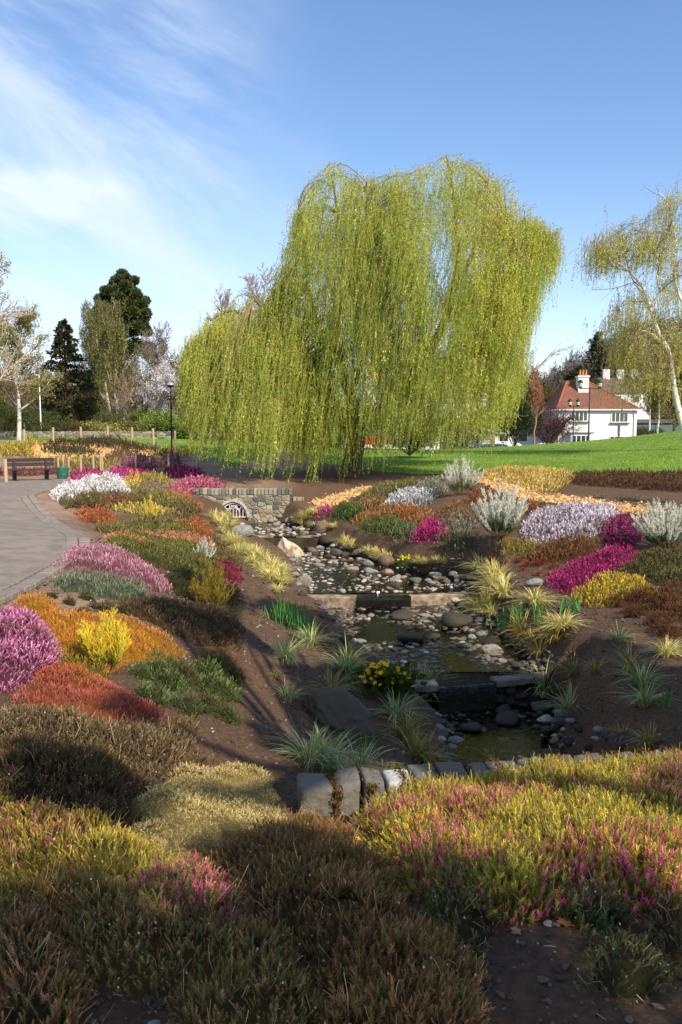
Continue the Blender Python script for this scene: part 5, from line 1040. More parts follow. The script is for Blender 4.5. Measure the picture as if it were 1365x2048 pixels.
def blades(px, py, wpx, hpx, nb, cols, label, wd=.02, name='iris_leaves', cat='iris', seed=0):
    rg = np.random.default_rng(seed); p = hit1(px, py); W_ = wpx / FPX * p[1]; Hh = hpx / FPX * p[1]; k = 4; t = np.linspace(0, 1, k)
    b = rg.normal(0, .3, (nb, 2)) * [W_, W_ * .5]; ln = Hh * rg.uniform(.6, 1.05, nb); le_ = rg.normal(0, .16, (nb, 2)); P = np.zeros((nb, k, 3))
    for i, q in enumerate(t): P[:, i, :2] = b + le_ * (ln * q ** 1.4)[:, None]; P[:, i, 2] = ln * q
    a = rg.uniform(-.9, .9, nb); s = np.stack([np.cos(a), np.sin(a), 0 * a], -1)[:, None] * (wd * np.array([.8, 1, .8, .08]) / 2)[None, :, None]
    V = np.stack([P - s, P + s], 2); f = np.array([[2 * i, 2 * i + 1, 2 * i + 3, 2 * i + 2] for i in range(k - 1)]); F = (f[None] + (np.arange(nb) * 2 * k)[:, None, None]).reshape(-1, 4)
    c = pick(cols, nb, rg) * rg.uniform(.8, 1.2, (nb, 1)); o = MB().add(V.reshape(-1, 3), F, c.repeat(2 * k, 0)).build(name, M_GRASSB); o.location = p; tag(o, label, cat); return o
IR = [((72, 128, 58), 4), ((96, 148, 70), 3), ((60, 104, 48), 2)]
blades(572, 1250, 62, 60, 90, IR, 'broad clump of deep green iris leaves below the middle weir', .018, seed=1)
blades(600, 1262, 50, 46, 40, IR, 'right hand neighbour of the broad clump of iris leaves', .016, seed=2)
blades(1010, 1258, 46, 40, 30, IR, 'upright green iris leaves right of the yellow tufts', .022, seed=3); blades(1042, 1248, 46, 44, 34, IR, 'green iris leaves in the middle of the right bank row', .022, seed=4)
blades(1082, 1244, 26, 52, 18, IR, 'tallest narrow iris clump behind the bright arching grass', .022, seed=5); blades(1142, 1226, 54, 36, 40, IR, 'iris leaves nearest the yellow heather on the right bank', .02, seed=6)
blades(1338, 1415, 30, 50, 12, IR, 'thin iris leaves beside the green tufts at the right', .014, seed=7); blades(745, 1500, 30, 48, 10, IR, 'few thin green leaves right of the big dark boulder', .012, seed=8)
blades(792, 1552, 44, 36, 20, [((150, 180, 90), 4), ((190, 200, 120), 2)], 'small fresh green shoots behind the low wall', .01, seed=9)
blades(802, 1132, 14, 14, 16, IR, 'tiny green shoots in soil right below the daffodils', .012, seed=10); blades(908, 1126, 14, 14, 14, IR, 'tiny bright shoots right of the pale tufts', .012, seed=11)
def flowers(px, py, wpx, hpx, nf, fsz, label, name, cat, leafc, seed, fcols, big=False):
    rg = np.random.default_rng(seed); p = hit1(px, py); W_ = wpx / FPX * p[1]; Hh = hpx / FPX * p[1]; root = empty(name, tuple(p), 0, label, cat)
    n = 420 if big else 60; b = np.c_[rg.normal(0, .22 * W_, n), rg.normal(0, .16 * W_, n), Hh * .72 * rg.random(n) ** .8]; d = np.c_[b[:, :2] * 3 / W_, np.ones(n)] + rg.normal(0, .4, (n, 3))
    v, f = leaves(b, d, Hh * (.22 if big else .6), Hh * (.20 if big else .07), rg); c = pick(leafc, n, rg) * rg.uniform(.7, 1.2, (n, 1)); MB().add(v, f, c.repeat(4, 0)).build('foliage', M_LEAF, root)
    for i in range(nf):
        a = rg.uniform(0, 6.28); r = math.sqrt(rg.random()) * W_ * .46; c0 = np.array([r * math.cos(a), r * math.sin(a) * .7, Hh * (.98 - .5 * (r / (W_ * .5)) ** 2) * rg.uniform(.72, 1.05)])
        ax_ = nrm(np.array([rg.normal(0, .4), -.6 + rg.normal(0, .4), 1.0])); B = basis(ax_[None], rg)[0]; V = []; F = []
        for q in range(5):
            t0 = q * 1.2566; e = lambda ang, rad, up: c0 + B @ np.array([math.cos(ang) * rad, math.sin(ang) * rad, up])
            k = len(V); V += [e(t0, 0, 0), e(t0 - .5, fsz * .62, fsz * .22), e(t0, fsz, fsz * .34), e(t0 + .5, fsz * .62, fsz * .22)]; F.append((k, k + 1, k + 2, k + 3))
        MB().add(np.array(V), np.array(F), lin(fcols[rg.integers(0, len(fcols))]) * 1.05).build('flower', M_HEATH, root)
flowers(772, 1392, 122, 74, 90, .034, 'dense clump of golden yellow marsh flowers beside the dark water', 'marsh_marigold', 'flowering plant', [((58, 84, 30), 4), ((78, 100, 40), 2)], 3, [(246, 190, 20), (236, 170, 10), (250, 206, 40)], True)
flowers(812, 1132, 34, 26, 14, .045, 'small clump of yellow daffodils on the right bank of the upper stream', 'daffodil', 'flowering plant', IR, 4, [(250, 214, 30), (240, 200, 20)])
flowers(490, 1112, 10, 12, 3, .035, 'single small yellow flower cluster in the cream grasses of the left bank', 'daffodil', 'flowering plant', IR, 5, [(250, 210, 30)])
# fallen leaves and twigs near the camera
M_DEAD = mat('dead_leaf', attr=True, rough=.8, transl=.2)
def fallen(px, py, wpx, col, label):
    p = hit1(px, py); s = wpx / FPX * p[1] / 2; a = np.linspace(0, 2 * math.pi, 15)[:-1]; r = 1 + .3 * np.cos(a * 5); V = [(0, 0, .0)] + [(s * r_ * math.cos(t_) * 1.2, s * r_ * math.sin(t_) * .8, .25 * s * abs(math.sin(t_ * 1.5))) for t_, r_ in zip(a, r)]
    F = np.array([[0, i + 1, (i + 1) % 14 + 1] for i in range(14)]); o = MB().add(V, F, lin(col)).build('fallen_leaf', M_DEAD); o.location = (p[0], p[1], p[2] + .012); o.rotation_euler = (.15, .1, random.uniform(0, 6)); tag(o, label, 'leaf')
fallen(998, 1822, 36, (176, 92, 40), 'orange brown fallen leaf at the top of the bare soil patch'); fallen(1130, 1852, 28, (140, 84, 38), 'brown curled leaf right of the middle of the bare soil'); fallen(1033, 1868, 20, (150, 126, 100), 'pale dry leaf on the bare soil, left of the brown curled one'); fallen(150, 2030, 18, (180, 156, 120), 'pale fallen leaf on the soil at the bottom left')
nT = 150; x = rng.uniform(-.9, 1.6, nT); y = rng.uniform(2.0, 3.4, nT); a = rng.uniform(0, 6.28, nT); l = rng.uniform(.02, .09, nT); k = 3; P = np.zeros((nT, k, 3))
for i in range(k): q = i / 2 - .5; P[:, i, 0] = x + np.cos(a) * l * q; P[:, i, 1] = y + np.sin(a) * l * q; P[:, i, 2] = H(P[:, i, 0], P[:, i, 1]) + .006 + rng.random(nT) * .008
v, f = tubes(P, np.full((nT, k), .0014), 3); tag(MB().add(v, f, np.repeat(pick([((150, 96, 60), 3), ((190, 160, 120), 2), ((110, 74, 50), 2)], nT, rng), k * 3, 0)).build('twigs', M_BARK), 'dry twigs and stalks littering the bare soil', 'twigs', kind='stuff')
nT = 1500; x = rng.uniform(-4, 5, nT); y = rng.uniform(2, 12, nT); d = rng.normal(size=(nT, 3)); d[:, 2] *= .3; v, f = leaves(np.c_[x, y, H(x, y) + .008], d, .01 + .0025 * y, .006 + .0012 * y, rng)
tag(MB().add(v, f, np.repeat(pick([((170, 110, 66), 3), ((196, 168, 130), 2), ((110, 130, 56), 1), ((130, 80, 50), 2)], nT, rng), 4, 0)).build('leaf_litter', M_HEATH), 'crumbs of dead leaf scattered over the soil', 'leaf litter', kind='stuff')
# ------------------------------------------------------------------ furniture
M_BENCH = mat('bench_plastic_wood', lin((62, 48, 44)) * .6, .7, noise=(5, lin((78, 62, 56)) * .6, .4, .7), bump=(60, .2, .005))
bp_ = hit1(62, 962); b = empty('park_bench', (bp_[0], bp_[1], bp_[2] + .0), R(38), 'dark brown plank bench at the side of the path', 'bench')
def bpart(name, boxes):
    mb = MB()
    for c, s in boxes: mb.box(c, s, 0, 0, None, .008)
    return mb.build(name, M_BENCH, b)
bpart('seat', [((0, -.10 - .16 * i, .44), (1.8, .14, .045)) for i in range(3)])
bpart('backrest', [((0, .06, .62 + .16 * i), (1.8, .045, .135)) for i in range(2)])
for s in (-1, 1):
    bpart('leg', [((s * .58, -.02, .21), (.12, .16, .42)), ((s * .58, -.22, .37), (.11, .52, .09)), ((s * .58, -.12, .03), (.12, .40, .06)), ((s * .58, .045, .6), (.09, .06, .42))])
p = hit1(126, 957); root = empty('litter_bin', tuple(p), 0, 'round green litter bin beside the bench', 'bin')
M_GRN = mat('green_plastic', lin((48, 122, 96)) * .8, .5, noise=(8, lin((36, 96, 76)) * .8, .4, .7))
MB().lathe([(0, .01), (.205, .01), (.215, .03), (.225, .40), (.235, .42), (.235, .45), (.215, .45), (.20, .40), (.195, .05), (0, .05)], 28).build('bin_body', M_GRN, root, True)
MB().lathe([(.228, .13), (.234, .14), (.234, .16), (.228, .17)], 28).build('band', M_GRN, root, True)
def post(px, ptop, pbot, wpx, label, group, lean=0):
    p = hit1(px, pbot); h = (pbot - ptop) / FPX * p[1]; r = wpx / FPX * p[1] / 2; mb = MB()
    V, F = [], []
    pr = [(1, -.1), (1, h * .5), (.97, h - .02), (.8, h), (0, h + .006)]; mb.lathe([(r * a, z) for a, z in pr], 10); o = mb.build('wooden_post', M_WOODPOST, None, True)
    o.location = tuple(p); o.rotation_euler = (random.uniform(-.02, .02), random.uniform(-.03, .03) + lean, 0); tag(o, label, 'post', group); return o
for x, t_, b_ in [(49, 860, 884), (107, 855, 883), (163, 854, 881), (216, 853, 881), (265, 855, 885), (308, 857, 890), (350, 862, 900), (382, 866, 904), (404, 872, 908)]:
    post(x, t_, b_, 4.6, 'upright timber post in the far row crossing the heather mound', 'far row of posts')
post(13, 918, 966, 7.5, 'thick timber post at the far left beside the bench', None)
for x, t_, b_, w_ in [(117, 915, 938, 4), (127, 910, 938, 4.6), (138, 914, 938, 4), (163, 910, 952, 4.8), (188, 909, 946, 4.8), (202, 910, 950, 4), (206, 912, 949, 4), (272, 909, 944, 4.2), (338, 907, 940, 4.5)]:
    post(x, t_, b_, w_, 'upright timber post in the near row below the heather mound', 'near row of posts')
for x, t_, b_ in [(402, 915, 936), (440, 918, 934), (300, 915, 935)]: post(x, t_, b_, 4, 'timber post half hidden by the willow', 'posts near the willow')
# thin wires of the far row
# lamp post
p = hit1(345, 939); root = empty('street_lamp', tuple(p), 0, 'black park lamp post with a mushroom head left of the willow', 'lamp post'); h = (939 - 776) / FPX * p[1]
MB().lathe([(.09, 0), (.09, .04), (.075, .06), (.075, .85), (.05, .92), (.042, 1.0), (.034, h - .25), (.05, h - .24), (.05, h - .2), (.03, h - .18), (.03, h)], 14).build('pole', M_BLACK, root, True)
MB().lathe([(.03, h - .02), (.13, h), (.19, h + .05), (.20, h + .09), (.19, h + .10)], 18).build('lamp_shade', M_BLACK, root, True)
MB().lathe([(.195, h + .10), (.19, h + .14), (.14, h + .20), (.06, h + .235), (0, h + .24)], 18).build('cap', mat('lamp_cap', (0.30, 0.32, 0.34), .35), root, True)
p = atY(345, 905, 40.0)
# pale poles
M_GALV = mat('galvanised', (0.55, 0.56, 0.56), .45)
def pole(px, ytop, ybot, Y, label, head=True, r=.06):
    p = atY(px, ybot, Y); q = atY(px, ytop, Y); h = q[2] - p[2] + .8; root = empty('street_lamp', (p[0], Y, p[2] - .8), 0, label, 'street light')
    MB().lathe([(r * 1.4, 0), (r * 1.4, .8), (r, .9), (r * .7, h), (0, h + .02)], 10).build('pole', M_GALV, root, True)
    if head: MB().box((-.35, 0, h + .02), (.8, .16, .1), 0, 0, None, .03).build('lamp_head', M_GALV, root)
pole(83, 751, 872, 62, 'tall pale pole standing left of the spruce'); pole(1300, 750, 846, 85, 'tall grey street light right of the white house', True)
def twin(px, ytop, ybot, Y, w_, label):
    p = atY(px, ybot, Y); q = atY(px, ytop, Y); h = q[2] - p[2] + .6; root = empty('street_lamp', (p[0], Y, p[2] - .6), 0, label, 'lamp post')
    W_ = w_ / FPX * Y; MB().lathe([(.11, 0), (.11, 1.0), (.07, 1.1), (.055, h), (0, h + .1)], 10).build('pole', M_BLACK, root, True)
    MB().box((0, 0, h - .05), (W_, .05, .07)).build('cross_arm', M_BLACK, root)
    for s in (-1, 1):
        l = MB().lathe([(.03, -.05), (.13, .02), (.19, .45), (.24, .5), (.10, .66), (0, .72)], 10, (s * W_ / 2, 0, h - .02)).build('lantern', M_BLACK, root, True)
        MB().lathe([(.165, .12), (.195, .42)], 10, (s * W_ / 2, 0, h - .02)).build('glass', mat('lantern_glass', (.45, .45, .36), .3), l, True)
twin(1177, 776, 890, 66, 38, 'taller black double lantern lamp in front of the white house'); twin(1146, 812, 893, 78, 16, 'shorter black double lantern lamp at the left of the white house')
# sign under the willow
p = atY(828, 905, 52); root = empty('sign', (p[0], 52, p[2] - .3), 0, 'white square sign on a thin pole seen through the willow', 'sign'); hq = atY(828, 829, 52)[2] - p[2] + .3
MB().tube([(0, 0, 0), (0, 0, hq)], .04, 8).build('pole', M_GALV, root); M_W = mat('white_gloss', (.8, .8, .78), .4)
MB().box((-.1, -.06, hq - .33), (.66, .03, .66), 0, 0, None, .01).build('sign_board', M_W, root)
MB().tube([(-.22, -.09, hq - .30), (-.15, -.09, hq - .42), (-.06, -.09, hq - .36), (-.02, -.09, hq - .24), (.06, -.09, hq - .2)], .03, 6).build('emblem', M_BLACK, root)

# ------------------------------------------------------------------ house
M_HARL = mat('white_harling', (0.70, 0.665, 0.64), .9, noise=(1.5, (.70, .66, .62), .45, .8), bump=(30, .4, .02))
M_TILE = bpy.data.materials.new('clay_tile'); M_TILE.use_nodes = True; t = M_TILE.node_tree; b_ = t.nodes['Principled BSDF']; tcn = N(t, 'ShaderNodeTexCoord')
br = N(t, 'ShaderNodeTexBrick'); br.inputs['Scale'].default_value = 1; br.inputs['Brick Width'].default_value = .22; br.inputs['Row Height'].default_value = .14; br.inputs['Mortar Size'].default_value = .014
br.inputs['Color1'].default_value = (*(lin((164, 104, 78)) * .75), 1); br.inputs['Color2'].default_value = (*(lin((136, 82, 62)) * .75), 1); br.inputs['Mortar'].default_value = (.05, .03, .02, 1)
mpn = N(t, 'ShaderNodeSeparateXYZ'); t.links.new(tcn.outputs['Object'], mpn.inputs[0]); cxn = N(t, 'ShaderNodeCombineXYZ'); t.links.new(MA(t, 'ADD', mpn.outputs[0], MA(t, 'MULTIPLY', mpn.outputs[1], .35)), cxn.inputs[0]); t.links.new(MA(t, 'MULTIPLY', mpn.outputs[2], 1.25), cxn.inputs[1]); t.links.new(cxn.outputs[0], br.inputs[0])
cN = mixc(t, MR(t, tnoise(t, .8, 6, .6, tcn.outputs['Object']), .42, .72), br.outputs[0], tuple(lin((112, 78, 58)) * .8)); t.links.new(cN, b_.inputs['Base Color']); b_.inputs['Roughness'].default_value = .9
M_GLASS = mat('window_glass', (0.02, 0.025, 0.03), .08, spec=.8); M_GREYP = mat('grey_green_paint', lin((96, 116, 112)) * .7, .6)
HY = 98.0; S_ = HY / FPX
def hx(px): return float(atY(px, 850, HY)[0])
def hz(py): return float(atY(1195, py, HY)[2])
X0, X1 = hx(1117), hx(1274); ZE = hz(819); ZG = hz(905); DP = 8.2
hs_ = empty('house', (X0, HY, ZG), 0, 'white two storey house with red hipped tile roof beyond the lawn', 'house'); ho = np.array([X0, HY, ZG])
def hp(mb, name, mt, parent=None, sm=False):
    o = mb.build(name, mt, parent or hs_, sm)
    if parent is None: o.location = tuple(-ho)
    return o
hp(MB().box(((X0 + X1) / 2, HY + DP / 2, (ZG + ZE) / 2 - .5), (X1 - X0, DP, ZE - ZG + 1)), 'wall', M_HARL)
ov = .35; e = [(X0 - ov, HY - ov, ZE), (X1 + ov, HY - ov, ZE), (X1 + ov, HY + DP + ov, ZE), (X0 - ov, HY + DP + ov, ZE)]; zr = hz(762); yr = HY + DP / 2; RX0, RX1 = hx(1150), hx(1196)
V = e + [(RX0, yr, zr + .2), (RX1, yr, zr + .15)]; nSub = 1
mb = MB().add(V, np.array([[0, 1, 5, 4], [2, 3, 4, 5]])); mb.add(V, np.array([[3, 0, 4], [1, 2, 5]])); mb.add([(x, y, z - .02) for x, y, z in e], np.array([[3, 2, 1, 0]]), None)
roof = hp(mb, 'roof', M_TILE)
mb = MB()
for a_, b2 in ((0, 4), (1, 5), (4, 5), (3, 4), (2, 5)): mb.tube([V[a_], V[b2]], .11, 8)
rt = mb.build('ridge_tiles', mat('ridge_tile', lin((168, 96, 66)) * .8, .9), roof)
hp(MB().box(((X0 + X1) / 2, HY - ov - .04, ZE - .04), (X1 - X0 + 2 * ov, .12, .14)).box((X0 - ov - .04, HY + DP / 2, ZE - .04), (.12, DP + 2 * ov, .14)), 'gutter', M_W)
for xx in (hx(1128), hx(1268)): hp(MB().tube([(xx, HY - .08, ZE - .1), (xx, HY - .08, ZG)], .05, 8), 'drainpipe', M_GALV)
cxx = hx(1177); cw_ = 21 * S_; ch = hp(MB().box((cxx, yr - 1.2, (hz(748) + hz(795)) / 2), (cw_, 1.1, hz(748) - hz(795))).box((cxx, yr - 1.2, hz(750)), (cw_ + .2, 1.3, .2)), 'chimney', M_HARL)
for dx in (-.32, .05, .42):
    o = MB().lathe([(.15, 0), (.17, .05), (.13, .12), (.12, .5), (.16, .55), (.16, .6), (.1, .6), (.1, .3)], 10, (cxx + dx, yr - 1.2, hz(748) + .1)).build('chimney_pot', mat('chimney_pot', lin((214, 132, 72)) * .8, .8), ch, True)
def window(xa, xb, ya, yb, nbar=3, sill=True, dy=0):
    x0, x1, z1, z0 = hx(xa), hx(xb), hz(ya), hz(yb); fr_ = MB(); Yp = HY - .03 - dy; w_ = .09
    for (a, b2) in ((x0, x0 + w_), (x1 - w_, x1)): fr_.box(((a + b2) / 2, Yp, (z0 + z1) / 2), (w_, .12, z1 - z0))
    for z in (z0 + w_ / 2, z1 - w_ / 2): fr_.box(((x0 + x1) / 2, Yp - .004, z), (x1 - x0 - 2 * w_ + .01, .12, w_))
    for i in range(1, nbar): x_ = x0 + (x1 - x0) * i / nbar; fr_.box((x_, Yp, (z0 + z1) / 2), (.08, .11, z1 - z0 - .1))
    f_ = hp(fr_, 'window', M_W); g_ = MB().box(((x0 + x1) / 2, HY - .01 - dy, (z0 + z1) / 2), (x1 - x0 - .06, .06, z1 - z0 - .06)).build('pane', M_GLASS, f_)
    lead = MB()
    for i in range(nbar * 2): x_ = x0 + (x1 - x0) * (i + .5) / (nbar * 2); lead.box((x_, HY - .05 - dy, (z0 + z1) / 2), (.025, .02, z1 - z0 - .1))
    for i in range(1, 4): lead.box(((x0 + x1) / 2, HY - .052 - dy, z0 + (z1 - z0) * i / 4), (x1 - x0 - .1, .02, .025))
    lead.build('glazing_bar', M_GREYP, f_)
    if sill: MB().box(((x0 + x1) / 2, HY - .12 - dy, z0 - .08), (x1 - x0 + .3, .28, .12)).build('sill', M_GREYP, f_)
window(1141, 1175, 821, 843, 4); window(1222, 1256, 824, 845, 4); window(1220, 1258, 872, 894, 4)
# bay with flat roof
xa, xb = hx(1136), hx(1180); hp(MB().box(((xa + xb) / 2, HY - .45, (hz(868) + ZG) / 2), (xb - xa - .3, .9, hz(868) - ZG)), 'bay', M_HARL); hp(MB().box(((xa + xb) / 2, HY - .5, hz(866)), (xb - xa + .4, 1.2, .16)), 'bay_roof', M_GREYP)
window(1140, 1177, 870, 900, 4, False, .92)
hp(MB().box((hx(1239), HY - .1, hz(866)), (.16, .12, 2.0)), 'downpipe_box', M_GREYP)
# neighbours glimpsed behind
def simple_house(x0, x1, Y, z0, ze, zr, dp, label, chim=None, roofcol=(120, 84, 66), win=(), wm=None):
    root = empty('house', (x0, Y, z0), 0, label, 'house'); W_ = x1 - x0; MB().box((W_ / 2, dp / 2, (ze - z0) / 2 - .5), (W_, dp, ze - z0 + 1)).build('wall', wm or M_HARL, root)
    V = [(-.3, -.3, ze - z0), (W_ + .3, -.3, ze - z0), (W_ + .3, dp + .3, ze - z0), (-.3, dp + .3, ze - z0), (-.3, dp / 2, zr - z0), (W_ + .3, dp / 2, zr - z0)]
    r_ = MB().add(V, np.array([[0, 1, 5, 4], [2, 3, 4, 5]])); r_.add(V, np.array([[3, 0, 4], [1, 2, 5]])); rr__ = r_.build('roof', mat('roof_slate', lin(roofcol) * .8, .9, noise=(1, lin((96, 80, 70)) * .7, .4, .7)), root)
    for c_ in (chim or []):
        o = MB().box((c_, dp / 2, zr - z0 + .5), (1.1, .8, 1.8)).build('chimney', M_HARL, rr__); MB().lathe([(.13, 0), (.13, .5)], 8, (c_, dp / 2, zr - z0 + 1.4)).build('chimney_pot', M_TILE, o)
    for (wx, wz) in win: f_ = MB().box((wx, -.02, wz), (1.3, .1, 1.2)).build('window', M_W, root); MB().box((wx, -.06, wz), (1.1, .08, 1.0)).build('pane', M_GLASS, f_)
a = atY(1212, 810, 135); b2 = atY(1300, 810, 135); simple_house(a[0], b2[0], 135, a[2] - 4, atY(1250, 786, 135)[2], atY(1250, 752, 135)[2], 8, 'white gabled house half hidden by trees behind the tiled house', [1.2, 3.6, 6.0], (116, 96, 86), [(2, 5), (5, 5)])
a = atY(1274, 850, 118); b2 = atY(1365, 850, 118); simple_house(a[0], b2[0] + 3, 118, a[2] - 2, atY(1300, 846, 118)[2], atY(1300, 838, 118)[2], 5, 'low grey roofed outbuilding right of the white house', None, (104, 96, 92), (), M_GREYP)
a = atY(985, 870, 105); b2 = atY(1085, 870, 105); simple_house(a[0], b2[0], 105, a[2] - 1.5, atY(1000, 868, 105)[2], atY(1000, 858, 105)[2], 6, 'low white building between the willow and the white house', None, (150, 144, 136), [(1.5, 1.2), (4, 1.2)])
a = atY(690, 870, 100); b2 = atY(880, 870, 100); simple_house(a[0], b2[0], 100, a[2] - 1.5, atY(700, 862, 100)[2], atY(700, 846, 100)[2], 6, 'pale building seen through the hanging willow shoots', None, (130, 124, 118), [(2, 1.5), (5, 1.5), (8, 1.5)])
a = atY(60, 840, 120); b2 = atY(150, 840, 120); simple_house(a[0], b2[0], 120, a[2] - 2.5, atY(100, 790, 120)[2], atY(100, 768, 120)[2], 8, 'cream building glimpsed behind the spruce on the left', [2, 5], (110, 96, 88), [(1.2, 4), (3.2, 4), (5.2, 4), (1.2, 6.6), (3.2, 6.6), (5.2, 6.6)])
# ------------------------------------------------------------------ cars
def car(px, py, Y, ang, col, label, L=4.2):
    p = atY(px, py, Y); z0 = float(H(p[0], Y)); z0 = max(z0 - .35, p[2]); root = empty('parked_car', (p[0], Y, z0), ang, label, 'car'); Mc = mat('car_paint', lin(col) * .8, .25, spec=.6)
    prof = [(-2.1, .35), (-2.12, .75), (-1.95, .92), (-1.25, .98), (-.75, 1.42), (.75, 1.46), (1.45, 1.02), (2.0, .92), (2.1, .6), (2.08, .35)]
    V = []; 
    for s in (-1, 1):
        for x, z in prof: V.append((x, s * (.85 if z < 1.1 else .64), z))
    n = len(prof); F = [[i, (i + 1) % n, (i + 1) % n + n, i + n] for i in range(n)]; mb = MB().add(V, np.array(F)); mb.add(V, [np.arange(n)[::-1], np.arange(n) + n]); mb.build('body', Mc, root)
    for s in (-1, 1): MB().add([(-1.1, s * .80, 1.02), (1.25, s * .80, 1.03), (.7, s * .68, 1.38), (-.72, s * .68, 1.36)], np.array([[0, 1, 2, 3]])).build('side_window', M_GLASS, root)
    MB().add([(-1.27, -.66, 1.02), (-1.27, .66, 1.02), (-.8, .56, 1.40), (-.8, -.56, 1.40)], np.array([[0, 1, 2, 3]])).build('windscreen', M_GLASS, root)
    for sx in (-1.3, 1.3):
        for sy in (-1, 1):
            w_ = MB(); a_ = np.arange(18) * math.pi / 9; pr = [(.05, -.1), (.29, -.1), (.32, -.06), (.32, .06), (.29, .1), (.05, .1)]; V = [(sx + r * math.cos(t_), sy * .78 + d, .32 + r * math.sin(t_)) for r, d in pr for t_ in a_]
            F = [[i * 18 + j, i * 18 + (j + 1) % 18, (i + 1) * 18 + (j + 1) % 18, (i + 1) * 18 + j] for i in range(5) for j in range(18)]; w_.add(V, np.array(F)).build('wheel', M_BLACK, root)
    for sy in (-1, 1): MB().box((-2.1, sy * .6, .72), (.06, .3, .14), 0, 0, None, .02).build('headlight', M_W, root)
car(978, 905, 95, .15, (44, 62, 92), 'dark blue van parked at the right foot of the willow'); car(1018, 908, 98, .1, (206, 210, 214), 'silver car right of the dark blue one')
car(1092, 911, 92, 0, (226, 228, 228), 'white car showing only its roof over the lawn, left'); car(1122, 911, 94, 0, (210, 212, 214), 'white car showing only its roof over the lawn, right')
car(735, 896, 82, 0, (208, 80, 52), 'orange red car glimpsed through the willow'); car(775, 896, 84, 0, (224, 224, 224), 'white car glimpsed through the willow beside the red one'); car(138, 872, 84, 0, (216, 220, 222), 'white car under the spruce on the left')
# low wall, hedge and rail at the left
mb = MB(); V, F, Cc = rubble(0, 13, -.2, .75, .5, res=.08, seed=31, relief=.06); mb.add(V, F, Cc * .9); mb.box((6.5, .3, .27), (13, .44, .9), 0, 0, dk); p = atY(-30, 884, 56)
o = mb.build('stone_wall', M_WALL); o.location = (p[0], 56, p[2]); tag(o, 'low rough stone wall at the far left behind the yellow strip', 'wall')
p = atY(50, 845, 75); o = MB().box((3, 0, .0), (8, .08, .12)).box((0, 0, -.6), (.1, .1, 1.2)).box((3, 0, -.6), (.1, .1, 1.2)).box((6, 0, -.6), (.1, .1, 1.2)).build('rail_fence', M_W); o.location = (p[0], 75, p[2]); tag(o, 'white rail fence behind the pale pole on the left', 'fence')

# ------------------------------------------------------------------ trees
def branches(rg, base, spec):
    """spec: list of levels (count, length factor, angle, radius factor, npts, gravity, wobble, start fraction). returns list per level of (P (n,k,3), R (n,k))"""
    P0, R0 = base; levels = [(P0, R0)]; P, Rr = P0, R0
    for (cnt, lf, ang, rf, k, grav, wob, st) in spec:
        n, kk, _ = P.shape; L = np.linalg.norm(np.diff(P, axis=1), axis=2).sum(1)
        f = st + (1 - st) * (np.arange(cnt)[None] + rg.random((n, cnt))) / cnt; idx = f * (kk - 1); i = np.clip(idx.astype(int), 0, kk - 2); u = (idx - i)[..., None]
        A = np.take_along_axis(P, i[..., None].repeat(3, 2), 1); B = np.take_along_axis(P, (i + 1)[..., None].repeat(3, 2), 1); pos = A * (1 - u) + B * u; T = nrm(B - A)
        rad = np.take_along_axis(Rr, i, 1) * rf; ln = (L[:, None] * lf * (1.15 - .6 * f) * rg.uniform(.7, 1.25, f.shape))
        r = nrm(np.cross(T, nrm(rg.normal(size=T.shape)))); a = ang * rg.uniform(.7, 1.3, f.shape)[..., None]; d = nrm(T * np.cos(a) + r * np.sin(a))
        pos = pos.reshape(-1, 3); d = d.reshape(-1, 3); ln = ln.ravel(); rad = rad.ravel(); Q = np.zeros((len(pos), k, 3)); Q[:, 0] = pos; dd = d.copy()
        for j in range(1, k):
            dd = nrm(dd + rg.normal(0, wob, dd.shape) + np.array([0, 0, grav])); Q[:, j] = Q[:, j - 1] + dd * (ln / (k - 1))[:, None]
        RR = rad[:, None] * np.linspace(1, .3, k)[None]; RR = np.maximum(RR, .0025); levels.append((Q, RR)); P, Rr = Q, RR
    return levels
def wood(levels, sides=(9, 6, 4, 3, 3), cols=None, minr=0.0):
    mb = MB()
    for i, (P, Rr) in enumerate(levels):
        v, f = tubes(P, np.maximum(Rr, minr), sides[min(i, len(sides) - 1)]); c = lin(cols[min(i, len(cols) - 1)]); mb.add(v, f, c)
    return mb
def trunk_line(h, lean=0, wob=.1, rg=None, r=.2, k=8, px=None):
    t = np.linspace(0, 1, k); P = np.zeros((1, k, 3)); P[0, :, 2] = h * t; P[0, :, 0] = lean * h * t ** 1.3 + np.r_[0, rg.normal(0, wob, k - 1)]; P[0, :, 1] = np.r_[0, rg.normal(0, wob, k - 1)]
    return P, (r * (1 - .8 * t))[None]
def place_tree(px, pybase, Y, label, build, name='tree', group=None, cat='tree'):
    p = atY(px, pybase, Y); root = empty(name, (p[0], Y, min(p[2], float(H(p[0], Y)) + .3) - .1), 0, label, cat, group); build(root, float(root.location.z)); return root
def leafcloud(pts, dirs, n, jit, ln, wd, cols, rg, up=0):
    i = rg.integers(0, len(pts), n); p = pts[i] + rg.normal(0, jit, (n, 3)); d = dirs[i] * .6 + rg.normal(0, .7, (n, 3)) + [0, 0, up]
    v, f = leaves(p, d, ln * rg.uniform(.6, 1.2, n), wd * rg.uniform(.7, 1.2, n), rg)
    key = vnoise(p[:, 0] * 1.1, p[:, 2] * 1.1 + p[:, 1], 3)[:, None]; c = pick(cols, n, rg) * (.7 + .6 * key) * rg.uniform(.8, 1.15, (n, 1)); return MB().add(v, f, np.clip(c, 0, .95).repeat(4, 0))
def ends(levels, k=-1):
    P = levels[k][0]; return P[:, 1:].reshape(-1, 3), nrm(P[:, 1:] - P[:, :-1]).reshape(-1, 3)
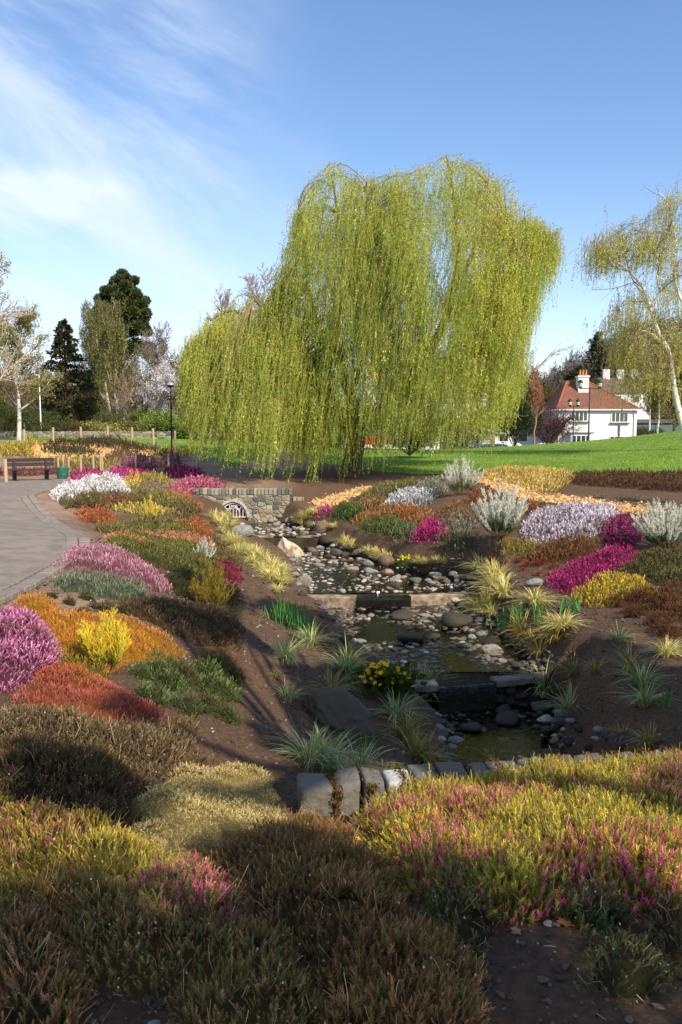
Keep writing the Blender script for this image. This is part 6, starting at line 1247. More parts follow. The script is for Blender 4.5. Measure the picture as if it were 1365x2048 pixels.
def decid(h, r, spec, bark, seed, leaf=None, lean=0, minr=.012, wob=.12, fork=None):
    """leaf = (count, jitter, length, width, colours, up)"""
    def f(root, z0):
        rg = np.random.default_rng(seed); base = trunk_line(h, lean, wob, rg, r); lv = branches(rg, base, spec)
        wood(lv[:2], cols=bark).build('trunk', M_BARK, root, True); 
        cr = wood(lv[2:], (4, 3, 3), bark[2:] or bark[-1:], minr).build('twigs', M_BARK, root)
        if leaf: p_, d_ = ends(lv); leafcloud(p_, d_, leaf[0], leaf[1], leaf[2], leaf[3], leaf[4], rg, leaf[5]).build('crown', M_LEAF, root)
    return f
def SP(a=16, b=9, c=8, up=.12, ang=.75, l1=.42, l2=.45, l3=.45, st=.22):
    return [(a, l1, ang, .45, 7, up, .12, st), (b, l2, .7, .5, 5, up * .6, .14, .15), (c, l3, .65, .5, 4, .02, .16, .15)]
GB = [(112, 100, 84), (120, 104, 88), (128, 108, 90), (134, 110, 92)]; PB = [(196, 188, 176), (170, 158, 144), (150, 132, 116), (140, 120, 104)]; BB = [(92, 78, 60), (104, 86, 68), (116, 96, 76), (122, 100, 80)]
# --- left background
place_tree(38, 885, 50, 'pale barked budding tree at the far left', decid(7.4, .15, SP(18, 9, 8, .10, .9, .36), PB, 1, (9000, .12, .12, .08, [((150, 148, 74), 4), ((170, 160, 92), 3), ((112, 122, 56), 3)], 0), minr=.012))
place_tree(-26, 885, 46, 'bare tree reaching in from the left edge', decid(9.2, .2, SP(20, 9, 7, .12, .95, .46), [(150, 136, 120), (160, 146, 128), (176, 160, 140), (184, 168, 146)], 2, (900, .1, .12, .07, [((206, 196, 170), 2)], 0), minr=.013))
place_tree(-60, 885, 62, 'green leafed tree cut by the left edge', decid(13, .24, SP(18, 9, 7), GB, 3, (14000, .22, .2, .14, [((112, 128, 54), 3), ((140, 140, 66), 2), ((80, 96, 40), 2)], 0)))
def conifer(h, wmax, seed, cols, droop=-.12, z0f=.08, n=190, lf=70, ragged=.3, tw=.28, bare=0, power=.9, lsz=.34):
    def f(root, _z):
        rg = np.random.default_rng(seed); P, Rr = trunk_line(h, 0, .06, rg, h * .016, 9); wood([(P, Rr)], cols=[(96, 70, 52)]).build('trunk', M_BARK, root, True)
        z = h * (z0f + (1 - z0f) * (np.arange(n) + rg.random(n)) / n); rad = wmax * np.clip(1 - (z / h - z0f) / (1 - z0f), 0, 1) ** power * (1 - ragged + 2 * ragged * rg.random(n)) + .15; low = z / h < (z0f + .12); rad[low] *= rg.uniform(.35, .9, low.sum())
        a = rg.uniform(0, 6.28, n); k = 5; Q = np.zeros((n, k, 3)); t_ = np.linspace(0, 1, k)
        for j, q in enumerate(t_): Q[:, j, 0] = np.cos(a) * rad * q; Q[:, j, 1] = np.sin(a) * rad * q; Q[:, j, 2] = z + rad * (.28 * q + droop * 2.2 * q ** 2) + rg.normal(0, .03, n)
        v, fc = tubes(Q, .03 * np.linspace(1, .3, k)[None].repeat(n, 0), 3); MB().add(v, fc, lin((88, 66, 50))).build('limbs', M_BARK, root)
        m_ = n * lf; i = rg.integers(0, n, m_); u = rg.random(m_) ** .6 * (k - 1); u0 = np.clip(u.astype(int), 0, k - 2); fr_ = (u - u0)[:, None]; pos = Q[i, u0] * (1 - fr_) + Q[i, u0 + 1] * fr_
        side = rg.uniform(-1, 1, m_) * rad[i] * tw * (1.1 - u / (k - 1)); pos[:, 0] += -np.sin(a[i]) * side; pos[:, 1] += np.cos(a[i]) * side; pos[:, 2] += -np.abs(side) * .25 + rg.normal(0, .07, m_)
        d = np.c_[np.cos(a[i]), np.sin(a[i]), -.25 + 0 * a[i]] + rg.normal(0, .45, (m_, 3)); v, fc = leaves(pos, d, lsz * rg.uniform(.5, 1.2, m_), lsz * .42, rg); c = pick(cols, m_, rg) * rg.uniform(.6, 1.3, (m_, 1)) * (.75 + .5 * rg.random(n)[i])[:, None]
        MB().add(v, fc, np.clip(c, 0, .9).repeat(4, 0)).build('crown', M_LEAF, root)
    return f
DK = [((62, 78, 44), 4), ((82, 92, 50), 3), ((110, 108, 62), 1.5)]
place_tree(136, 885, 72, 'dark ragged spruce with low drooping limbs on the left', conifer(10.8, 3.2, 11, [((56, 62, 34), 4), ((74, 72, 40), 3), ((92, 78, 50), 2)], -.10, .10, 170, 60, .42), 'conifer')
def clumpy(h, pts_px, px0, Y, seed, cols, trunk_r=.35, rr0=.9):
    """evergreen made of dense billowing foliage pads at given photo positions"""
    def f(root, z0):
        rg = np.random.default_rng(seed); o0 = np.array(root.location); ps = []; ds = []; segs = []
        for (x, y, wpx) in pts_px:
            for q in range(3):
                c = atY(x + rg.normal(0, wpx * .25), y + rg.normal(0, wpx * .22), Y) - o0; c[1] += rg.normal(0, wpx / FPX * Y * .6); r = wpx / FPX * Y * .5 * rg.uniform(.7, 1.1)
                n = 560; d = nrm(rg.normal(size=(n, 3))); sc = (r * rg.uniform(.55, 1.08, n))[:, None] * np.array([1, 1, .75]); ps.append(c + d * sc); ds.append(d + [0, 0, .4]); segs.append([(0, 0, max(c[2] - 1.6, .5)), (c[0] * .5, c[1] * .5, c[2] - .7), tuple(c)])
        P, Rr = trunk_line(h, 0, .05, rg, trunk_r, 9); wood([(P, Rr)], cols=[(92, 66, 48)]).build('trunk', M_BARK, root, True); S = np.array(segs); v, fc = tubes(S, np.tile([.09, .06, .03], (len(S), 1)), 4); MB().add(v, fc, lin((88, 66, 50))).build('limbs', M_BARK, root)
        ps = np.concatenate(ps); ds = np.concatenate(ds); n = len(ps); v, fc = leaves(ps, ds + rg.normal(0, .35, ds.shape), .38 * rg.uniform(.6, 1.2, n), .21, rg); c = pick(cols, n, rg) * rg.uniform(.8, 1.6, (n, 1)); MB().add(v, fc, c.repeat(4, 0)).build('crown', M_LEAF, root)
    return f
pts = [(240, 550, 16), (232, 568, 22), (252, 572, 24), (262, 560, 14), (225, 588, 22), (246, 592, 30), (268, 596, 24), (205, 604, 24), (222, 612, 28), (245, 616, 34), (270, 612, 28), (284, 602, 20), (203, 630, 26), (225, 634, 32), (252, 638, 34), (276, 632, 28), (290, 624, 14), (200, 646, 18), (215, 652, 24), (282, 652, 22), (265, 656, 26), (240, 660, 28), (210, 676, 30), (290, 660, 14), (232, 690, 40), (262, 690, 36), (195, 690, 26), (225, 730, 50), (250, 760, 50)]
place_tree(243, 885, 96, 'tall dark evergreen with billowing crown rising above the left trees', clumpy(19.5, pts, 243, 96, 12, DK), 'conifer')
# birches with weeping olive foliage
def hanging(topP, rg, n, lmin, lmax, lean, leaf_n, lsz, lw, cols, stemcol, stemr=.006, k=6, patch=None, hem=None, curl=.0, tv=None, jit=.12):
    """n hanging shoots from points topP. returns (stem MB, leaf MB)"""
    i = rg.integers(0, len(topP), n); st = topP[i] + rg.normal(0, jit, (n, 3)); L = rg.uniform(lmin, lmax, n); lean = np.full(n, lean, float)
    if tv is not None: L = L * tv[0][i]; lean = lean + tv[1][i]
    lean = lean[:, None] * np.array([1.0, 0.3])[None] 
    if hem is not None: L = np.minimum(L, np.maximum(st[:, 2] - hem(st[:, 0], st[:, 1]) + rg.normal(0, .25, n), .3))
    P = np.zeros((n, k, 3)); P[:, 0] = st; oa = rg.uniform(0, 6.28, n); o_ = np.c_[np.cos(oa), np.sin(oa)] * rg.uniform(.0, .35, n)[:, None]; sway = rg.normal(0, .035, (n, 2))
    for j in range(1, k):
        q = j / (k - 1); P[:, j, :2] = st[:, :2] + o_ * math.sqrt(q) * np.minimum(L, 1.6)[:, None] * .5 + (lean + sway) * (L * q ** 1.3)[:, None] + rg.normal(0, .015, (n, 2)); P[:, j, 2] = st[:, 2] + .10 * math.sin(q * 3.1) * np.minimum(L, 1) - L * q * (1 if q > .3 else .8)
    v, f = tubes(P, np.full((n, k), stemr) * np.linspace(1, .5, k)[None], 3); sm = MB().add(v, f, lin(stemcol))
    m_ = n * leaf_n; si = np.repeat(np.arange(n), leaf_n); u = rg.random(m_) ** .85 * (k - 1); u0 = np.clip(u.astype(int), 0, k - 2); fr_ = (u - u0)[:, None]; pos = P[si, u0] * (1 - fr_) + P[si, u0 + 1] * fr_
    keep = rg.random(m_) < np.clip(L[si] / (.75 * lmax), .25, 1); si, pos, u0 = si[keep], pos[keep], u0[keep]; m_ = len(pos)
    d = nrm(P[si, u0 + 1] - P[si, u0]) * 1.0 + rg.normal(0, .55, (m_, 3)); v, f = leaves(pos + rg.normal(0, .02, (m_, 3)), d, lsz * rg.uniform(.6, 1.25, m_), lw * rg.uniform(.7, 1.2, m_), rg)
    if callable(cols): c = cols(st, si, pos, i)
    else: c = pick(cols, n, rg)[si]
    c = c * rg.uniform(.75, 1.25, (m_, 1)); return sm, MB().add(v, f, np.clip(c, 0, .95).repeat(4, 0)), P
def birch(h, r, seed, cols, lean=0, nh=1500, bark=((214, 206, 196), (168, 152, 136), (112, 88, 70), (104, 80, 64)), spec=None, lmax=2.2, ln=14, lsz=.14):
    def f(root, z0):
        rg = np.random.default_rng(seed); lv = branches(rg, trunk_line(h, lean, .10, rg, r), spec or SP(16, 8, 5, .14, .6, .42, .42, .4, .25)); wood(lv[:2], cols=bark).build('trunk', M_BARK, root, True); wood(lv[2:], (4, 3), bark[2:], .010).build('twigs', M_BARK, root)
        p_, _ = ends(lv); s, l, _ = hanging(p_, rg, nh, .5, lmax, -.04, ln, lsz, lsz * .55, cols, (96, 76, 60), .007, 5); s.build('hanging_shoots', M_BARK, root); l.build('crown', M_LEAF, root)
    return f
OL = [((118, 126, 56), 4), ((142, 142, 68), 3), ((92, 98, 48), 2)]
place_tree(236, 885, 68, 'white stemmed birch with weeping olive foliage, right one of the pair', birch(10.2, .16, 21, OL, -.03, 1500), 'birch_tree')
place_tree(232, 885, 74, 'leaning birch left of the straight one, olive foliage', birch(10.2, .15, 22, OL, -.16, 1500), 'birch_tree')
place_tree(268, 885, 66, 'pale multi limbed bare tree beside the birches', decid(4.6, .10, SP(14, 9, 7, .16, .6, .55), [(196, 180, 164), (170, 150, 134), (146, 124, 108), (136, 116, 100)], 23, None, minr=.012))
place_tree(318, 885, 92, 'broad bare brown tree behind the blossom', decid(10.2, .22, SP(26, 12, 9, .2, .6, .5), [(98, 88, 74), (106, 96, 80), (118, 106, 90), (124, 110, 94)], 24, None, minr=.02))
place_tree(352, 885, 84, 'second bare brown tree between the evergreen and the willow', decid(7.4, .2, SP(24, 12, 9, .2, .6, .5), BB, 25, None, minr=.02))
BLW = [((236, 230, 232), 5), ((214, 206, 210), 3)]
place_tree(365, 882, 60, 'white blossoming cherry tree behind the black lamp post', decid(4.9, .13, SP(18, 10, 8, .04, .9, .55), GB, 26, (11000, .10, .10, .09, BLW, 0), minr=.010), 'blossom_tree')
place_tree(318, 882, 64, 'smaller white blossom tree left of the cherry', decid(5.0, .12, SP(16, 9, 8, .12, .7, .5), GB, 27, (5200, .10, .10, .09, BLW, 0), -.02, .010), 'blossom_tree')
FG = [((132, 160, 60), 4), ((156, 176, 80), 2), ((100, 128, 48), 2)]
def bush(w_, h, seed, cols, n=6000, lsz=.14, stemc=(90, 70, 52)):
    def f(root, z0):
        rg = np.random.default_rng(seed); k = 26; a = rg.uniform(0, 6.28, k); r = np.sqrt(rg.random(k)) * w_ / 2; P = np.zeros((k, 4, 3))
        for j in range(4): q = j / 3; P[:, j, 0] = np.cos(a) * r * q; P[:, j, 1] = np.sin(a) * r * q; P[:, j, 2] = h * q * (1 - .4 * (r / (w_ / 2)) ** 2)
        lv = branches(rg, (P, np.full((k, 4), .03)), [(7, .5, .7, .5, 4, .08, .15, .2), (6, .5, .7, .5, 3, .02, .15, .2)]); wood(lv, (4, 3, 3), [stemc], .008).build('stems', M_BARK, root)
        if n: p_, d_ = ends(lv); leafcloud(p_, d_, n, .13, lsz, lsz * .65, cols, rg, .1).build('foliage', M_LEAF, root)
    return f
for (x, Y, w_, h, sd, cols, lb) in [(320, 58, 2.6, 2.0, 1, FG, 'fresh green loose shrub in front of the blossom'), (385, 58, 2.4, 1.6, 2, FG, 'fresh green shrub at the left skirt of the willow'), (290, 62, 3.0, 2.2, 3, [((150, 156, 84), 3), ((120, 110, 60), 3)], 'twiggy budding shrub left of the blossom'),
        (120, 62, 3.6, 1.4, 4, [((70, 84, 40), 4), ((96, 104, 48), 2)], 'dark low shrub beneath the spruce'), (150, 60, 3.2, 1.1, 5, [((104, 80, 54), 4), ((84, 78, 44), 3)], 'brown low shrub behind the far posts'), (200, 62, 4.6, 1.2, 6, [((176, 176, 84), 4), ((140, 140, 70), 2)], 'low yellow green shrub behind the far posts'),
        (15, 66, 6, 3.0, 7, [((66, 92, 36), 4), ((50, 74, 30), 3)], 'dense green shrub at the far left edge'), (100, 70, 4, 2.2, 8, [((80, 100, 44), 4), ((104, 112, 56), 2)], 'green shrub behind the pale pole'), (245, 66, 5, 2.4, 9, [((96, 88, 54), 4), ((110, 120, 60), 3)], 'brushy undergrowth at the foot of the birches'),
        (180, 74, 6, 3.4, 10, [((84, 80, 46), 4), ((100, 104, 54), 3)], 'dark brushy thicket right of the spruce')]:
    place_tree(x, 884, Y, lb, bush(w_, h, 60 + sd, cols), 'shrub', None, 'shrub')
place_tree(820, 884, 46, 'green shrub seen under the right side of the willow', bush(3.2, 1.6, 75, FG, 4000), 'shrub', None, 'shrub')
# thicket behind the left trees: one far wood
def far_wood(name, label, xs, ys, zs, hs, n, cols, barkc, lsz, seed, stems=260):
    rg = np.random.default_rng(seed); mb = MB(); x = rg.uniform(*xs, n); y = rg.uniform(*ys, n); top = hs[0] + (hs[1] - hs[0]) * fbm(x * .13 + seed, y * .05, 3, seed); z = zs(x, y) + top * rg.random(n) ** .75
    v, f = leaves(np.c_[x, y, z], rg.normal(size=(n, 3)), lsz * rg.uniform(.5, 1.3, n), lsz * .6, rg); key = fbm(x * .35, z * .45, 3, seed + 2)[:, None]; c = pick(cols, n, rg) * (.45 + 1.1 * key) * rg.uniform(.8, 1.2, (n, 1)); mb.add(v, f, np.clip(c, 0, .9).repeat(4, 0))
    xs_ = rg.uniform(*xs, stems); ys_ = rg.uniform(*ys, stems); k = 4; P = np.zeros((stems, k, 3))
    for j in range(k): P[:, j, 0] = xs_ + rg.normal(0, .3, stems) * j; P[:, j, 1] = ys_; P[:, j, 2] = zs(xs_, ys_) + hs[1] * .8 * j / 3
    lv = branches(rg, (P, np.full((stems, k), .12) * np.linspace(1, .3, k)), [(8, .4, .6, .4, 4, .15, .12, .25), (7, .4, .6, .5, 3, .05, .15, .2)])
    for q, (Pq, Rq) in enumerate(lv): v, f = tubes(Pq, np.maximum(Rq, lsz * .07), 3); mb.add(v, f, lin(barkc), 1)
    tag(mb.build(name, [M_LEAF, M_BARK]), label, 'wood', kind='stuff')
zz = lambda x, y: H(x, y)
far_wood('woodland', 'brown and olive thicket behind the park trees on the left', (-66, -16), (88, 110), zz, (3.5, 9.5), 42000, [((92, 84, 52), 4), ((112, 98, 62), 3), ((96, 108, 54), 3), ((66, 76, 40), 2)], (104, 84, 70), .34, 3)
far_wood('woodland', 'low thicket behind the willow', (-18, 22), (112, 128), zz, (2.5, 5.5), 14000, [((92, 84, 60), 4), ((82, 90, 52), 3)], (104, 88, 78), .36, 4, 120)
# bare trees showing behind the willow
place_tree(455, 885, 66, 'bare tree top rising behind the left shoulder of the willow', decid(10.2, .2, SP(22, 10, 8, .14, .8, .42), [(120, 108, 96), (132, 118, 106), (146, 132, 120), (150, 136, 124)], 31, None, minr=.016))
place_tree(528, 885, 72, 'second bare tree top behind the left shoulder of the willow', decid(13.2, .22, SP(22, 10, 8, .16, .7, .36), [(120, 108, 96), (132, 118, 106), (146, 132, 120), (150, 136, 124)], 32, None, minr=.018))
place_tree(985, 890, 58, 'bare tree with spreading twigs right behind the willow', decid(9.8, .2, SP(24, 10, 8, .06, 1.0, .56), [(110, 92, 84), (124, 104, 98), (134, 116, 110), (140, 122, 116)], 33, None, minr=.014))
# --- right background
CPR = [(150, 100, 74), (164, 112, 84), (170, 112, 84), (176, 110, 82)]
place_tree(1069, 897, 62, 'young upright tree with copper twigs beside the white house', decid(4.9, .08, SP(16, 9, 7, .35, .38, .5, .5, .45, .35), [(150, 116, 94), (150, 112, 90), (156, 112, 90), (160, 112, 90)], 34, (2500, .06, .09, .05, [((176, 118, 88), 3), ((150, 104, 80), 2)], .3), minr=.012, wob=.04))
place_tree(1098, 897, 84, 'dark purple brown twiggy bush in front of the white house', bush(5.2, 4.2, 76, [((84, 50, 52), 4), ((110, 74, 68), 2)], 7000, .13, (92, 62, 58)), 'shrub', None, 'shrub')
place_tree(1030, 895, 80, 'glossy dark green holly tree left of the copper twigs', bush(4.4, 5.6, 77, [((48, 66, 34), 4), ((66, 84, 44), 3)], 16000, .22), 'tree', None, 'tree')
place_tree(1062, 890, 112, 'brown green tree behind the left corner of the tiled roof', decid(8.2, .2, SP(20, 10, 8, .08, .8, .5), BB, 35, (14000, .25, .24, .16, [((104, 88, 50), 3), ((84, 92, 44), 3), ((140, 86, 56), 1)], 0), minr=.02))
place_tree(1152, 860, 118, 'dark conifer just behind the roof left of the chimney', conifer(11.2, 4.4, 41, DK, -.05, .05, 150, 80, .35, .4, power=.6, lsz=.45), 'conifer')
place_tree(1194, 850, 150, 'tall dark fir rising behind the chimney', conifer(19.5, 3.6, 42, [((52, 66, 50), 4), ((70, 80, 60), 3)], -.05, .1, 150, 60, .45, .35, power=.55, lsz=.5), 'conifer')
place_tree(1180, 850, 152, 'thin grey half bare conifer left of the tall fir', conifer(18.5, 2.4, 43, [((104, 100, 88), 4), ((84, 88, 72), 3)], -.08, .1, 90, 22, .5, .3, power=.5, lsz=.4), 'conifer')
for i, (x, Y, h, lb) in enumerate([(1225, 145, 13, 'bare brown tree left of the white gabled house'), (1262, 142, 12, 'bare brown tree over the white gabled house'), (1310, 120, 11, 'bare tree between the gabled house and the birch')]):
    place_tree(x, 850, Y, lb, decid(h, .2, SP(24, 11, 9, .16, .6, .5), BB, 50 + i, (3500, .2, .2, .12, [((150, 112, 80), 2), ((120, 108, 70), 2)], 0), minr=.028))
place_tree(1290, 855, 108, 'low green shrub beside the right corner of the white house', bush(5.5, 2.2, 78, [((66, 84, 40), 4), ((90, 100, 52), 2)], 5000, .16), 'shrub', None, 'shrub')
place_tree(1318, 850, 72, 'olive leafed young tree at the right near the street light', birch(6.5, .11, 36, [((134, 130, 60), 4), ((156, 140, 66), 2)], 0, 900, lmax=1.6), 'birch_tree')
place_tree(1350, 850, 100, 'reddish brown leafy tree at the right edge', decid(9, .2, SP(20, 10, 8), BB, 54, (9000, .22, .24, .15, [((126, 92, 56), 3), ((104, 84, 50), 3)], 0), minr=.02))
# hill with far woods
hx_ = np.linspace(20, 420, 60); hy_ = np.linspace(165, 420, 40); HX_, HY_ = np.meshgrid(hx_, hy_, indexing='ij')
def hill_z(x, y): return -2 + 32 * sstep((x - 30) / 90) * sstep((y - 165) / 110) + 9 * sstep((y - 165) / 110) * fbm(x * .02, y * .02, 3, 8) * sstep((x - 20) / 60)
V = np.stack([HX_, HY_, hill_z(HX_, HY_)], -1).reshape(-1, 3); i, j = np.meshgrid(np.arange(59), np.arange(39), indexing='ij'); F = np.stack([i * 40 + j, (i + 1) * 40 + j, (i + 1) * 40 + j + 1, i * 40 + j + 1], -1).reshape(-1, 4)
MB().add(V, F).build('hill', mat('hill_ground', lin((96, 92, 62)) * .7, .95, noise=(.05, lin((84, 78, 56)) * .7, .4, .6)), smooth=True)['kind'] = 'structure'
far_wood('woodland', 'distant wooded hillside behind the white house', (60, 170), (190, 280), hill_z, (4, 11), 60000, [((84, 82, 62), 4), ((104, 88, 70), 3), ((66, 80, 56), 3), ((56, 68, 48), 2)], (104, 92, 86), .75, 5, 420)
far_wood('woodland', 'brown and green wood climbing behind the white houses at right', (44, 92), (138, 160), zz, (5, 12), 20000, [((124, 108, 80), 4), ((136, 116, 88), 3), ((112, 118, 74), 3), ((86, 98, 60), 2)], (112, 94, 80), .42, 7, 260)
place_tree(1087, 745, 190, 'far pine on the hill, left of two', conifer(9, 2.8, 44, [((66, 80, 58), 4)], -.02, .3, 70, 50, .4, .5, power=.5, lsz=.6), 'conifer'); place_tree(1108, 745, 190, 'far pine on the hill, right of two', conifer(9.5, 3.2, 45, [((66, 80, 58), 4)], -.02, .3, 70, 50, .4, .5, power=.5, lsz=.6), 'conifer')

# leaning birch at the right
def path_tube(px_pts, Y, r0, r1, dy=0.0):
    P = np.array([atY(x, y, Y) for x, y in px_pts]); P[:, 1] += np.linspace(0, dy, len(P)); P = smooth_line(P, 4); return P[None], np.linspace(r0, r1, len(P))[None]
def right_birch():
    Y = 42; rg = np.random.default_rng(91); p = atY(1372, 872, Y); o0 = np.array([p[0], Y, float(H(p[0], Y))]); root = empty('birch_tree', tuple(o0), 0, 'leaning white birch with drooping olive and bronze foliage at the right edge', 'tree')
    main = path_tube([(1372, 885), (1366, 853), (1350, 785), (1338, 706), (1318, 668), (1301, 618), (1286, 574), (1257, 542), (1236, 524)], Y, .20, .03)
    limbs = [path_tube([(1302, 612), (1322, 583), (1320, 550), (1333, 507), (1345, 470)], Y, .09, .02, .6), path_tube([(1336, 700), (1312, 678), (1285, 665), (1262, 668)], Y, .07, .02, -.8), path_tube([(1300, 602), (1272, 602), (1256, 600), (1248, 615)], Y, .04, .012, .8), path_tube([(1322, 583), (1345, 560), (1375, 545), (1400, 520)], Y, .05, .02, -.5),
             path_tube([(1320, 520), (1306, 500), (1295, 470), (1290, 455)], Y, .04, .012, .7), path_tube([(1400, 620), (1365, 600), (1352, 540), (1356, 470), (1340, 400), (1326, 380)], Y + 1.5, .10, .015, .5), path_tube([(1286, 574), (1262, 560), (1240, 500), (1225, 475)], Y, .04, .012, -.7), path_tube([(1257, 542), (1225, 530), (1205, 500), (1192, 490)], Y, .035, .01, .4)]
    mb = MB(); allp = []; 
    for P, Rr in [main] + limbs: v, f = tubes(P - o0, Rr, 8); mb.add(v, f, lin((222, 214, 204)) if Rr.max() > .06 else lin((150, 132, 112))); allp.append(P[0][len(P[0]) // 4:])
    mb.build('trunk', M_BIRCH, root, True)
    lv = [branches(rg, (P - o0, Rr), [(7, .30, .9, .5, 6, .02, .16, .3), (5, .45, .7, .5, 4, -.06, .16, .2)]) for P, Rr in [main] + limbs]; mb = MB()
    pts = []
    for l in lv:
        for Pq, Rq in l[1:]: v, f = tubes(Pq, np.clip(Rq, .005, .022), 3); mb.add(v, f, lin((136, 114, 94)))
        pts.append(l[2][0][:, 1:].reshape(-1, 3)); pts.append(l[1][0][:, 2:].reshape(-1, 3))
    pts = np.concatenate(pts)
    # hanging sprays where the photograph shows masses of foliage
    zones = [((1215, 480), 34, 26, 120, 2.2), ((1200, 505), 16, 20, 70, 2.2), ((1290, 475), 34, 34, 130, 1.8), ((1330, 455), 25, 40, 90, 1.8), ((1240, 500), 30, 24, 80, 1.9), ((1340, 400), 22, 24, 50, 1.0), ((1270, 600), 34, 40, 90, 1.9), ((1240, 640), 22, 24, 90, 2.2), ((1260, 690), 34, 30, 130, 2.4), ((1310, 650), 45, 50, 110, 1.8), ((1290, 740), 45, 34, 140, 2.0), ((1350, 560), 30, 70, 130, 1.8), ((1350, 700), 25, 60, 110, 2.0), ((1265, 760), 30, 20, 70, 1.6), ((1320, 500), 45, 30, 90, 1.6)]
    Z = []
    for (c, sx_, sy_, w_, _) in zones:
        n = int(w_ * 2.2); x = rg.normal(c[0], sx_ * .6, n); y = rg.normal(c[1], sy_ * .55, n); q = np.array([atY(a, b3, Y) for a, b3 in zip(x, y)]) - o0; q[:, 1] += rg.normal(0, 1.3, n); Z.append(q)
    Z = np.concatenate(Z); Zs = Z[::4]; v, f = tubes(mb_twigs(Zs, np.concatenate([p_[:, :] - o0 for p_ in allp]), rg), np.tile([.010, .007, .005], (len(Zs), 1)), 3); mb.add(v, f, lin((140, 118, 96))); mb.build('twigs', M_BARK, root)
    cols = lambda st, si, pos, ti: pick([((196, 190, 92), 4), ((220, 200, 110), 3), ((168, 176, 84), 4), ((186, 152, 92), 1)], len(si), rg) * (.7 + .6 * vnoise(st[si, 0] * 1.3, st[si, 2] * 1.3, 4))[:, None]
    s, l, _ = hanging(Z, rg, 3600, .3, 1.3, -.05, 17, .08, .042, cols, (150, 128, 92), .004, 5); s.build('hanging_shoots', M_BARK, root); l.build('crown', M_LEAF, root)
def mb_twigs(Z, A, rg):
    """twigs from each spray point back to the nearest wood"""
    P = np.zeros((len(Z), 3, 3))
    for i, z in enumerate(Z):
        d = np.linalg.norm(A - z - [0, 0, -.4], axis=1); a = A[d.argmin()]; P[i, 0] = a; P[i, 2] = z; P[i, 1] = (a + z) / 2 + [0, 0, .25] + rg.normal(0, .06, 3)
    return P
M_BIRCH = mat('birch_bark', attr=True, rough=.8, noise=(3.2, (0.08, 0.07, 0.06), .60, .68), bump=(20, .4, .01))
right_birch()

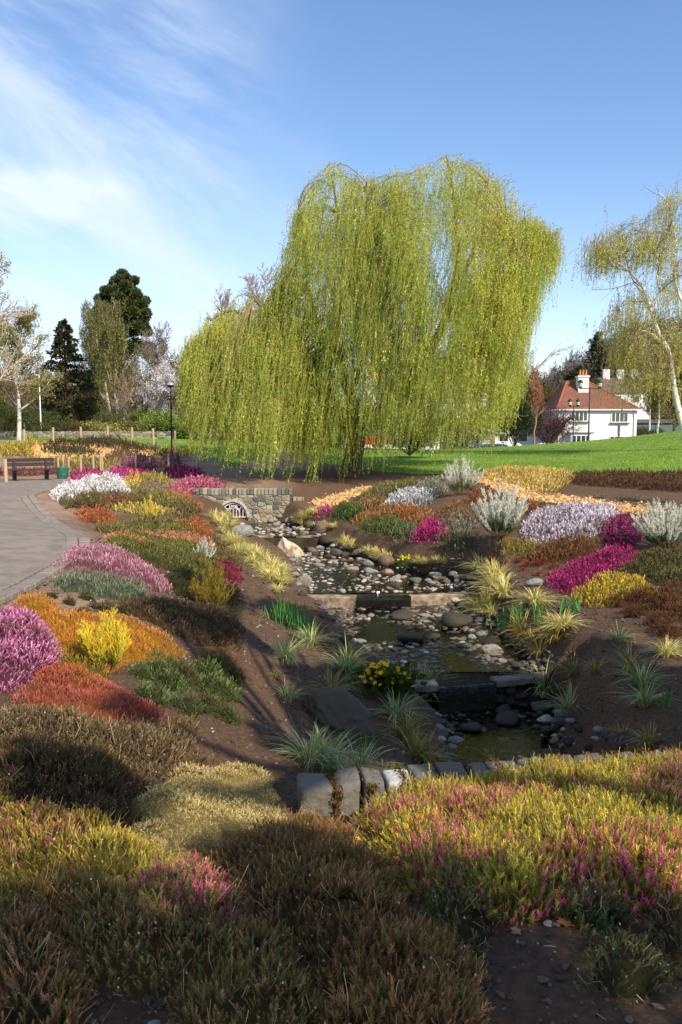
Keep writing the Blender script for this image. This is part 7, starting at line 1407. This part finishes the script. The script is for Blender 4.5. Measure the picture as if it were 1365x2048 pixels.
# ------------------------------------------------------------------ the great willow
def willow():
    Y = 35.0; rg = np.random.default_rng(5); p = atY(702, 950, Y); o0 = np.array([p[0], Y, float(H(p[0], Y)) - .05]); root = empty('weeping_willow', tuple(o0), 0, 'huge weeping willow with lime green hanging shoots above the stream head', 'tree')
    S = Y / FPX
    limbs = [([(700, 955), (706, 925), (712, 890), (722, 850)], .46, .36, 0), ([(722, 850), (770, 820), (810, 780), (850, 720), (885, 650), (905, 590), (915, 500), (905, 400), (890, 320)], .33, .03, -.5),
             ([(722, 850), (700, 790), (680, 720), (672, 640), (690, 560), (680, 450), (665, 350)], .30, .03, .6), ([(712, 860), (660, 800), (610, 740), (560, 690), (500, 640), (460, 620), (420, 640)], .26, .03, .2),
             ([(810, 780), (870, 770), (930, 740), (985, 690), (1020, 640)], .18, .03, .8), ([(885, 650), (940, 600), (1000, 520), (1060, 485), (1095, 480)], .15, .012, -1.0), ([(850, 720), (840, 640), (820, 560), (800, 460), (790, 370)], .16, .02, 1.6),
             ([(680, 720), (640, 660), (620, 590), (610, 500), (600, 420)], .14, .02, -1.2), ([(610, 740), (550, 740), (480, 730), (420, 720), (380, 700)], .13, .02, -1.2), ([(905, 590), (950, 500), (975, 420), (985, 350)], .13, .02, 1.0),
             ([(770, 820), (800, 780), (790, 700), (760, 620), (740, 520), (730, 400)], .16, .02, -2.4), ([(700, 790), (720, 740), (730, 680), (720, 600), (715, 500)], .14, .02, 2.6), ([(850, 720), (900, 720), (950, 680), (990, 600), (1010, 540)], .12, .02, -2.6), ([(660, 800), (620, 790), (570, 780), (520, 740), (480, 700)], .12, .02, 2.4), ([(660, 800), (640, 740), (610, 700), (560, 650), (520, 620)], .12, .02, -2.6)]
    mb = MB(); LP = []
    for pp, r0, r1, dy in limbs: P, Rr = path_tube(pp, Y, r0, r1, dy); v, f = tubes(P - o0, Rr, 9); mb.add(v, f, lin((92, 78, 62))); LP.append(P[0] - o0)
    mb.build('trunk', M_BARK, root, True); A = np.concatenate(LP[1:])
    top = lambda x: np.interp(x, [345, 360, 380, 430, 470, 520, 555, 580, 605, 650, 680, 720, 770, 830, 890, 950, 1000, 1040, 1080, 1110, 1132], [760, 720, 670, 630, 596, 588, 565, 450, 380, 322, 322, 350, 350, 330, 306, 325, 350, 400, 440, 470, 500])
    hempx = lambda x: np.interp(x, [345, 365, 395, 450, 520, 600, 640, 700, 740, 800, 850, 900, 950, 1000, 1030, 1050, 1080, 1130], [800, 860, 915, 940, 950, 968, 978, 965, 935, 930, 930, 930, 925, 905, 880, 840, 640, 580])
    # boughs: short arching branches that end where shoots start
    n = 3200; x = np.concatenate([rg.uniform(372, 1078, int(n * .84)), rg.uniform(570, 1118, n - int(n * .84))]); tp = top(x); hm = hempx(x) - 95
    u = rg.random(n) ** .92; y = tp + 6 + (np.maximum(hm - tp, 12)) * u; 
    cxm = np.where(x < 560, 520, 825); wdm = np.where(x < 560, 210, 290); q = np.clip(1 - ((x - cxm) / wdm) ** 2, np.where((x > 500) & (x < 720), .55, .04), 1) * np.clip((y - tp + 14) / 170, .06, 1); dep = 6.0 * np.sqrt(q)
    sg = np.where(rg.random(n) < .62, -1, 1); w_ = sg * dep * rg.uniform(.25, 1.0, n) ** .6
    E = np.array([atY(a, b, Y) for a, b in zip(x, y)]) - o0; E[:, 1] += w_
    # scale sideways spread with depth so the crown keeps its shape seen from the camera
    E[:, 0] = (E[:, 0] + o0[0]) * (Y + w_) / Y - o0[0] ; E[:, 2] = (E[:, 2] + o0[2] - CAMZ) * (Y + w_) / Y + CAMZ - o0[2]
    # thin out at random places: gaps where sky and limbs show
    gap = fbm((x) * .011, y * .014, 3, 17); keep = (gap + .38 * rg.random(n) > .44) | ((x > 850) & (y > 560) & (rg.random(n) < .6)) | ((x > 560) & (x < 800) & (y > 720) & (rg.random(n) < .8)); E, x, y, w_ = E[keep], x[keep], y[keep], w_[keep]; n = len(E)
    k = 5; B = np.zeros((n, k, 3))
    for i in range(n):
        s = E[i] + [.5 * np.sign(-E[i, 0] + 2) * 0, 0, -.8]; d = np.linalg.norm((A - s) * [1, 1, .7], axis=1) + 2.0 * (A[:, 2] > E[i, 2] + .3); a = A[d.argmin()]; m_ = (a + E[i]) / 2 + np.array([0, 0, .4 + .16 * min(np.linalg.norm(E[i] - a), 2.2)]) + rg.normal(0, .15, 3)
        for j, t_ in enumerate(np.linspace(0, 1, k)): B[i, j] = a * (1 - t_) ** 2 + 2 * m_ * t_ * (1 - t_) + E[i] * t_ ** 2
    v, f = tubes(B, .020 * np.linspace(1, .28, k)[None].repeat(n, 0) * rg.uniform(.5, 1.3, n)[:, None], 4); MB().add(v, f, lin((132, 112, 66))).build('boughs', M_BARK, root)
    T = np.concatenate([B[:, 3], B[:, 4], B[:, 4], B[:, 2]]); _l = rg.uniform(.45, 1.25, n); _s = rg.normal(0, .09, n); _c = rg.uniform(.1, .95, n); TV = (np.tile(_l, 4), np.tile(_s, 4)); tvc = np.tile(_c, 4)
    hemz = lambda X, Yl: ((np.interp((X + o0[0]) / (Y + Yl) * FPX + 682.5, np.linspace(330, 1150, 60), [float(atY(682, hempx(a), Y)[2]) for a in np.linspace(330, 1150, 60)]) - CAMZ) * (Y + Yl) / Y + CAMZ - o0[2])
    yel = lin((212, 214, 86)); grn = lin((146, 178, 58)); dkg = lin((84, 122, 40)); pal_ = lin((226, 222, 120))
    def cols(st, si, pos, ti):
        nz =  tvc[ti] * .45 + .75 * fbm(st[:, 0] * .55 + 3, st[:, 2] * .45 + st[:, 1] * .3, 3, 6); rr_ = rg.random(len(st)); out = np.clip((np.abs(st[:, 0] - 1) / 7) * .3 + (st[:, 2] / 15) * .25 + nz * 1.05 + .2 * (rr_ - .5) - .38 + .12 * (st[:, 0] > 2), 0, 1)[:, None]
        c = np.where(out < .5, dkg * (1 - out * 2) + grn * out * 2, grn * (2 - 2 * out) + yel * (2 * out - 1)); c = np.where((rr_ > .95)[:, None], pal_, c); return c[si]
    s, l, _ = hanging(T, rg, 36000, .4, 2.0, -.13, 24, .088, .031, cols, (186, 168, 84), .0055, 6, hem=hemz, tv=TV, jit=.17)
    # young shoots standing up out of the crown top
    nt_ = 420; xx = rg.uniform(575, 1120, nt_); q0 = np.array([atY(a, float(top(a)) + rg.uniform(14, 44), Y) for a in xx]) - o0; dy_ = rg.normal(0, 1.3, nt_).clip(-2, 2); q0[:, 1] += dy_; q0[:, 2] = (q0[:, 2] + o0[2] - CAMZ) * (Y + dy_) / Y + CAMZ - o0[2]; k = 4; P = np.zeros((nt_, k, 3)); l_ = rg.uniform(.3, .75, nt_); a = rg.normal(.15, .4, nt_).clip(-.8, .9)
    for j in range(k): q = j / (k - 1); P[:, j] = q0 + np.stack([a * l_ * q + .12 * l_ * q * q * np.sign(a), 0 * a, l_ * (q - .45 * q * q)], 1)
    v, f = tubes(P, np.full((nt_, k), .008), 3); s.add(v, f, lin((150, 128, 80)))
    si = rg.integers(0, nt_, 6500); u = rg.random(6500) * (k - 1); u0 = u.astype(int).clip(0, k - 2); fr_ = (u - u0)[:, None]; pos = P[si, u0] * (1 - fr_) + P[si, u0 + 1] * fr_ - np.c_[np.zeros((6500, 2)), rg.random(6500) * .22]
    v, f = leaves(pos + rg.normal(0, .03, pos.shape), rg.normal(0, .6, pos.shape) + [0, 0, -.6], .08, .026, rg); l.add(v, f, pick([((200, 210, 80), 3), ((160, 188, 62), 2), ((218, 216, 110), 1)], 6500, rg).repeat(4, 0)); s.build('hanging_shoots', M_BARK, root); l.build('foliage', M_LEAF, root)
willow()

# ------------------------------------------------------------------ trees behind the camera that shade the foreground
SHD = [((60, 76, 36), 4), ((84, 92, 44), 3)]
def shade_tree(blobs, name, label, seed, hsun, dens=1.0):
    """blobs: (photo px, py, radius in metres, leaves): patches of shade on the ground, met by foliage hsun metres higher towards the sun"""
    rg = np.random.default_rng(seed); C = []
    for (px, py, r, nl, hh) in blobs: nl = int(nl * dens); g_ = hit1(px, py); C.append((g_ + SUN * ((hsun + hh) / SUN[2]), r, nl))
    cen = np.mean([c[0] for c in C], 0); b0 = np.array([cen[0] + .5, cen[1] - 1.0, float(H(cen[0], cen[1]))]); root = empty(name, tuple(b0), 0, label, 'tree')
    mb = MB(); P, Rr = trunk_line(hsun + 1.5, 0, .05, rg, .22, 8); v, f = tubes(P, Rr, 8); mb.add(v, f, lin((90, 72, 56))); lf = MB()
    for c, r, nl in C:
        c = c - b0; a = np.array([0, 0, max(c[2] - 2.0, 1)]); Q = np.array([a, a * .5 + c * .5 + [0, 0, -.3], c])[None]; v, f = tubes(Q, np.array([[.09, .06, .02]]), 5); mb.add(v, f, lin((90, 72, 56)))
        d = nrm(rg.normal(size=(nl, 3))); pos = c + d * (r * rg.random(nl) ** .45)[:, None] * [1.0, 1.0, .8]; v, f = leaves(pos, rg.normal(size=(nl, 3)), .15, .09, rg); lf.add(v, f, (pick(SHD, nl, rg) * rg.uniform(.7, 1.3, (nl, 1))).repeat(4, 0))
    mb.build('trunk', M_BARK, root, True); lf.build('crown', M_LEAF, root); return root
shade_tree([(760, 1400, 1.0, 2600, 0), (780, 1265, .55, 1300, 0), (860, 1300, .55, 1300, .2), (900, 1335, .6, 1500, 0), (960, 1345, .35, 700, 0), (700, 1360, .5, 900, 0),  (880, 1440, 1.1, 3000, .4), (1000, 1470, 1.0, 2600, 0), (1110, 1470, .7, 2000, .3), (690, 1450, .8, 2000, .2), (820, 1500, .8, 2200, 0), (1010, 1400, .55, 1500, 0), (930, 1530, .7, 1500, .2), (1150, 1520, .7, 2000, 0), (1240, 1500, .6, 1500, 0), (640, 1370, .6, 900, 0), (700, 1300, .5, 500, .4), (620, 1240, .7, 800, .2), (800, 1330, .6, 1100, 0), (1320, 1520, .3, 500, 0), (560, 1480, .35, 260, .5), (520, 1290, .3, 260, .2)], 'tree', 'evergreen tree behind the viewer on the right, shading the lower pool', 71, 7.5)
shade_tree([(430, 1180, .8, 900, 0), (480, 1260, .5, 420, .3), (400, 1250, .5, 420, 0), (330, 1220, .4, 240, .2), (560, 1220, .5, 500, .2), (440, 1330, .35, 240, 0), (260, 1425, .22, 160, 0), (110, 1570, .35, 320, 0), (220, 1600, .30, 300, 0)], 'tree', 'light crowned tree behind the viewer, dappling the left slope', 72, 8.5)
shade_tree([(600, 1760, .42, 1500, 0), (520, 1730, .3, 800, 0), (680, 1860, .45, 1500, .2), (820, 1950, .42, 1300, 0), (560, 1980, .5, 1400, 0), (300, 1930, .45, 1000, .2), (100, 1900, .45, 900, 0), (100, 2020, .4, 900, 0), (900, 1830, .25, 420, 0), (1080, 1790, .22, 320, 0), (1180, 1800, .25, 420, 0), (1100, 2000, .4, 420, 0), (1280, 1990, .4, 500, 0), (780, 1780, .28, 520, 0), (420, 2020, .4, 900, 0), (700, 2030, .5, 1200, 0), (960, 1900, .3, 420, 0), (1330, 1620, .22, 240, 0), (40, 1830, .3, 360, 0)], 'tree', 'leafy tree behind the viewer, shading the nearest heather', 73, 6.5, .16)
# two small plant labels
for (x, y, lb) in ((266, 975, 'small white plant label beside the gold upright heath'), (756, 1196, 'small white plant label at the middle weir')):
    p = hit1(x, y); o = MB().box((0, 0, .09), (.07, .012, .05), 0, 0, None, .003).box((0, 0, .03), (.012, .010, .1)).build('plant_label', M_W); o.location = tuple(p); o.rotation_euler = (.3, 0, .2); tag(o, lb, 'plant label')
bpy.context.view_layer.update()
